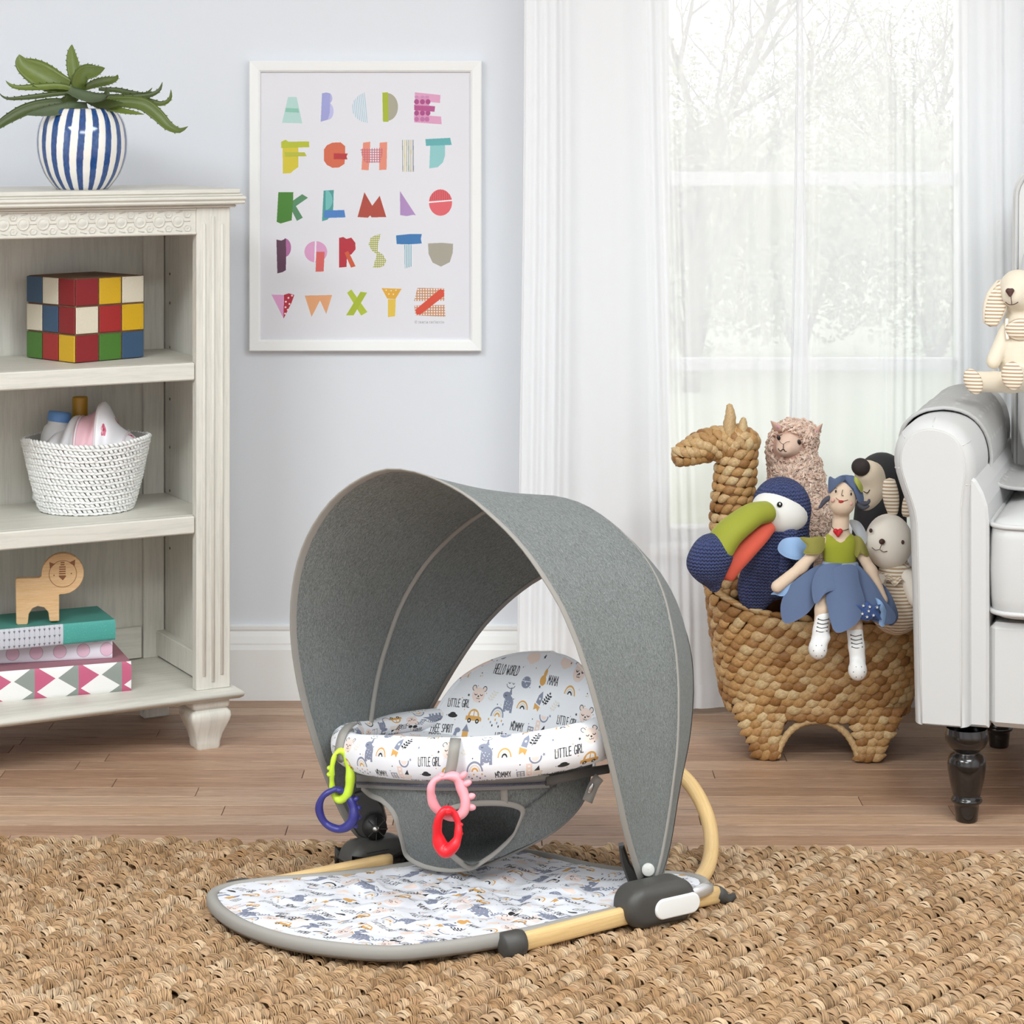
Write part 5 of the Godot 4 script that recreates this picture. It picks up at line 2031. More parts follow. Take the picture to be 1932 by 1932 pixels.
	var hoops = [
		[[690, 1592], [655, 1555], [620, 1482], [588, 1390], [562, 1290], [548, 1180], [556, 1085], [585, 1003], [632, 938], [690, 898], [745, 884], [810, 899], [880, 936], [945, 991], [1005, 1061], [1060, 1152], [1103, 1262], [1133, 1370], [1157, 1470], [1176, 1560], [1196, 1630], [1208, 1664], [1222, 1682]],
		[[702, 1590], [690, 1480], [698, 1350], [718, 1240], [758, 1130], [815, 1043], [890, 976], [950, 946], [1010, 933], [1075, 941], [1140, 975], [1200, 1030], [1244, 1096], [1268, 1180], [1280, 1280], [1280, 1390], [1268, 1500], [1252, 1600], [1240, 1650], [1229, 1682]],
		[[706, 1588], [718, 1500], [752, 1430], [795, 1368], [830, 1310], [872, 1240], [925, 1168], [1000, 1102], [1065, 1074], [1130, 1068], [1190, 1082], [1246, 1118], [1286, 1172], [1304, 1240], [1308, 1320], [1300, 1400], [1282, 1490], [1266, 1590], [1254, 1640], [1247, 1664], [1236, 1682]],
	]
	var lean = [-0.17, 0.05, 0.25]
	var hp = []
	for h in 3:
		var p2 = []
		var q = hoops[h]
		var fl2 = []
		for e in q:
			fl2.append(Vector2(e[0], e[1]))
		fl2 = spline(fl2, NN)
		for i in NN:
			var s = i / (NN - 1.0)
			p2.append(P(fl2[i].x, fl2[i].y, lerpf(3.84, 3.595, smoothstep(0.0, 1.0, s)) + lean[h] * pow(sin(PI * s), 0.8)))
		hp.append(p2)
	rows = []
	uvs = []
	for j in 17:
		var w = j / 8.0
		var row = []
		var uv = []
		for i in NN:
			var s = i / (NN - 1.0)
			var p: Vector3
			if w <= 1.0:
				p = hp[0][i].lerp(hp[1][i], w)
				var mid = hp[0][i].lerp(hp[1][i], 0.5)
				p += (P(960, 1500, 3.75) - mid) * 0.014 * sin(PI * w) * sin(PI * s)
			else:
				p = hp[1][i].lerp(hp[2][i], w - 1.0)
				var mid = hp[1][i]
				p += (mid - P(960, 1400, 3.75)) * 0.03 * sin(PI * (w - 1.0)) * sin(PI * s)
			p += Vector3(nz.get_noise_3d(s * 9.0, w * 2.0, 1.0), nz.get_noise_3d(s * 9.0, w * 2.0, 7.0), 0) * 0.002 * sin(PI * s)
			row.append(p)
			uv.append(Vector2(w * 0.22, s * 1.5))
		rows.append(row)
		uvs.append(uv)
	st = S(true)
	grid(st, rows, uvs)
	# inner layer of the doubled cloth
	var rows2 = []
	for j in 17:
		var row = []
		for i in NN:
			var s = i / (NN - 1.0)
			row.append(rows[j][i] + (P(960, 1480, 3.78) - rows[j][i]).normalized() * 0.0022 * sin(PI * s))
		rows2.append(row)
	grid(st, rows2, uvs)
	var can = wpart("canopy", st, grey, t)
	can.set_meta("label", "arched heather grey canopy cloth")
	# bindings
	for h in [0, 2]:
		st = S(true)
		var jj = 0 if h == 0 else 16
		var nxt = 1 if h == 0 else 15
		var a = []
		for i in NN:
			var inn = (rows[nxt][i] - rows[jj][i]).normalized()
			var toc = (P(960, 1480, 3.78) - rows[jj][i]).normalized()
			a.append([rows[jj][i] + inn * 0.010 - toc * 0.0012, rows[jj][i] - inn * 0.0015 - toc * 0.0008, rows[jj][i] - inn * 0.0022 + toc * 0.001, rows[jj][i] - inn * 0.001 + toc * 0.003, rows[jj][i] + inn * 0.009 + toc * 0.0032])
		grid(st, a)
		wpart("edge_binding", st, bind, can)
	st = S(true)
	var mp = []
	for i in NN:
		mp.append(rows2[8][i] + (P(960, 1480, 3.78) - rows2[8][i]).normalized() * 0.002)
	tube(st, mp, 0.0042, 8)
	wpart("hoop_channel", st, bind, can)
	# --- padded bumper ring in the printed cloth
	var cl = spline(pxl([[900, 1348, 3.97], [850, 1352, 3.95], [770, 1362, 3.92], [700, 1373, 3.87], [657, 1389, 3.80], [650, 1408, 3.73], [680, 1422, 3.67], [740, 1428, 3.61], [810, 1432, 3.57], [880, 1432, 3.54], [950, 1428, 3.525], [1020, 1420, 3.52], [1080, 1408, 3.53], [1130, 1394, 3.56], [1180, 1372, 3.62]]), 84)
	rows = []
	uvs = []
	var run = 0.0
	for i in cl.size():
		var tg = (cl[mini(i + 1, cl.size() - 1)] - cl[maxi(i - 1, 0)]).normalized()
		if i > 0:
			run += cl[i].distance_to(cl[i - 1])
		var out = Vector3(-tg.z, 0, tg.x).normalized()
		if i == 0: pass
		var s = i / (cl.size() - 1.0)
		var ry = lerpf(0.017, 0.0335, smoothstep(0.2, 0.55, s))
		var rx = lerpf(0.020, 0.024, s) * (1.0 + 0.03 * sin(run * 90.0))
		var row = []
		var uv = []
		for k in 25:
			var w = TAU * k / 24.0
			row.append(cl[i] + out * sin(w) * rx + Vector3.UP * cos(w) * ry)
			uv.append(Vector2(run / TILE + 0.34, 0.163 + w * 0.027 / TILE))
		rows.append(row)
		uvs.append(uv)
	st = S(true)
	grid(st, rows, uvs)
	wpart("bumper_cushion", st, prt, t).set_meta("label", "printed padded bumper across the front of the seat")
	# --- liner closing the seat between bumper and backrest
	st = S(true)
	rows = []
	uvs = []
	var mid2 = P(905, 1420, 3.74)
	for i in 7:
		var row = []
		var uv = []
		for k in cl.size():
			var p: Vector3 = (cl[k] + Vector3(0, -0.012, 0)).lerp(mid2, i / 6.0)
			p.y -= 0.02 * sin(PI * 0.5 * i / 6.0)
			row.append(p)
			uv.append(Vector2(p.x / TILE, p.z / TILE))
		rows.append(row)
		uvs.append(uv)
	grid(st, rows, uvs)
	wpart("seat_liner", st, prt, t)
	# --- backrest: curved padded panel
	var lb = spline(pxl([[742, 1440, 3.90], [775, 1400, 3.91], [812, 1358, 3.93], [838, 1318, 3.95], [866, 1284, 3.97], [905, 1258, 3.99], [950, 1240, 4.00], [995, 1232, 4.005], [1035, 1232, 4.0]]), 34)
	var rb = spline(pxl([[1120, 1445, 3.72], [1124, 1400, 3.74], [1126, 1365, 3.77], [1124, 1330, 3.80], [1118, 1300, 3.83], [1108, 1275, 3.87], [1092, 1254, 3.92], [1068, 1240, 3.96], [1042, 1233, 3.995]]), 34)
	rows = []
	uvs = []
	var rowsb = []
	var p0 = P(840, 1226, 4.0)
	var uv0 = Vector2(p0.x * 0.97 + p0.z * 0.25, p0.y)
	for i in 34:
		var row = []
		var uv = []
		var rb2 = []
		for k in 31:
			var s = k / 30.0
			var p: Vector3 = lb[i].lerp(rb[i], s)
			var e = sin(PI * s)
			p += Vector3(0.25, 0, -0.97) * (0.05 * e * (1.0 - i / 40.0))
			var qu = 0.0035 * absf(sin(s * 15.0 + 0.5)) * e
			p += Vector3(-0.2, 0.1, 0.95) * (qu + 0.010 * pow(e, 0.5) * pow(sin(PI * clampf(i / 33.0 * 0.93 + 0.05, 0, 1)), 0.5))
			row.append(p)
			uv.append(Vector2((p.x * 0.97 + p.z * 0.25 - uv0.x) / TILE, (uv0.y - p.y) / TILE))
			rb2.append(lb[i].lerp(rb[i], s) + Vector3(0.25, -0.02, -0.97) * (0.05 * e * (1.0 - i / 40.0) + 0.014 * pow(e, 0.5)))
		rows.append(row)
		uvs.append(uv)
		rowsb.append(rb2)
	st = S(true)
	grid(st, rows, uvs)
	grid(st, rowsb, uvs)
	var bk = wpart("backrest", st, prt, t)
	bk.set_meta("label", "printed rounded backrest panel")
	st = S(true)
	tube(st, lb, 0.003, 8)
	tube(st, rb, 0.003, 8)
	wpart("piping", st, prt, bk)
	# --- grey sling under the bumper
	var zf = func(u, v):
		var d = (u - 900.0) / 230.0
		return 3.548 + (0.20 if d < 0 else 0.10) * d * d + 0.10 * pow(clampf((v - 1470.0) / 170.0, 0, 1.2), 2.0)
	var W = func(u, v, dz = 0.0): return P(u, v, zf.call(u, v) + dz)
	var loft = func(a, b, n, m, dz = 0.0):
		var A = []
		var B = []
		for q in a: A.append(Vector2(q[0], q[1]))
		for q in b: B.append(Vector2(q[0], q[1]))
		A = spline(A, n)
		B = spline(B, n)
		var rr = []
		var uu = []
		for i in n:
			var row = []
			var uv = []
			for k in m:
				var q = A[i].lerp(B[i], k / (m - 1.0))
				row.append(W.call(q.x, q.y, dz + 0.0035 * nz.get_noise_2d(q.x * 0.02, q.y * 0.02)))
				uv.append(Vector2(q.x * 0.0008, q.y * 0.0008))
			rr.append(row)
			uu.append(uv)
		return [rr, uu]
	st = S(true)
	var patches = [
		loft.call([[668, 1458], [690, 1495], [722, 1512], [745, 1540], [757, 1580], [766, 1612], [786, 1628], [815, 1637], [850, 1641], [890, 1637]], [[860, 1458], [854, 1492], [845, 1520], [836, 1545], [833, 1565], [838, 1590], [848, 1608], [862, 1622], [876, 1631], [890, 1637]], 30, 14),
		loft.call([[860, 1458], [950, 1456], [1040, 1446], [1120, 1426]], [[845, 1527], [895, 1517], [955, 1518], [985, 1530]], 16, 12),
		loft.call([[985, 1530], [980, 1550], [968, 1574], [945, 1598], [918, 1620], [890, 1637]], [[1120, 1426], [1110, 1490], [1086, 1530], [1050, 1563], [1000, 1592], [890, 1637]], 20, 12),
	]
	for p in patches:
		grid(st, p[0], p[1])
	var sl = wpart("seat_sling", st, greys, t)
	sl.set_meta("label", "heather grey cloth sling with leg openings")
	# rear inside of the sling seen through the leg opening
	st = S(true)
	rows = []
	var sa = spline([Vector3(806, 1492, 3.66), Vector3(818, 1560, 3.68), Vector3(850, 1610, 3.66), Vector3(888, 1632, 3.62)], 12)
	var sb = spline([Vector3(1020, 1492, 3.66), Vector3(1000, 1555, 3.70), Vector3(950, 1602, 3.68), Vector3(892, 1632, 3.62)], 12)
	for i in 12:
		var row = []
		for k in 11:
			var q = sa[i].lerp(sb[i], k / 10.0)
			row.append(P(q.x, q.y, q.z + 0.05 * sin(PI * k / 10.0) * sin(PI * i / 11.0)))
		rows.append(row)
	grid(st, rows)
	wpart("sling_back", st, greys, sl)
	# binding along the leg openings
	for q in [[[846, 1526], [868, 1520], [895, 1516], [930, 1515], [958, 1517], [980, 1523], [987, 1532], [980, 1552], [968, 1576], [945, 1600], [918, 1621], [888, 1637], [868, 1626], [850, 1610], [838, 1590]], [[684, 1486], [700, 1500], [724, 1512], [746, 1540], [758, 1580], [767, 1612], [786, 1628], [815, 1637], [850, 1641], [888, 1637]]]:
		var pth = []
		for e in q:
			pth.append(W.call(e[0], e[1], -0.002))
		st = S(true)
		tube(st, spline(pth, 60), 0.0048, 8, false, 0.45, Vector3(0.3, 0.5, 0))
		wpart("leg_binding", st, bind, sl)
	# vertical tape on the sling and its lower right edge tape
	st = S(true)
	ribbon(st, spline([W.call(950, 1478, -0.002), W.call(951, 1500, -0.002), W.call(952, 1518, -0.002)], 6), Vector3.RIGHT, 0.011, 0.0012)
	wpart("sewn_tape", st, bind, sl)
	st = S(true)
	var ep = []
	for e in [[1112, 1455], [1106, 1497], [1085, 1532], [1049, 1565], [1000, 1594], [930, 1626], [888, 1639]]:
		ep.append(W.call(e[0], e[1], 0.003))
	tube(st, spline(ep, 30), 0.004, 8, false, 0.6)
	wpart("lower_edge", st, M("6f6d6a", 0.8), sl)
	# zip: tape and teeth
	st = S(true)
	var za = []
	var zb = []
	var zc = []
	for i in 30:
		var u = lerpf(672, 1036, i / 29.0)
		var sag = 6.0 * sin(PI * i / 29.0)
		za.append(W.call(u, 1462 + sag, -0.020))
		zb.append(W.call(u, 1486 + sag, -0.006))
		zc.append(W.call(u, 1477 + sag, -0.0145))
	grid(st, [za, zb])
	var zp = wpart("zip_tape", st, M("8b8a88", 0.8), t)
	st = S(true)
	for i in zc.size():
		pass
	tube(st, zc, 0.0018, 6)
	var zt = wpart("zip_teeth", st, M("4d4f5c", 0.5), zp)
	st = S(false)
	for i in 110:
		var f = i / 109.0 * 28.9
		var p = zc[int(f)].lerp(zc[mini(int(f) + 1, 29)], f - int(f))
		rbox(st, p + Vector3(0, 0, 0.0012), Vector3(0.0013, 0.0042, 0.002), 0.0003)
	var tw = wpart("zip_links", st, M("55576a", 0.4), zp)
	tw.set_meta("kind", "stuff")
	# right side: skirt strip under the bumper, fastening tab with a snap
	st = S(true)
	ribbon(st, spline([W.call(1030, 1474, -0.016), W.call(1070, 1466, -0.020), W.call(1110, 1457, -0.016), W.call(1150, 1450, -0.006)], 12), Vector3(0, 1, 0.2), 0.014, 0.003)
	wpart("side_flap", st, M("6d6a67", 0.8), t)
	st = S(true)
	ribbon(st, spline(pxl([[1131, 1466, 3.60], [1120, 1482, 3.60], [1108, 1512, 3.60]]), 8), Vector3(0.9, 0.4, 0.2), 0.016, 0.002)
	var tb = wpart("fastening_tab", st, bind, t)
	st = S(true)
	ellipsoid(st, P(1115, 1487, 3.593), Vector3(0.0035, 0.0085, 0.002), Basis.from_euler(Vector3(0, 0, -0.45)), 14, 8)
	wpart("snap", st, M("cfcfcd", 0.25, {"metal": 0.8}), tb)
	# --- two webbing loops that hold the toy rings
	st = S(true)
	ribbon(st, spline(pxl([[668, 1364, 3.77], [656, 1372, 3.72], [646, 1386, 3.688], [640, 1410, 3.678], [640, 1432, 3.678], [652, 1438, 3.682]]), 24), Vector3(0.8, 0.1, 0.5), 0.0155, 0.0018)
	wpart("webbing_loop", st, bind, t)
	st = S(true)
	ribbon(st, spline(pxl([[860, 1393, 3.545], [859, 1398, 3.522], [857, 1412, 3.507], [853, 1440, 3.504], [848, 1462, 3.506], [846, 1472, 3.508]]), 24), Vector3(1, 0, 0), 0.0165, 0.0018)
	wpart("webbing_loop", st, bind, t)
	# --- teething rings: things of their own
	toy_ring("lime green plastic ring toy on the grey strap at the seat corner", "c5e23f", [[634, 1421], [648, 1418], [658, 1436], [661, 1468], [656, 1496], [642, 1508], [629, 1496], [626, 1472], [627, 1444]], [0.0030, 0.0058, 0.0072, 0.0078, 0.0074, 0.0066, 0.0042, 0.0034, 0.0034], 3.672, [[624, 1449, 0.0062, 0, 0], [624, 1461, 0.0066, 0, 0], [661, 1474, 0.0070, 1, 0.2]])
	toy_ring("navy blue plastic ring toy hanging from the lime green ring", "33327c", [[632, 1490], [650, 1495], [664, 1514], [668, 1538], [658, 1557], [637, 1564], [613, 1552], [602, 1526], [610, 1502]], [0.0042, 0.0052, 0.0074, 0.0082, 0.0074, 0.0056, 0.0050, 0.0062, 0.0044], 3.667, [[671, 1508, 0.0058, 1, 0.5], [675, 1524, 0.0060, 1, 0.1], [675, 1541, 0.0062, 1, -0.2], [669, 1557, 0.0058, 1, -0.7], [632, 1489, 0.0062, 0, 0], [640, 1491, 0.0062, 0, 0], [603, 1516, 0.0068, 1, 1.2]])
	toy_ring("pink plastic animal-shaped ring toy hanging from the centre strap of the seat", "f2a3ad", [[836, 1466], [860, 1466], [871, 1488], [878, 1512], [874, 1532], [857, 1541], [834, 1535], [817, 1515], [813, 1489], [820, 1473]], [0.0040, 0.0074, 0.0080, 0.0072, 0.0074, 0.0062, 0.0052, 0.0070, 0.0060, 0.0046], 3.495, [[874, 1463, 0.0072, 1, 0.8], [881, 1478, 0.0074, 1, 0.4], [888, 1503, 0.0074, 1, 0.3], [888, 1523, 0.0078, 1, -0.1], [833, 1463, 0.0062, 0, 0], [826, 1469, 0.0060, 0, 0], [815, 1508, 0.0094, 1, 1.3]])
	toy_ring("red plastic ring toy hanging lowest from the pink ring", "e5222f", [[842, 1528], [856, 1534], [864, 1552], [864, 1578], [855, 1597], [842, 1604], [830, 1592], [825, 1568], [829, 1542]], [0.0062, 0.0050, 0.0046, 0.0058, 0.0084, 0.0104, 0.0092, 0.0062, 0.0056], 3.483, [[868, 1556, 0.0046, 1, 0.1], [868, 1573, 0.0046, 1, 0], [844, 1531, 0.0086, 0, 0]])

func toy_ring(label, hex, pts, rad, z, bumps):
	var c = P(pts[0][0], (pts[0][1] + pts[4][1]) / 2.0, z)
	var t = thing("teething_ring", label, "toy ring", c, 0.0, "")
	var m = M(hex, 0.35, {"sss": 0.1})
	var p3 = []
	var rr = []
	for i in pts.size():
		p3.append(P(pts[i][0], pts[i][1], z + 0.004 * sin(i * 1.3)))
		pass
	var path = loop_spline(p3, 60)
	var fat = []
	for q in rad: fat.append(q * 1.3)
	var rs = loop_spline_values(fat, p3, 60)
	var st = S(true)
	tube(st, path, rs, 12, true, 0.8)
	wpart("ring", st, m, t)
	for b in bumps:
		st = S(true)
		var q = P(b[0], b[1], z)
		if b[3] == 1:
			ellipsoid(st, q, Vector3(b[2] * 1.05, b[2] * 0.68, b[2] * 0.75), Basis.from_euler(Vector3(0, 0, b[4])), 14, 9)
		else:
			ellipsoid(st, q, Vector3(b[2], b[2] * 0.7, b[2] * 0.9), Basis.IDENTITY, 14, 9)
		wpart("knob", st, m, t)

func loop_spline_values(vals, pts, n) -> Array:
	# radius carried along the closed curve by the nearest control point, smoothed
	var path = loop_spline(pts, n)
	var out = []
	for p in path:
		var a = 0.0
		var w = 0.0
		for i in pts.size():
			var k = 1.0 / pow(maxf(p.distance_to(pts[i]), 0.0008), 2.0)
			a += vals[i] * k
			w += k
		out.append(a / w)
	return out

# ------------------------------------------------------------------ armchair, blanket and the rabbit on its arm
var ac: Node3D

func cushion(st, c, size, r, bulge, basis = Basis.IDENTITY, n = 14):
	# soft rounded block: superellipsoid
	var rows = []
	for i in n + 1:
		var a = lerpf(-PI / 2, PI / 2, float(i) / n)
		var row = []
		for k in 2 * n + 1:
			var w = TAU * k / (2 * n)
			var e = r
			var ca = pow(absf(cos(a)), e) if absf(cos(a)) > 1e-5 else 0.0
			var sa = signf(sin(a)) * pow(absf(sin(a)), e)
			var cw = signf(cos(w)) * pow(absf(cos(w)), e) if absf(cos(w)) > 1e-5 else 0.0
			var sw = signf(sin(w)) * pow(absf(sin(w)), e) if absf(sin(w)) > 1e-5 else 0.0
			var p = Vector3(ca * cw * size.x / 2, sa * size.y / 2, ca * sw * size.z / 2)
			p.y += bulge * (1.0 - pow(p.x / size.x * 2, 2.0)) * (1.0 - pow(p.z / size.z * 2, 2.0)) * sa
			row.append(c + basis * p)
		rows.append(row)
	grid(st, rows)

func arm_outline(s = 0.0) -> Array:
	var k = 1.0 / 1015.0
	var out = []
	for q in [[1722, 1368], [1716, 1100], [1713, 990], [1708, 962], [1696, 925], [1686, 890], [1684, 862], [1690, 834], [1705, 811], [1725, 797], [1750, 791], [1778, 794], [1803, 806], [1820, 828], [1829, 858], [1831, 890], [1827, 925], [1824, 960], [1824, 1100], [1824, 1368]]:
		out.append(Vector2((q[0] - 1722) * k, CY - (q[1] - 230) / 1068.0))
	return out

func build_armchair():
	var lea = M("d0cfce", 0.45, {"spec": 0.4})
	var seam = M("cfccc8", 0.6)
	ac = thing("armchair", "white leather rolled-arm armchair with turned black legs at the right edge", "armchair", Vector3(0.708, 0, -4.12), -0.314)
	var D = 0.60
	var ol = arm_outline()
	var W2 = 0.62    # seat width
	for side in 2:
		var bas = Basis.IDENTITY if side == 0 else Basis(Vector3(-1, 0, 0), Vector3.UP, Vector3(0, 0, 1))
		var off = Vector3.ZERO if side == 0 else Vector3(0.262 + W2, 0, 0)
		var xf = Transform3D(bas, off)
		var fine = []
		for p in spline([ol[0], ol[1], ol[2]], 6): fine.append(p)
		var mid = spline(ol.slice(2, 18), 40)
		fine.append_array(mid.slice(1))
		fine.append_array(spline([ol[17], ol[18], ol[19]], 6).slice(1))
		# arm with a rounded front edge: rows of the outline shrinking forwards
		var st = S(true)
		var cen = Vector2(0.05, 0.45)
		var rows = []
		for q in [[0.017, 0.0], [0.0125, 0.003], [0.0075, 0.008], [0.0035, 0.016], [0.001, 0.026], [0.0, 0.04], [0.0, D * 0.5], [0.0, D]]:
			var row = []
			for i in fine.size():
				var a = fine[maxi(i - 1, 0)]
				var b = fine[mini(i + 1, fine.size() - 1)]
				var tn = (b - a).normalized()
				var nn = Vector2(tn.y, -tn.x)      # inward for this winding
				var p = fine[i] + nn * q[0]
				p.y = maxf(p.y, 0.172)
				row.append(xf * Vector3(p.x, p.y, -q[1]))
			rows.append(row)
		grid(st, rows)
		var low = rows[-1]
		quad(st, rows[1][0], rows[1][-1], low[-1], low[0])
		var back = PackedVector2Array(fine)
		var idx = Geometry2D.triangulate_polygon(back)
		for k in range(0, idx.size(), 3):
			tri(st, xf * Vector3(fine[idx[k]].x, fine[idx[k]].y, -D), xf * Vector3(fine[idx[k + 1]].x, fine[idx[k + 1]].y, -D), xf * Vector3(fine[idx[k + 2]].x, fine[idx[k + 2]].y, -D))
		var arm = part("arm", st, lea, ac)
		# flat front panel with its seam
		var pan = []
		for i in fine.size():
			var a = fine[maxi(i - 1, 0)]
			var b = fine[mini(i + 1, fine.size() - 1)]
			var tn = (b - a).normalized()
			var p = fine[i] + Vector2(tn.y, -tn.x) * 0.016
			p.y = maxf(p.y, 0.174)
			pan.append(p)
		var fl = S(false)
		extrude(fl, pan, 0.01, 0.002, Transform3D(xf.basis, xf.origin + Vector3(0, 0, 0.0028)))
		part("front_panel", fl, lea, arm)
		st = S(true)
		var sp = []
		for p in pan:
			sp.append(xf * Vector3(p.x, p.y, 0.0005))
		tube(st, sp, 0.0011, 6)
		part("panel_seam", st, seam, arm)
		for i in [14, 20, 26, 33, 40]:
			st = S(true)
			var c0 = rows[1][i]
			var c1 = rows[3][i]
			var c2 = rows[4][i]
			tube(st, [c0, c1, c2, rows[5][i]], [0.0013, 0.0014, 0.0012, 0.0003], 6)
			part("pleat", st, seam, arm)
		# gusset beside the panel
		fl = S(false)
		extrude(fl, [Vector2(0.096, 0.172), Vector2(0.131, 0.172), Vector2(0.131, 0.535), Vector2(0.1285, 0.562), Vector2(0.121, 0.585), Vector2(0.109, 0.606), Vector2(0.096, 0.615)], 0.59, 0.005, Transform3D(xf.basis, xf.origin + Vector3(0, 0, -0.012)))
		part("gusset", fl, lea, arm)
	# apron
	var fl = S(false)
	rbox(fl, Vector3(0.131 + W2 / 2, 0.264, -0.32), Vector3(W2, 0.184, 0.60), 0.010)
	part("apron", fl, lea, ac)
	# seat cushion with piping
	var st = S(true)
	var rows_c = []
	for q in [[0.30, 0.358], [0.06, 0.360], [0.010, 0.366], [0.0, 0.378], [-0.002, 0.40], [-0.004, 0.45], [-0.002, 0.505], [0.0, 0.526], [0.012, 0.536], [0.05, 0.545], [0.14, 0.556], [0.28, 0.560]]:
		var row = []
		for c in rrect(0.133 + q[0], -0.575 + minf(q[0], 0.27), 0.129 + W2 - q[0], -0.004 - minf(q[0], 0.27), maxf(0.004, 0.04 - q[0] * 0.2), 6):
			row.append(Vector3(c.x, q[1], c.y))
		rows_c.append(row)
	grid(st, rows_c, [], true)
	var cu = part("seat_cushion", st, lea, ac)
	for y in [0.528, 0.376]:
		var pth = []
		for c in rrect(0.132, -0.576, 0.130 + W2, -0.002, 0.04, 6):
			pth.append(Vector3(c.x, y, c.y))
		st = S(true)
		tube(st, pth, 0.0045, 10, true)
		part("piping", st, lea, cu)
	# back: rounded slab with a wing
	var bo = []
	for p in rrect(0.118, 0.36, 0.142 + W2, 1.150, 0.07, 8):
		bo.append(p)
	fl = S(false)
	extrude(fl, bo, 0.17, 0.014, Transform3D(Basis.from_euler(Vector3(-0.06, 0, 0)), Vector3(0, 0.01, -0.46)))
	var bk = part("back", fl, M("dcdad8", 0.5), ac)
	st = S(true)
	var bp = []
	for p in rrect(0.127, 0.37, 0.133 + W2, 1.141, 0.062, 8):
		bp.append(Basis.from_euler(Vector3(-0.06, 0, 0)) * Vector3(p.x, p.y, 0.001) + Vector3(0, 0.01, -0.46))
	tube(st, bp, 0.004, 8, true)
	part("back_piping", st, lea, bk)
	st = S(true)
	cushion(st, Vector3(0.131 + W2 / 2, 0.80, -0.42), Vector3(W2 - 0.02, 0.50, 0.10), 0.35, 0.0, Basis.from_euler(Vector3(-0.06, 0, 0)), 16)
	part("back_cushion", st, lea, ac)
	# turned legs
	var lm = M("1b1715", 0.18, {"coat": 0.5})
	for q in [[0.090, -0.034], [0.80, -0.034], [0.090, -0.55], [0.80, -0.55]]:
		st = S(true)
		var prof = []
		for e in [[1548, 0], [1548, 19], [1545, 20.5], [1520, 23], [1514, 23.5], [1512, 28], [1508, 29.5], [1504, 27.5], [1502, 24.5], [1490, 28], [1470, 32.5], [1450, 35.5], [1440, 36], [1430, 34.5], [1423, 30], [1419, 24], [1416, 23], [1413, 27], [1406, 35], [1396, 40], [1387, 41], [1380, 39.5], [1372, 38]]:
			prof.append(Vector2(e[1] / 1066.0, (1548 - e[0]) / 1066.0))
		lathe(st, prof, 32, Vector3(q[0], 0, q[1]))
		part("leg", st, lm, ac)
	# blanket thrown over the arm
	var T = ac.transform
	var bl = thing("blanket", "soft pale grey dimpled blanket draped over the white chair arm under the rabbit", "blanket", T * Vector3(0.06, 0.71, -0.34))
	var prof = [Vector2(-0.014, 0.20), Vector2(-0.013, 0.36), Vector2(-0.013, 0.50)]
	for p in [[-0.014, 0.535], [-0.027, 0.585], [-0.037, 0.625], [-0.0385, 0.645], [-0.033, 0.672], [-0.018, 0.694], [0.003, 0.707], [0.028, 0.7125], [0.056, 0.709], [0.080, 0.698], [0.097, 0.677], [0.1055, 0.648], [0.1075, 0.617], [0.110, 0.585]]:
		var v = Vector2(p[0], p[1])
		prof.append(v + (v - Vector2(0.036, 0.62)).normalized() * 0.003)
	prof.append_array([Vector2(0.120, 0.570), Vector2(0.145, 0.5625), Vector2(0.20, 0.5620)])
	var pf = spline(prof, 60)
	var rows = []
	var uvs = []
	var r2 = []
	for i in 60:
		var row = []
		var uv = []
		var rb = []
		for k in 33:
			var s = k / 32.0
			var f = i / 59.0
			var front = -0.175 - 0.05 * sin(f * 7.0 + 0.8) - 0.02 * sin(f * 17.0)
			var dd = lerpf(front, -0.50 + 0.02 * sin(f * 9.0), s)
			var p = pf[i]
			var bump = 0.006 * nz.get_noise_2d(f * 6.0, s * 3.0) + 0.004 * sin(f * 21.0 + s * 5.0) * (1.0 if f < 0.3 or f > 0.7 else 0.3)
			var nrm = (p - Vector2(0.045, 0.55)).normalized()
			if f < 0.33: nrm = Vector2(-1, 0)
			if f > 0.86: nrm = Vector2(0, 1)
			p += nrm * (0.0035 + absf(bump) * 0.45)
			row.append(T * Vector3(p.x, p.y, dd))
			uv.append(Vector2(f * 0.75, s * 0.32))
			p -= nrm * 0.004
			rb.append(T * Vector3(p.x, p.y, dd))
		rows.append(row)
		uvs.append(uv)
		r2.append(rb)
	st = S(true)
	grid(st, rows, uvs)
	grid(st, r2, uvs)
	var dimple = gtex(256, 256, func(x, y):
		var u = fposmod(x / 256.0 * 4.0, 1.0)
		var v = fposmod(y / 256.0 * 4.0 + (0.5 if int(x / 64.0) % 2 else 0.0), 1.0)
		var d = pow((u - 0.5) / 0.12, 2.0) + pow((v - 0.5) / 0.28, 2.0)
		return 0.72 + 0.22 * wrapped(x, y, 256, 256, 20.0, 20.0) * 0.5 - 0.5 * exp(-d))
	var fleece = gtex(256, 256, func(x, y):
		var u = fposmod(x / 256.0 * 4.0, 1.0)
		var v = fposmod(y / 256.0 * 4.0 + (0.5 if int(x / 64.0) % 2 else 0.0), 1.0)
		var d = pow((u - 0.5) / 0.10, 2.0) + pow((v - 0.5) / 0.26, 2.0)
		return 0.90 + 0.06 * wrapped(x, y, 256, 256, 18.0, 18.0) + 0.1 * exp(-d))
	wpart("blanket_cloth", st, M("c0bebc", 0.95, {"tex": fleece, "bump": dimple, "bs": 0.6, "uvs": Vector3(6, 6, 1), "rim": 0.5}), bl)
	st = S(true)
	var he = []
	for i in 60:
		he.append(rows[i][0] + (r2[i][0] - rows[i][0]) * 0.5)
	tube(st, he, 0.0036, 8)
	wpart("blanket_hem", st, M("c0bebc", 0.95, {"rim": 0.5}), bl)
	build_rabbit()

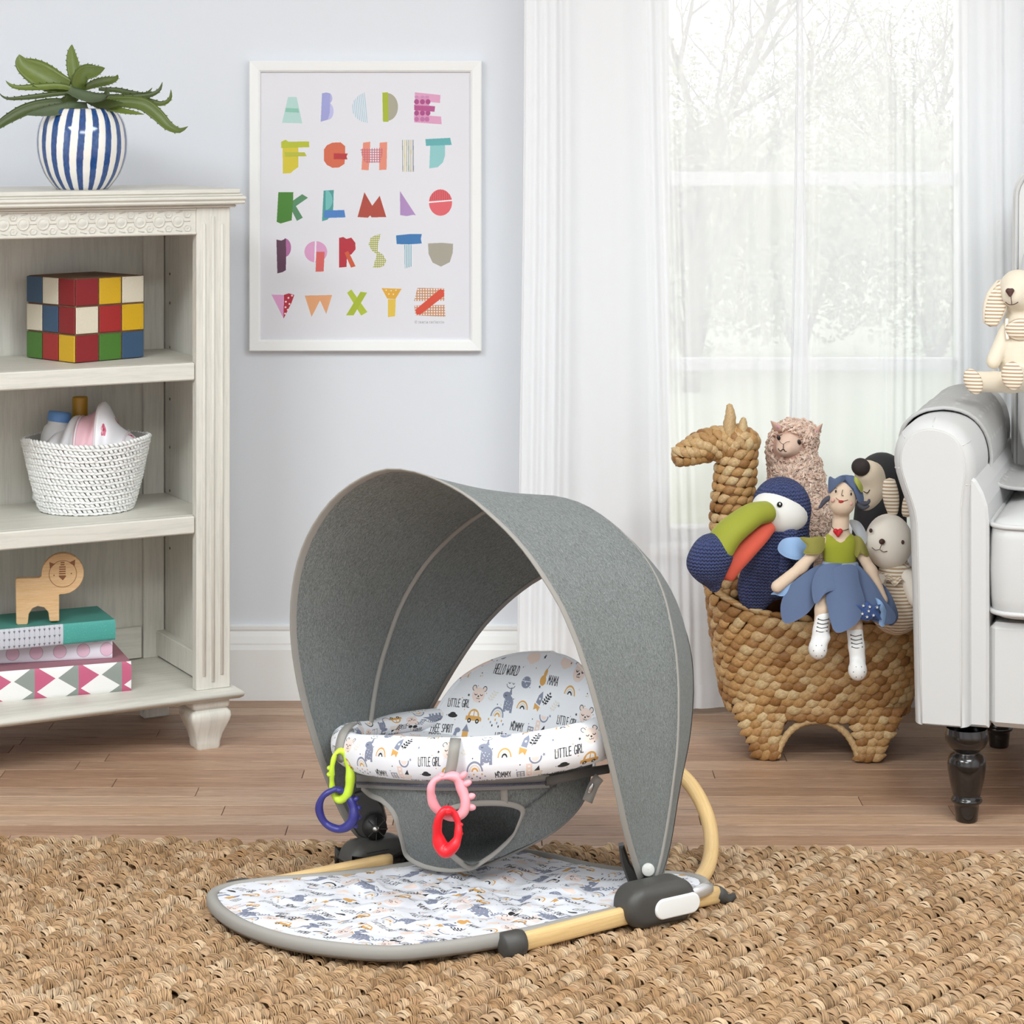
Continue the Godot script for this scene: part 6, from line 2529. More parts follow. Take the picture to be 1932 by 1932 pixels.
func build_rabbit():
	var z = 4.34
	var cream = M("e6dac6", 0.9, {"rim": 0.4})
	var stripe = stripe_mat()
	var t = thing("toy_rabbit", "cream plush rabbit with striped ears and foot soles sitting on the armchair arm", "plush toy", P(1925, 742, z))
	var st = S(true)
	var prims = [
		["e", P(1921, 549, z - 0.01), Vector3(0.036, 0.040, 0.036)],
		["e", P(1911, 556, z - 0.035), Vector3(0.021, 0.022, 0.018)],
		["e", P(1925, 668, z), Vector3(0.044, 0.062, 0.040)],
		[P(1922, 600, z), P(1924, 640, z), 0.025, 0.038],
		[P(1899, 622, z - 0.015), P(1874, 682, z - 0.025), 0.0135, 0.0135],
		[P(1951, 622, z - 0.015), P(1975, 682, z - 0.025), 0.0135, 0.0135],
		[P(1912, 722, z - 0.01), P(1846, 720, z - 0.05), 0.020, 0.019],
		[P(1930, 716, z - 0.02), P(1911, 710, z - 0.095), 0.022, 0.019],
	]
	blob(st, prims, 0.0042, 0.008)
	wpart("body", st, cream, t)
	for q in [[1836, 720, -0.067, 0.35, 17, 25], [1910, 709, -0.114, 0.1, 20, 27]]:
		st = S(true)
		ellipsoid(st, P(q[0], q[1], z + q[2]), Vector3(q[4], q[5], 7) / 1014.0, Basis.from_euler(Vector3(0.1, -0.35, q[3])), 20, 12)
		wpart("foot_sole", st, stripe, t)
	# ears
	for s in [[[1893, 532, 0.005], [1884, 555, -0.005], [1874, 590, -0.012], [1868, 612, -0.012]], [[1950, 530, 0.005], [1962, 555, -0.005], [1974, 590, -0.012], [1980, 612, -0.012]]]:
		st = S(true)
		var pth = []
		for q in s:
			pth.append(P(q[0], q[1], z + q[2] - 0.01))
		var sp = spline(pth, 14)
		var rr = []
		for i in 14:
			rr.append(0.008 + 0.0145 * sin(PI * (0.12 + 0.76 * i / 13.0)))
		tube(st, sp, rr, 16, false, 0.35, Vector3(1, 0.4, 0.2))
		var ear = wpart("ear", st, cream, t)
		st = S(true)
		for i in 14:
			sp[i] += Vector3(0.0, 0, 0.0045)
			rr[i] *= 0.82
		tube(st, sp, rr, 16, false, 0.25, Vector3(1, 0.4, 0.2))
		wpart("ear_lining", st, stripe, ear)
	# bib
	st = S(true)
	ellipsoid(st, P(1926, 622, z - 0.036), Vector3(0.029, 0.021, 0.014), Basis.IDENTITY, 20, 12)
	var bib = wpart("bib", st, stripe, t)
	st = S(true)
	tube(st, spline(pxl([[1900, 602, z - 0.026], [1899, 620, z - 0.034], [1901, 640, z - 0.037]]), 10), 0.0032, 8)
	wpart("bib_trim", st, M("f2ebdc", 0.9), bib)
	# face
	var br = M("4a2a24", 0.5)
	st = S(true)
	blob(st, [[P(1902.5, 549, z - 0.054), P(1905, 558, z - 0.057), 0.0052, 0.002], [P(1909, 548.5, z - 0.055), P(1907, 557, z - 0.057), 0.0046, 0.002]], 0.0009, 0.002)
	wpart("nose", st, br, t)
	st = S(true)
	tube(st, spline(pxl([[1907, 557, z - 0.056], [1908, 566, z - 0.0565], [1909, 574, z - 0.054]]), 8), 0.0008, 6)
	tube(st, spline(pxl([[1897, 570, z - 0.05], [1902, 574, z - 0.0525], [1909, 575, z - 0.053], [1916, 573, z - 0.052], [1921, 570, z - 0.05]]), 10), 0.0008, 6)
	wpart("mouth", st, br, t)

var _stripe: StandardMaterial3D
func stripe_mat() -> StandardMaterial3D:
	if _stripe == null:
		var g = tex(64, 64, func(x, y):
			var s = 0.5 + 0.5 * sin(TAU * y / 16.0)
			return Color.html("efe6d6").lerp(Color.html("b89a7c"), smoothstep(0.45, 0.7, s)))
		_stripe = M("ffffff", 0.9, {"tex": g, "tri": 38.0})
	return _stripe

# ------------------------------------------------------------------ woven basket and the soft toys in it
func basket_plan(a, h):      # centre, half sizes of the basket at angle a and height h (0..1), world coordinates
	var hx = lerpf(0.170, 0.213, pow(h, 0.65))
	var hz = lerpf(0.118, 0.142, pow(h, 0.6))
	var ca = cos(a)
	var sa = sin(a)
	var x = signf(ca) * pow(absf(ca), 0.72) * hx
	var z = signf(sa) * pow(absf(sa), 0.72) * hz
	return Vector3(x, 0, z)

func build_toys():
	var c = Vector3(0.602, 0, -4.62)
	var turn = -0.10
	var t = thing("toy_basket", "brown woven toy basket shaped like a llama, standing between curtain and armchair", "basket", c, turn)
	var r = RandomNumberGenerator.new()
	r.seed = 17
	# shell
	var y0 = 0.082
	var rim = func(a): return 0.318 - 0.045 * pow(maxf(0.0, sin(a)), 1.0) + 0.012 * -cos(a)
	var st = S(true)
	var rows = []
	for q in [[0.0, 1.0], [0.3, 1.0], [0.7, 1.0], [1.0, 1.0], [1.0, 0.93], [0.7, 0.93], [0.02, 0.93]]:
		var row = []
		for k in 65:
			var a = TAU * k / 64.0
			var p = basket_plan(a, q[0]) * (0.972 * q[1])
			p.y = lerpf(y0, rim.call(a), q[0])
			row.append(p)
		rows.append(row)
	grid(st, rows)
	var bot = []
	for k in 65:
		bot.append(Vector3(0, y0 + 0.004, 0))
	grid(st, [rows[0], bot])
	var bodym = M("6f4a2a", 0.9)
	var body = part("basket_body", st, bodym, t)
	# one braided leaf strand: pointed twisted lens
	var lens = []
	for v in 4:
		st = S(true)
		var path = []
		var rad = []
		for i in 9:
			var u = i / 8.0
			path.append(Vector3((u - 0.5) * 0.041, (u - 0.5) * 0.015 * (1.0 if v != 2 else 0.7) + 0.0015 * sin(u * 6.0 + v), 0.0035 * sin(PI * u)))
			rad.append(0.0006 + 0.0106 * pow(sin(PI * (0.02 + 0.96 * u)), 1.05))
		tube(st, path, rad, 10, false, 0.62, Vector3.UP)
		lens.append(mesh_of(st))
	var fib = tex(128, 128, func(x, y):
		var a = wrapped(x, y, 128, 128, 0.6, 7.0) * 0.5 + 0.5
		var b = wrapped(x, y, 128, 128, 1.5, 18.0, 4.0) * 0.5 + 0.5
		return Color(0.72, 0.66, 0.60).lerp(Color(1.0, 1.0, 1.0), smoothstep(0.2, 0.75, a * 0.55 + b * 0.45)))
	var sm = []
	var hexes = ["d0ac7a", "c1975f", "dcbd8d", "b38653", "cba068", "e0c697", "a67844", "d5b17c"]
	for h in hexes:
		sm.append(M(h, 0.55, {"tex": fib, "uvs": Vector3(30, 22, 1)}))
	var stm = M("ffffff", 0.55, {"tex": fib, "uvs": Vector3(30, 22, 1), "vc": true})
	var front = []       # transforms of strands that face the room
	var rest = []
	var nrow = 13
	for i in nrow:
		var f = (i + 0.5) / nrow
		var pts = []
		for k in 241:
			var a = TAU * k / 240.0
			var p = basket_plan(a, f)
			p.y = lerpf(y0, rim.call(a), f)
			pts.append(p)
		var n = 46
		var ev = even(pts, n + 1)
		for k in n:
			var e = fposmod(k + 0.5 * (i % 2), n)
			var p = ev[int(e)].lerp(ev[int(e) + 1], e - int(e))
			var tg = (ev[int(e) + 1] - ev[int(e)]).normalized()
			var nn = tg.cross(Vector3.UP).normalized()
			if nn.dot(Vector3(p.x, 0, p.z)) < 0: nn = -nn
			var up = nn.cross(-tg).normalized()
			up = Vector3.UP
			var b = Basis(up.cross(nn).normalized(), up, nn) * Basis.from_euler(Vector3(r.randf_range(-0.1, 0.1), r.randf_range(-0.12, 0.12), r.randf_range(-0.12, 0.12)))
			b = b.scaled_local(Vector3(0.95, 1.0, 1.0) * r.randf_range(0.92, 1.1))
			var x = Transform3D(b, p + nn * r.randf_range(-0.001, 0.002))
			if nn.z > 0.15:
				front.append(x)
			else:
				rest.append(x)
	# rim braid
	for k in 62:
		var a = TAU * k / 62.0
		var p = basket_plan(a, 1.0) * 0.965
		p.y = rim.call(a) + 0.003
		var p2 = basket_plan(a + 0.05, 1.0) * 0.965
		var tg = (Vector3(p2.x, 0, p2.z) - Vector3(p.x, 0, p.z)).normalized()
		var b = Basis(tg, Vector3.UP, tg.cross(Vector3.UP)) * Basis.from_euler(Vector3(-0.9, 0, 0.5))
		var x = Transform3D(b, p)
		if sin(a) > 0.15: front.append(x)
		else: rest.append(x)
	front.sort_custom(func(a, b): return a.basis.z.normalized().z > b.basis.z.normalized().z)
	var count = 0
	for x in front:
		var o = x
		if count < 165:
			piece("strand", lens[r.randi() % 4], sm[r.randi() % sm.size()], body, o)
			count += 1
		else:
			rest.append(o)
	# neck and head: curved tube wound with strands
	var wpt = func(u, v, z): return t.transform.affine_inverse() * P(u, v, z)
	var neck = spline([wpt.call(1392, 1120, 4.60), wpt.call(1388, 1040, 4.60), wpt.call(1382, 960, 4.60), wpt.call(1387, 900, 4.60), wpt.call(1391, 860, 4.60), wpt.call(1396, 826, 4.60)], 18)
	var head = spline([wpt.call(1400, 836, 4.60), wpt.call(1372, 836, 4.60), wpt.call(1340, 838, 4.595), wpt.call(1310, 849, 4.59), wpt.call(1287, 859, 4.585), wpt.call(1274, 862, 4.583)], 12)
	var nr = []
	for i in 18: nr.append(lerpf(0.046, 0.033, pow(i / 17.0, 0.8)))
	var hr = []
	for i in 12: hr.append([0.030, 0.029, 0.028, 0.0275, 0.027, 0.026, 0.0245, 0.0225, 0.020, 0.017, 0.013, 0.007][i])
	st = S(true)
	tube(st, neck, nr, 16, false, 0.85)
	tube(st, head, hr, 16, false, 0.9)
	var nk = part("llama_neck", st, bodym, t)
	var fr2 = []
	for w in [[neck, nr, 17, 11, 0.85], [head, hr, 12, 9, 0.9]]:
		for i in w[2]:
			var s = (i + 0.5) / w[2] * (w[0].size() - 1)
			var p0 = w[0][int(s)].lerp(w[0][mini(int(s) + 1, w[0].size() - 1)], s - int(s))
			var tg = (w[0][mini(int(s) + 1, w[0].size() - 1)] - w[0][int(s)]).normalized()
			var rad = w[1][int(s)]
			var X = tg.cross(Vector3(0, 0, 1)).normalized()
			var Y2 = tg.cross(X)
			var n = maxi(4, int(TAU * rad / 0.019))
			for k in n:
				var a = TAU * (k + 0.5 * (i % 2)) / n
				var nn = (X * cos(a) + Y2 * sin(a) * w[4]).normalized()
				var p = p0 + X * cos(a) * rad * 0.98 + Y2 * sin(a) * rad * w[4] * 0.98
				var side = tg.cross(nn).normalized()
				var b = Basis(side, tg, side.cross(tg)) if side.cross(tg).dot(nn) > 0 else Basis(-side, tg, nn)
				b = b * Basis.from_euler(Vector3(0, 0, r.randf_range(-0.25, 0.25)))
				b = b.scaled_local(Vector3(0.72, 0.88, 0.9) * r.randf_range(0.92, 1.08))
				if nn.z > 0.0: fr2.append(Transform3D(b, p))
				else: rest.append(Transform3D(b, p))
	# crown of the llama's head
	var cr = wpt.call(1398, 836, 4.60)
	for k in 26:
		var ph = acos(1.0 - (k + 0.5) / 26.0 * 0.95)
		var th = k * 2.4
		var nn = Vector3(sin(ph) * cos(th), cos(ph), sin(ph) * sin(th))
		if nn.x < -0.5: continue
		fr2.append(Transform3D(look_basis(nn, Vector3(0.2, 0.3, 0.9)).scaled_local(Vector3(0.75, 0.9, 0.9)), cr + nn * Vector3(0.031, 0.026, 0.029)))
	# blunt tip of the muzzle
	var tp = wpt.call(1287, 860, 4.585)
	for k in 10:
		var th = k * 2.4
		var ph = 0.25 + 0.11 * k
		var nn = Vector3(-cos(ph), sin(ph) * cos(th), sin(ph) * sin(th))
		if nn.z < -0.55: continue
		fr2.append(Transform3D(look_basis(nn, Vector3(0.2, 0.3, 0.9)).scaled_local(Vector3(0.62, 0.75, 0.9)), tp + nn * Vector3(0.013, 0.014, 0.014)))
	# ears: pointed strips bound with strands
	for e in [[[1376, 838], [1374, 805], [1376, 785], [1374, 764], 0.0205], [[1393, 836], [1398, 815], [1400, 800], [1401, 789], 0.0172]]:
		st = S(true)
		var ep = []
		for q in 4:
			ep.append(wpt.call(e[q][0] + 2, e[q][1], 4.592))
		ep = spline(ep, 14)
		var er2 = []
		for i in 14:
			er2.append(e[4] * pow(1.0 - i / 14.5, 0.5) * (0.75 + 0.5 * sin(PI * i / 20.0)) * (1.0 + 0.10 * (i % 2)))
		tube(st, ep, er2, 10, false, 0.7)
		part("llama_ear", st, sm[2 if e[4] > 0.018 else 5], nk)
	for x in fr2:
		piece("strand", lens[r.randi() % 4], sm[r.randi() % sm.size()], nk, x)
	# legs: two arched woven ends, front and back
	for zz in [0.10, -0.10]:
		for side in [-1, 1]:
			st = S(true)
			var rr = []
			for i in 9:
				var f = i / 8.0
				var y = lerpf(0.005, 0.10, f)
				var xo = side * lerpf(0.118, 0.178, pow(f, 0.8)) 
				var xi = side * (0.075 + 0.0 if f < 0.2 else lerpf(0.075, 0.03, pow((f - 0.2) / 0.8, 2.5)))
				xo = side * lerpf(0.122, 0.166, f)
				rr.append([Vector3(xi, y, zz + 0.013), Vector3(xo, y, zz + 0.008), Vector3(xo, y, zz - 0.015), Vector3(xi, y, zz - 0.02)])
			grid(st, rr, [], true)
			quad(st, rr[0][0], rr[0][1], rr[0][2], rr[0][3])
			var lg = part("leg", st, bodym, t)
			if zz > 0:
				for i in 7:
					var f = (i + 0.35) / 6.6
					var k8 = f * 8.0
					var A = rr[int(k8)]
					var n = maxi(2, int(absf(A[1].x - A[0].x) / 0.021) + 1)
					for k in n:
						var s = (k + 0.5) / n
						var p = A[0].lerp(A[1], s)
						p.y = lerpf(0.008, 0.104, f)
						var b = Basis.from_euler(Vector3(r.randf_range(-0.1, 0.1), 0.15 * side * (s - 0.3), side * -0.15 + r.randf_range(-0.15, 0.15))).scaled_local(Vector3(0.8, 0.92, 0.9))
						piece("strand", lens[r.randi() % 4], sm[r.randi() % sm.size()], lg, Transform3D(b, p + Vector3(0, 0, 0.006)))
	# bound cord over the arch
	st = S(true)
	var cord = []
	for q in [[-0.078, 0.006], [-0.072, 0.028], [-0.055, 0.056], [-0.03, 0.074], [0.0, 0.080], [0.03, 0.074], [0.055, 0.056], [0.072, 0.028], [0.078, 0.006]]:
		cord.append(Vector3(q[0], q[1], 0.118))
	cord = spline(cord, 60)
	var crr = []
	for i in 60: crr.append(0.0058 + 0.0016 * absf(sin(i * 1.1)))
	tube(st, cord, crr, 8)
	part("arch_binding", st, sm[2], t)
	var cols = []
	for x in rest: cols.append(L(hexes[r.randi() % hexes.size()]))
	multi("far_strands", lens[0], stm, rest, cols, body)
	build_alpaca()
	build_badger()
	build_basket_rabbit()
	build_toucan()
	build_doll()

func knit_mat(hex, sc) -> StandardMaterial3D:
	var b = knit_tex()
	return M(hex, 0.9, {"tex": b[0], "bump": b[1], "bs": 0.5, "tri": sc, "rim": 0.3})

var _knit = []
func knit_tex():
	if _knit.size() == 0:
		var f = func(x, y):
			var u = fposmod(x / 128.0 * 8.0, 1.0)
			var v = fposmod(y / 128.0 * 8.0 + absf(u - 0.5) * 0.9, 1.0)
			return (1.0 - pow(absf(v - 0.5) * 2.0, 2.0)) * (0.55 + 0.45 * pow(sin(PI * fposmod(u * 2.0, 1.0)), 0.5))
		_knit = [gtex(128, 128, func(x, y): return 0.5 + 0.5 * f.call(x, y)), gtex(128, 128, f)]
	return _knit

func tilt_basis(deg) -> Basis:
	return Basis.from_euler(Vector3(0, 0, deg_to_rad(deg)))

func build_toucan():
	var z = 4.50
	var t = thing("toy_toucan", "plush toucan with navy knitted body, white face and big green and orange beak", "plush toy", P(1450, 1110, z))
	var navy = knit_mat("4f5c94", 19.0)
	var st = S(true)
	blob(st, [["e", P(1470, 1060, z + 0.015), Vector3(0.066, 0.072, 0.05)], [P(1478, 965, z), P(1468, 1040, z + 0.01), 0.050, 0.060], ["e", P(1425, 1110, z + 0.02), Vector3(0.035, 0.05, 0.03)], ["e", P(1473, 952, z), Vector3(0.0535, 0.0535, 0.05)]], 0.005, 0.02)
	wpart("body", st, navy, t)
	# white face
	st = S(true)
	ellipsoid(st, P(1471, 966, z - 0.018), Vector3(0.0555, 0.0440, 0.0465), tilt_basis(-16), 30, 18)
	wpart("face", st, M("e9e7e2", 0.95, {"rim": 0.4}), t)
	# eye
	st = S(true)
	ellipsoid(st, P(1471, 952, z - 0.0625), Vector3(0.0054, 0.0054, 0.003), Basis.IDENTITY, 16, 8)
	var eye = wpart("eye", st, M("17181a", 0.2), t)
	st = S(true)
	ellipsoid(st, P(1471.5, 951, z - 0.0655), Vector3(0.0016, 0.0024, 0.001), Basis.IDENTITY, 10, 6)
	wpart("eye_glint", st, M("f2f2f2", 0.2), eye)
	# upper beak, lower beak, knitted tip
	var velvet = M("989c2e", 0.75, {"rim": 0.6})
	st = S(true)
	var up = spline(pxl([[1446, 966, z - 0.055], [1424, 970, z - 0.072], [1402, 984, z - 0.088], [1374, 1008, z - 0.10], [1352, 1040, z - 0.105]]), 22)
	var rr = []
	for i in 22: rr.append(lerpf(0.0275, 0.036, i / 21.0))
	tube(st, up, rr, 22, false, 0.75)
	wpart("upper_beak", st, velvet, t)
	st = S(true)
	var lo = spline(pxl([[1450, 992, z - 0.052], [1432, 1012, z - 0.068], [1408, 1036, z - 0.078], [1384, 1064, z - 0.085], [1370, 1090, z - 0.088]]), 22)
	rr = []
	for i in 22: rr.append(lerpf(0.0165, 0.0235, sin(PI * 0.55 * i / 21.0)) * (1.0 - 0.35 * pow(i / 21.0, 4.0)))
	tube(st, lo, rr, 18, false, 0.9)
	wpart("lower_beak", st, M("e2604a", 0.8, {"rim": 0.5}), t)
	st = S(true)
	blob(st, [[P(1345, 1044, z - 0.108), P(1336, 1062, z - 0.108), 0.038, 0.036], [P(1336, 1062, z - 0.108), P(1348, 1106, z - 0.10), 0.036, 0.012]], 0.0045, 0.02)
	wpart("beak_tip", st, navy, t)
	# wing
	st = S(true)
	blob(st, [[P(1490, 1010, z - 0.045), P(1478, 1075, z - 0.05), 0.016, 0.010]], 0.004, 0.01)
	wpart("wing", st, navy, t)

func build_alpaca():
	var z = 4.665
	var t = thing("toy_alpaca", "fluffy pink-beige plush alpaca standing at the back of the woven basket", "plush toy", P(1515, 1060, z))
	var fur = M("cfa896", 0.95, {"rim": 0.5})
	var st = S(true)
	blob(st, [[P(1492, 850, z), P(1502, 900, z), 0.040, 0.041], [P(1502, 900, z), P(1520, 980, z), 0.041, 0.050], [P(1520, 980, z), P(1526, 1080, z), 0.050, 0.06], ["e", P(1503, 822, z), Vector3(0.036, 0.024, 0.034)]], 0.006, 0.02)
	var bm = mesh_of(st)
	wpart("body", bm, fur, t)
	# fur tufts all over the body
	st = S(true)
	for q in 3:
		var o = Vector3((q - 1) * 0.002, 0.001 * (q % 2), 0)
		tube(st, [o + Vector3(0, 0, -0.003), o + Vector3(0.001, 0.001, 0.003), o + Vector3(0.0035, 0.0005 - 0.001 * q, 0.0065), o + Vector3(0.0065, -0.003, 0.007), o + Vector3(0.008, -0.006, 0.005)], [0.0013, 0.0016, 0.0015, 0.0012, 0.0004], 5)
	var tuft = mesh_of(st)
	var ar = bm.surface_get_arrays(0)
	var vs = ar[Mesh.ARRAY_VERTEX]
	var ns = ar[Mesh.ARRAY_NORMAL]
	var r = RandomNumberGenerator.new()
	r.seed = 2
	var xs = []
	var cs = []
	var inv = t.global_transform.affine_inverse()
	var faceAt = P(1486, 842, z - 0.03)
	for i in vs.size():
		for k in 4:
			if vs[i].distance_to(faceAt) < 0.034 or vs[i].y < 0.35: continue
			var n: Vector3 = -ns[i] if ns[i].dot(vs[i] - P(1505, maxf(845, 230 + (CY - vs[i].y) * F / z), z)) < 0 else ns[i]
			var b = look_basis(n) * Basis.from_euler(Vector3(r.randf_range(-0.4, 0.4), r.randf_range(-0.4, 0.4), r.randf() * TAU))
			xs.append(inv * Transform3D(b * r.randf_range(0.75, 1.2), vs[i] + Vector3(r.randf_range(-1, 1), r.randf_range(-1, 1), r.randf_range(-1, 1)) * 0.003))
			cs.append(L("d9b6a2").lerp(L("f0d9c8"), r.randf()) * r.randf_range(0.85, 1.1))
	multi("fur", tuft, M("ffffff", 0.95, {"vc": true, "rim": 0.4}), xs, cs, t)
	var skin = M("dfbfab", 0.85, {"rim": 0.4})
	st = S(true)
	blob(st, [["e", P(1489, 840, z - 0.030), Vector3(0.026, 0.024, 0.022)], ["e", P(1481, 848, z - 0.046), Vector3(0.0165, 0.013, 0.014)]], 0.003, 0.01)
	var face = wpart("muzzle", st, skin, t)
	for s in [[1462, 802, 1454, 794, 1470, 812, 28], [1544, 810, 1552, 799, 1536, 822, -30]]:
		st = S(true)
		tube(st, [P(s[4], s[5], z - 0.01), P((s[0] + s[4]) / 2.0, (s[1] + s[5]) / 2.0, z - 0.012), P(s[0], s[1], z - 0.012), P(s[2], s[3], z - 0.01)], [0.0125, 0.0165, 0.0125, 0.001], 12, false, 0.45)
		var ear = wpart("ear", st, fur, t)
		st = S(true)
		tube(st, [P(s[4], s[5], z - 0.0155), P((s[0] + s[4]) / 2.0, (s[1] + s[5]) / 2.0, z - 0.018), P(s[0], s[1], z - 0.0165)], [0.008, 0.0120, 0.007], 10, false, 0.3)
		wpart("ear_lining", st, M("cf9bab", 0.9), ear)
	var blk = M("1c1514", 0.4)
	for e in [[1508, 834, -0.0475], [1469, 826, -0.040]]:
		st = S(true)
		ellipsoid(st, P(e[0], e[1], z + e[2]), Vector3(0.0036, 0.0055, 0.002), tilt_basis(15), 12, 8)
		tube(st, [P(e[0] + 2, e[1] - 4, z + e[2] - 0.001), P(e[0] + 7, e[1] - 6, z + e[2] - 0.001)], 0.0007, 5)
		wpart("eye", st, blk, t)
	st = S(true)
	tube(st, spline(pxl([[1470, 832, z - 0.052], [1477, 838, z - 0.060], [1484, 834, z - 0.058], [1490, 833, z - 0.054]]), 10), 0.0005, 5)
	tube(st, pxl([[1478, 838, z - 0.0605], [1478, 846, z - 0.0615]]), 0.0009, 5)
	tube(st, spline(pxl([[1468, 846, z - 0.056], [1472, 851, z - 0.0595], [1478, 847, z - 0.0615], [1482, 852, z - 0.060], [1490, 849, z - 0.056]]), 12), 0.0009, 5)
	wpart("stitched_mouth", st, blk, face)

func build_badger():
	var z = 4.60
	var t = thing("toy_badger", "black plush badger with a cream face and big black nose behind the doll", "plush toy", P(1660, 1090, z))
	var black = M("2c2a2b", 0.95, {"rim": 0.6})
	var st = S(true)
	blob(st, [["e", P(1664, 905, z), Vector3(0.050, 0.054, 0.045)], [P(1662, 950, z), P(1655, 1100, z + 0.01), 0.050, 0.06]], 0.006, 0.02)
	wpart("body", st, black, t)
	st = S(true)
	blob(st, [["e", P(1645, 920, z - 0.022), Vector3(0.034, 0.050, 0.034), tilt_basis(-12)], ["e", P(1637, 893, z - 0.04), Vector3(0.026, 0.026, 0.022)]], 0.004, 0.012)
	wpart("face", st, M("d6c4ad", 0.9, {"rim": 0.4}), t)
	st = S(true)
	ellipsoid(st, P(1624, 881, z - 0.058), Vector3(0.0185, 0.0175, 0.014), tilt_basis(-10), 20, 12)
	wpart("nose", st, M("2e2524", 0.8, {"rim": 0.4}), t)
	st = S(true)
	tube(st, spline(pxl([[1629, 927, z - 0.056], [1636, 930, z - 0.057], [1641, 924, z - 0.055]]), 8), 0.0009, 5)
	wpart("closed_eye", st, M("2a2120", 0.7), t)
	st = S(true)
	ellipsoid(st, P(1700, 868, z), Vector3(0.016, 0.014, 0.008), Basis.IDENTITY, 14, 8)
	wpart("ear", st, black, t)

func build_basket_rabbit():
	var z = 4.455
	var t = thing("toy_rabbit", "cream knitted rabbit with a striped ruffle collar in the woven basket beside the armchair", "plush toy", P(1690, 1150, z))
	var cream = M("f6eee2", 0.92, {"rim": 0.4})
	var st = S(true)
	ellipsoid(st, P(1677, 1022, z), Vector3(0.0455, 0.0530, 0.042), Basis.IDENTITY, 32, 20)
	wpart("head", st, cream, t)
	st = S(true)
	blob(st, [[P(1690, 1085, z + 0.005), P(1690, 1150, z + 0.01), 0.034, 0.048]], 0.005, 0.01)
	wpart("striped_body", st, stripe_mat(), t)
	st = S(true)
	blob(st, [[P(1712, 1090, z - 0.02), P(1730, 1128, z - 0.035), 0.016, 0.018], [P(1660, 1095, z - 0.02), P(1650, 1130, z - 0.02), 0.013, 0.014]], 0.004, 0.004)
	wpart("arm", st, cream, t)
	# ruffle collar
	st = S(true)
	var rows = []
	for i in 4:
		var row = []
		for k in 97:
			var a = TAU * k / 96.0
			var s = i / 3.0
			var rr = lerpf(0.024, 0.048, s)
			var wob = sin(a * 11.0) * 0.006 * s
			row.append(P(1682, 1078, z) + Vector3(cos(a) * rr, wob - 0.014 * s * 1.0, sin(a) * rr * 0.85 + wob * 0.3))
		rows.append(row)
	grid(st, rows)
	wpart("ruffle_collar", st, stripe_mat(), t)
	for e in [[1684, 962, 1680, 930, 1678, 905, 0.013], [1712, 965, 1722, 940, 1740, 925, 0.012]]:
		st = S(true)
		var pth = spline(pxl([[e[0], e[1] + 8, z], [e[0], e[1], z], [e[2], e[3], z + 0.005], [e[4], e[5], z + 0.01]]), 12)
		var rr = []
		for i in 12: rr.append(0.006 + e[6] * 0.75 * sin(PI * (0.1 + 0.75 * i / 11.0)))
		tube(st, pth, rr, 14, false, 0.4, Vector3(1, 0, 0.1))
		wpart("ear", st, stripe_mat(), t)
	var br = M("4c2f28", 0.6)
	st = S(true)
	ellipsoid(st, P(1664, 1022, z - 0.042), Vector3(0.0058, 0.0056, 0.004), Basis.IDENTITY, 14, 8)
	wpart("nose", st, br, t)
	for e in [[1643, 1001, -0.028], [1703, 1023, -0.037]]:
		st = S(true)
		ellipsoid(st, P(e[0], e[1], z + e[2]), Vector3(0.0034, 0.0042, 0.003), Basis.IDENTITY, 12, 8)
		wpart("eye", st, br, t)
	st = S(true)
	tube(st, pxl([[1663, 1028, z - 0.0445], [1660, 1036, z - 0.0435]]), 0.0007, 5)
	tube(st, spline(pxl([[1645, 1033, z - 0.034], [1652, 1038, z - 0.039], [1660, 1037, z - 0.0425], [1666, 1041, z - 0.0415], [1674, 1040, z - 0.041]]), 12), 0.0007, 5)
	wpart("stitched_mouth", st, br, t)

func petal(st, pts, z0, z1, thick = 0.002):
	# soft felt petal: outline in picture units, hung between depths z0 (top) and z1 (foot), slightly rounded
	var fl = []
	for q in pts: fl.append(Vector2(q[0], q[1]))
	var poly = PackedVector2Array(loop_spline(fl, 40))
	var lo = 1e9
	var hi = -1e9
	var xl = 1e9
	var xh = -1e9
	for p in poly:
		lo = minf(lo, p.y); hi = maxf(hi, p.y)
		xl = minf(xl, p.x); xh = maxf(xh, p.x)
	var f = func(p, d):
		var s = (p.y - lo) / (hi - lo)
		var x = (p.x - xl) / (xh - xl) * 2.0 - 1.0
		return P(p.x, p.y, lerpf(z0, z1, s) + 0.012 * x * x + d)
	# strips from a centre point outwards keep the sheet smooth
	var cen = Vector2((xl + xh) / 2, (lo + hi) / 2)
	for d in [-thick, thick]:
		var rows = []
		for i in 7:
			var row = []
			for k in 41:
				row.append(f.call(cen.lerp(poly[k % 40], i / 6.0), d * (1.0 - pow(i / 6.0, 4.0))))
			rows.append(row)
		grid(st, rows)

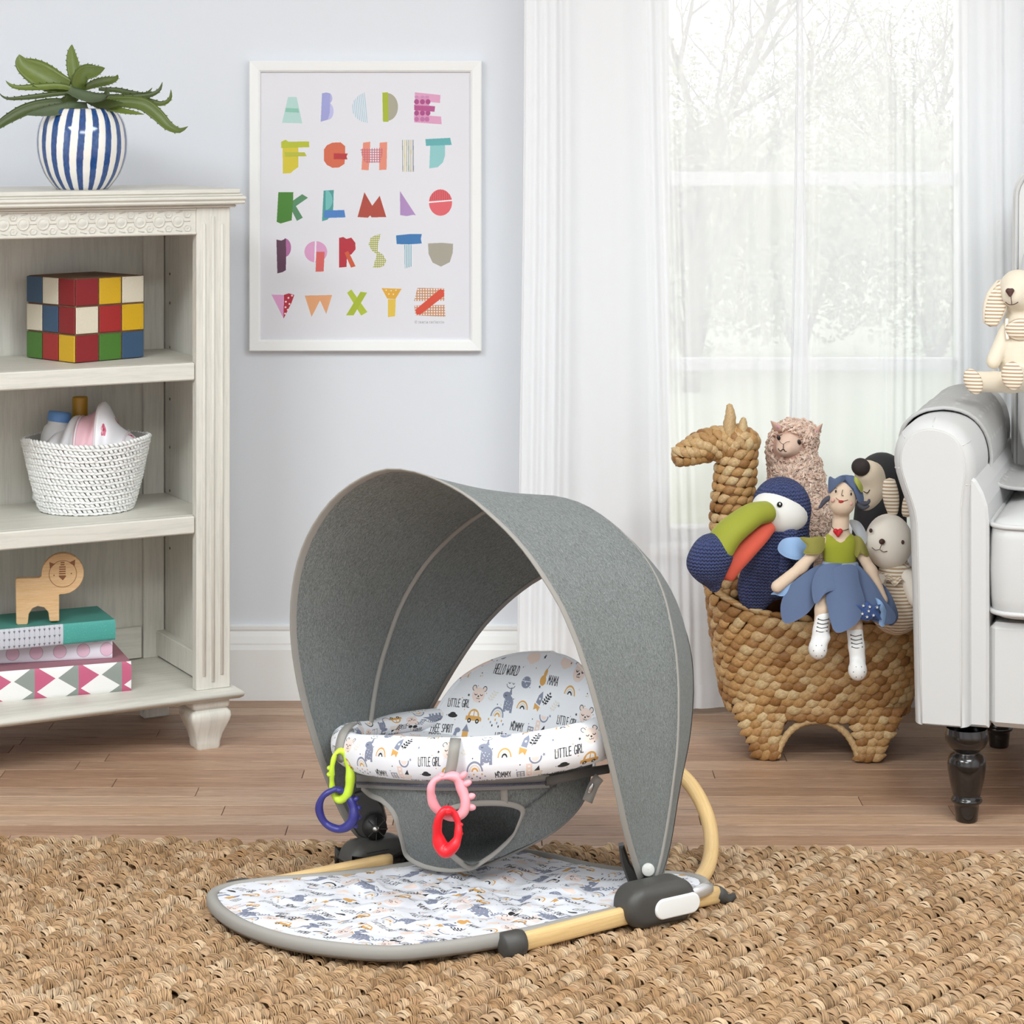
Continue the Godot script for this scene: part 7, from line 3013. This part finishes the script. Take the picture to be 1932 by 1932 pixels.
func build_doll():
	var z = 4.405
	var t = thing("rag_doll", "rag doll fairy with blue petal hat and skirt, green bodice and red heart necklace", "doll", P(1585, 1130, z))
	var skin = M("dcc3ab", 0.9, {"rim": 0.3})
	var blue = M("5c6b8a", 0.95, {"rim": 0.3})
	var lblue = M("8fb0da", 0.6)
	var green = M("969a2c", 0.95, {"rim": 0.4})
	var olive = M("8a8440", 0.95)
	# one continuous cloth body: head, neck, torso, arms and legs
	var st = S(true)
	blob(st, [
		["e", P(1590, 938, z - 0.008), Vector3(0.0255, 0.0335, 0.024), tilt_basis(-9)], ["e", P(1588, 952, z - 0.012), Vector3(0.022, 0.020, 0.020)],
		[P(1587, 975, z), P(1585, 1005, z), 0.0155, 0.017],
		[P(1583, 1025, z), P(1584, 1060, z), 0.027, 0.024],
		[P(1553, 1024, z - 0.004), P(1512, 1070, z - 0.02), 0.0105, 0.0105], [P(1512, 1070, z - 0.02), P(1466, 1107, z - 0.036), 0.0105, 0.0115],
		[P(1613, 1024, z - 0.004), P(1644, 1078, z - 0.02), 0.0105, 0.0105], [P(1644, 1078, z - 0.02), P(1666, 1132, z - 0.036), 0.0105, 0.0095],
		[P(1570, 1080, z - 0.01), P(1552, 1150, z - 0.05), 0.020, 0.0135], [P(1552, 1150, z - 0.05), P(1545, 1200, z - 0.056), 0.0135, 0.0125],
		[P(1600, 1080, z - 0.01), P(1612, 1180, z - 0.05), 0.020, 0.0140], [P(1612, 1180, z - 0.05), P(1618, 1240, z - 0.056), 0.0135, 0.0120],
	], 0.0034, 0.008)
	wpart("body", st, skin, t)
	# white stitched boots
	var boot = M("efeeec", 0.85)
	var ink = M("2a2a2e", 0.8)
	for b in [[[1553, 1162, -0.052], [1549, 1190, -0.056], [1546, 1206, -0.058], [1543, 1224, -0.066], [1560, 1203, -0.066]], [[1613, 1192, -0.052], [1616, 1220, -0.056], [1618, 1244, -0.058], [1618, 1264, -0.068], [1614, 1254, -0.074]]]:
		st = S(true)
		var q = pxl([[b[0][0], b[0][1], z + b[0][2]], [b[1][0], b[1][1], z + b[1][2]], [b[2][0], b[2][1], z + b[2][2]], [b[3][0], b[3][1], z + b[3][2]], [b[4][0], b[4][1], z + b[4][2]]])
		blob(st, [[q[0], q[1], 0.0152, 0.0145], [q[1], q[2], 0.0145, 0.0150], ["e", q[3], Vector3(0.0175, 0.0200, 0.019)], [q[3], q[4], 0.009, 0.0075]], 0.0026, 0.006)
		var bt = wpart("boot", st, boot, t)
		for k in 4:
			var s = k / 3.0
			var m = q[0].lerp(q[1], 0.15 + 0.8 * s)
			st = S(true)
			tube(st, spline([m + Vector3(-0.010, 0.001, 0.0125), m + Vector3(-0.002, -0.0005, 0.0163), m + Vector3(0.009, 0.001, 0.0130)], 8), 0.0007, 5)
			ellipsoid(st, m + Vector3(-0.010, 0.001, 0.0125), Vector3.ONE * 0.0012, Basis.IDENTITY, 8, 6)
			ellipsoid(st, m + Vector3(0.009, 0.001, 0.0130), Vector3.ONE * 0.0012, Basis.IDENTITY, 8, 6)
			wpart("lacing", st, ink, bt)
		for k in 6:
			var a = k * 1.05
			st = S(true)
			ellipsoid(st, q[3] + Vector3(cos(a) * 0.010, sin(a) * 0.011, 0.0158), Vector3(0.0009, 0.0009, 0.0009), Basis.IDENTITY, 8, 6)
			wpart("painted_dot", st, ink, bt)
	# bodice and cap sleeves
	st = S(true)
	blob(st, [[P(1577, 1030, z - 0.001), P(1582, 1060, z - 0.002), 0.027, 0.0275], [P(1592, 1030, z - 0.001), P(1587, 1060, z - 0.002), 0.027, 0.0275]], 0.0034, 0.006)
	wpart("bodice", st, green, t)
	for s in [[[1548, 1012], [1560, 1020], [1548, 1044], [1516, 1044], [1522, 1030], [1509, 1014], [1528, 1014]], [[1611, 1012], [1626, 1016], [1640, 1046], [1634, 1050], [1624, 1044], [1616, 1052], [1610, 1036]]]:
		st = S(true)
		petal(st, s, z - 0.018, z - 0.03, 0.003)
		wpart("sleeve", st, olive, t)
	# waistband and skirt petals
	st = S(true)
	var wb = []
	for k in 40:
		var a = TAU * k / 40.0
		wb.append(P(1585, 1066, z - 0.004) + Vector3(cos(a) * 0.0305, 0.0015 * sin(a), sin(a) * 0.029))
	tube(st, wb, 0.0045, 8, true, 1.6, Vector3.ZERO)
	wpart("waistband", st, M("9aa3bb", 0.9), t)
	var sk = [
		[[[1520, 1080], [1545, 1066], [1562, 1068], [1556, 1100], [1530, 1150], [1500, 1172], [1478, 1174], [1473, 1140], [1490, 1105]], 0.0, -0.03],
		[[[1552, 1066], [1600, 1066], [1604, 1090], [1590, 1110], [1560, 1118], [1538, 1140], [1532, 1100]], -0.012, -0.052],
		[[[1568, 1075], [1612, 1066], [1622, 1100], [1632, 1140], [1620, 1172], [1596, 1190], [1575, 1192], [1564, 1160], [1558, 1120]], -0.02, -0.078],
		[[[1604, 1066], [1622, 1068], [1650, 1100], [1668, 1130], [1690, 1160], [1684, 1176], [1660, 1176], [1630, 1160], [1612, 1110]], -0.005, -0.04],
		[[[1660, 1100], [1680, 1120], [1695, 1160], [1686, 1178], [1674, 1176], [1664, 1140]], 0.01, -0.02],
	]
	for s in sk:
		st = S(true)
		petal(st, s[0], z - 0.025 + s[1], z - 0.03 + s[2])
		wpart("skirt_petal", st, blue, t)
	st = S(true)
	ellipsoid(st, P(1570, 1069, z - 0.034), Vector3(0.003, 0.003, 0.0015), Basis.IDENTITY, 12, 8)
	wpart("button", st, M("f1f2f4", 0.3), t)
	# wings
	for s in [[[[1518, 1016], [1480, 1016], [1467, 1035], [1480, 1050], [1508, 1056], [1522, 1040]], 0.012], [[[1455, 1120], [1490, 1100], [1512, 1092], [1505, 1104], [1480, 1124], [1462, 1122]], -0.03], [[[1602, 982], [1622, 985], [1636, 1010], [1630, 1028], [1612, 1005]], 0.03]]:
		st = S(true)
		petal(st, s[0], z + s[1], z + s[1] - 0.006)
		wpart("wing", st, lblue if s[1] < 0.03 else M("cfd3da", 0.5), t)
	# hat
	st = S(true)
	blob(st, [["e", P(1597, 922, z + 0.002), Vector3(0.029, 0.026, 0.027), tilt_basis(-9)]], 0.0035, 0.004)
	wpart("hat", st, blue, t)
	for s in [[[1563, 930], [1564, 900], [1576, 903], [1590, 897], [1600, 903], [1580, 912], [1570, 925]], [[1590, 900], [1612, 898], [1624, 915], [1630, 945], [1618, 945], [1612, 920]]]:
		st = S(true)
		petal(st, s, z - 0.030, z - 0.022)
		wpart("hat_brim", st, blue, t)
	st = S(true)
	petal(st, [[1606, 898], [1618, 902], [1628, 918], [1626, 930], [1616, 916]], z - 0.032, z - 0.03)
	wpart("hat_leaf", st, M("a9ad52", 0.9), t)
	# hair strands
	for s in [[[1566, 938], [1556, 945], [1548, 956], [1545, 958]], [[1618, 945], [1628, 950], [1638, 948], [1640, 942]], [[1618, 950], [1628, 958], [1640, 954]]]:
		st = S(true)
		var pth = []
		for q in s: pth.append(P(q[0], q[1], z - 0.012))
		tube(st, spline(pth, 10), [0.004, 0.0046, 0.005, 0.005, 0.0048, 0.0046, 0.004, 0.0035, 0.003, 0.002], 8)
		wpart("hair", st, M("4a4a55", 0.9), t)
	# face: eyes, nose, mouth, cheeks
	for e in [[1577, 927], [1606, 932]]:
		st = S(true)
		ellipsoid(st, P(e[0], e[1], z - 0.0318), Vector3(0.0017, 0.0031, 0.0015), Basis.IDENTITY, 10, 8)
		tube(st, spline(pxl([[e[0] - 2.5, e[1] - 5, z - 0.032], [e[0] + 0.5, e[1] - 6.5, z - 0.0322], [e[0] + 2, e[1] - 4, z - 0.032]]), 6), 0.0005, 5)
		wpart("eye", st, ink, t)
	st = S(true)
	tube(st, spline(pxl([[1590, 924, z - 0.0328], [1588, 934, z - 0.0335], [1591.5, 935, z - 0.0335]]), 8), 0.0006, 5)
	wpart("nose", st, ink, t)
	st = S(true)
	tube(st, spline(pxl([[1577, 939, z - 0.0322], [1583, 944, z - 0.0335], [1593, 945, z - 0.0338], [1600, 943, z - 0.0328]]), 10), 0.0006, 5)
	wpart("mouth", st, M("8a2a2c", 0.7), t)
	st = S(true)
	ellipsoid(st, P(1587, 946.5, z - 0.0325), Vector3(0.005, 0.0028, 0.0018), Basis.IDENTITY, 12, 8)
	wpart("lips", st, M("b8302e", 0.7), t)
	for e in [[1571, 944], [1605, 950]]:
		st = S(true)
		ellipsoid(st, P(e[0], e[1], z - 0.0285), Vector3(0.004, 0.004, 0.0025), Basis.IDENTITY, 12, 8)
		wpart("cheek", st, M("d6a596", 0.9), t)
	# heart necklace
	st = S(true)
	blob(st, [[P(1576.5, 1002, z - 0.0275), P(1581, 1011, z - 0.0295), 0.0048, 0.0022], [P(1585.5, 1002, z - 0.0275), P(1581, 1011, z - 0.0295), 0.0048, 0.0022]], 0.001, 0.001)
	wpart("heart", st, M("c01822", 0.6), t)
	st = S(true)
	tube(st, spline(pxl([[1568, 992, z - 0.012], [1573, 998, z - 0.02], [1581, 1001, z - 0.024], [1592, 1001, z - 0.022], [1601, 998, z - 0.012]]), 14), 0.0007, 5)
	wpart("necklace_cord", st, ink, t)
	# star wand pillow held in the hand: a thing of its own
	var sw = thing("fabric_star", "small navy blue fabric star printed with white stars hanging from the doll's hand", "star", P(1640, 1150, z - 0.075))
	var sp = []
	for q in [[1611, 1139], [1627, 1143], [1636, 1133], [1646, 1142], [1662, 1140], [1657, 1154], [1664, 1170], [1648, 1166], [1637, 1172], [1620, 1168], [1622, 1152]]:
		sp.append(Vector2(q[0], q[1]))
	st = S(true)
	petal_sharp(st, sp, z - 0.078)
	wpart("star_cushion", st, M("3d5488", 0.9), sw)
	for q in [[1629, 1143], [1641, 1145], [1627, 1158], [1639, 1153], [1648, 1161], [1655, 1146], [1636, 1164]]:
		st = S(false)
		var pl = []
		for i in 10:
			var p = Vector2(q[0], q[1]) + Vector2.from_angle(i * PI / 5 - PI / 2) * (3.4 if i % 2 == 0 else 1.5)
			var w = P(p.x, p.y, z - 0.086)
			pl.append(Vector2(w.x, w.y))
		extrude(st, pl, 0.003, 0.0002, Transform3D(Basis.IDENTITY, Vector3(0, 0, -(z - 0.0865))))
		wpart("white_star", st, M("f0f2f6", 0.8), sw)
	st = S(true)
	petal(st, [[1650, 1128], [1664, 1136], [1674, 1160], [1668, 1182], [1658, 1176], [1662, 1150]], z - 0.066, z - 0.07)
	wpart("ribbon", st, lblue, sw)

func petal_sharp(st, poly, z):
	var cen = Vector2.ZERO
	for p in poly: cen += p / poly.size()
	var ed = []
	for i in poly.size():
		for k in 4:
			ed.append(poly[i].lerp(poly[(i + 1) % poly.size()], k / 4.0))
	for d in [-1.0, 1.0]:
		var rows = []
		for i in 6:
			var s = i / 5.0
			var row = []
			for k in ed.size() + 1:
				var p = cen.lerp(ed[k % ed.size()], s)
				row.append(P(p.x, p.y, z + d * 0.007 * sqrt(1.0 - s * s)))
			rows.append(row)
		grid(st, rows)
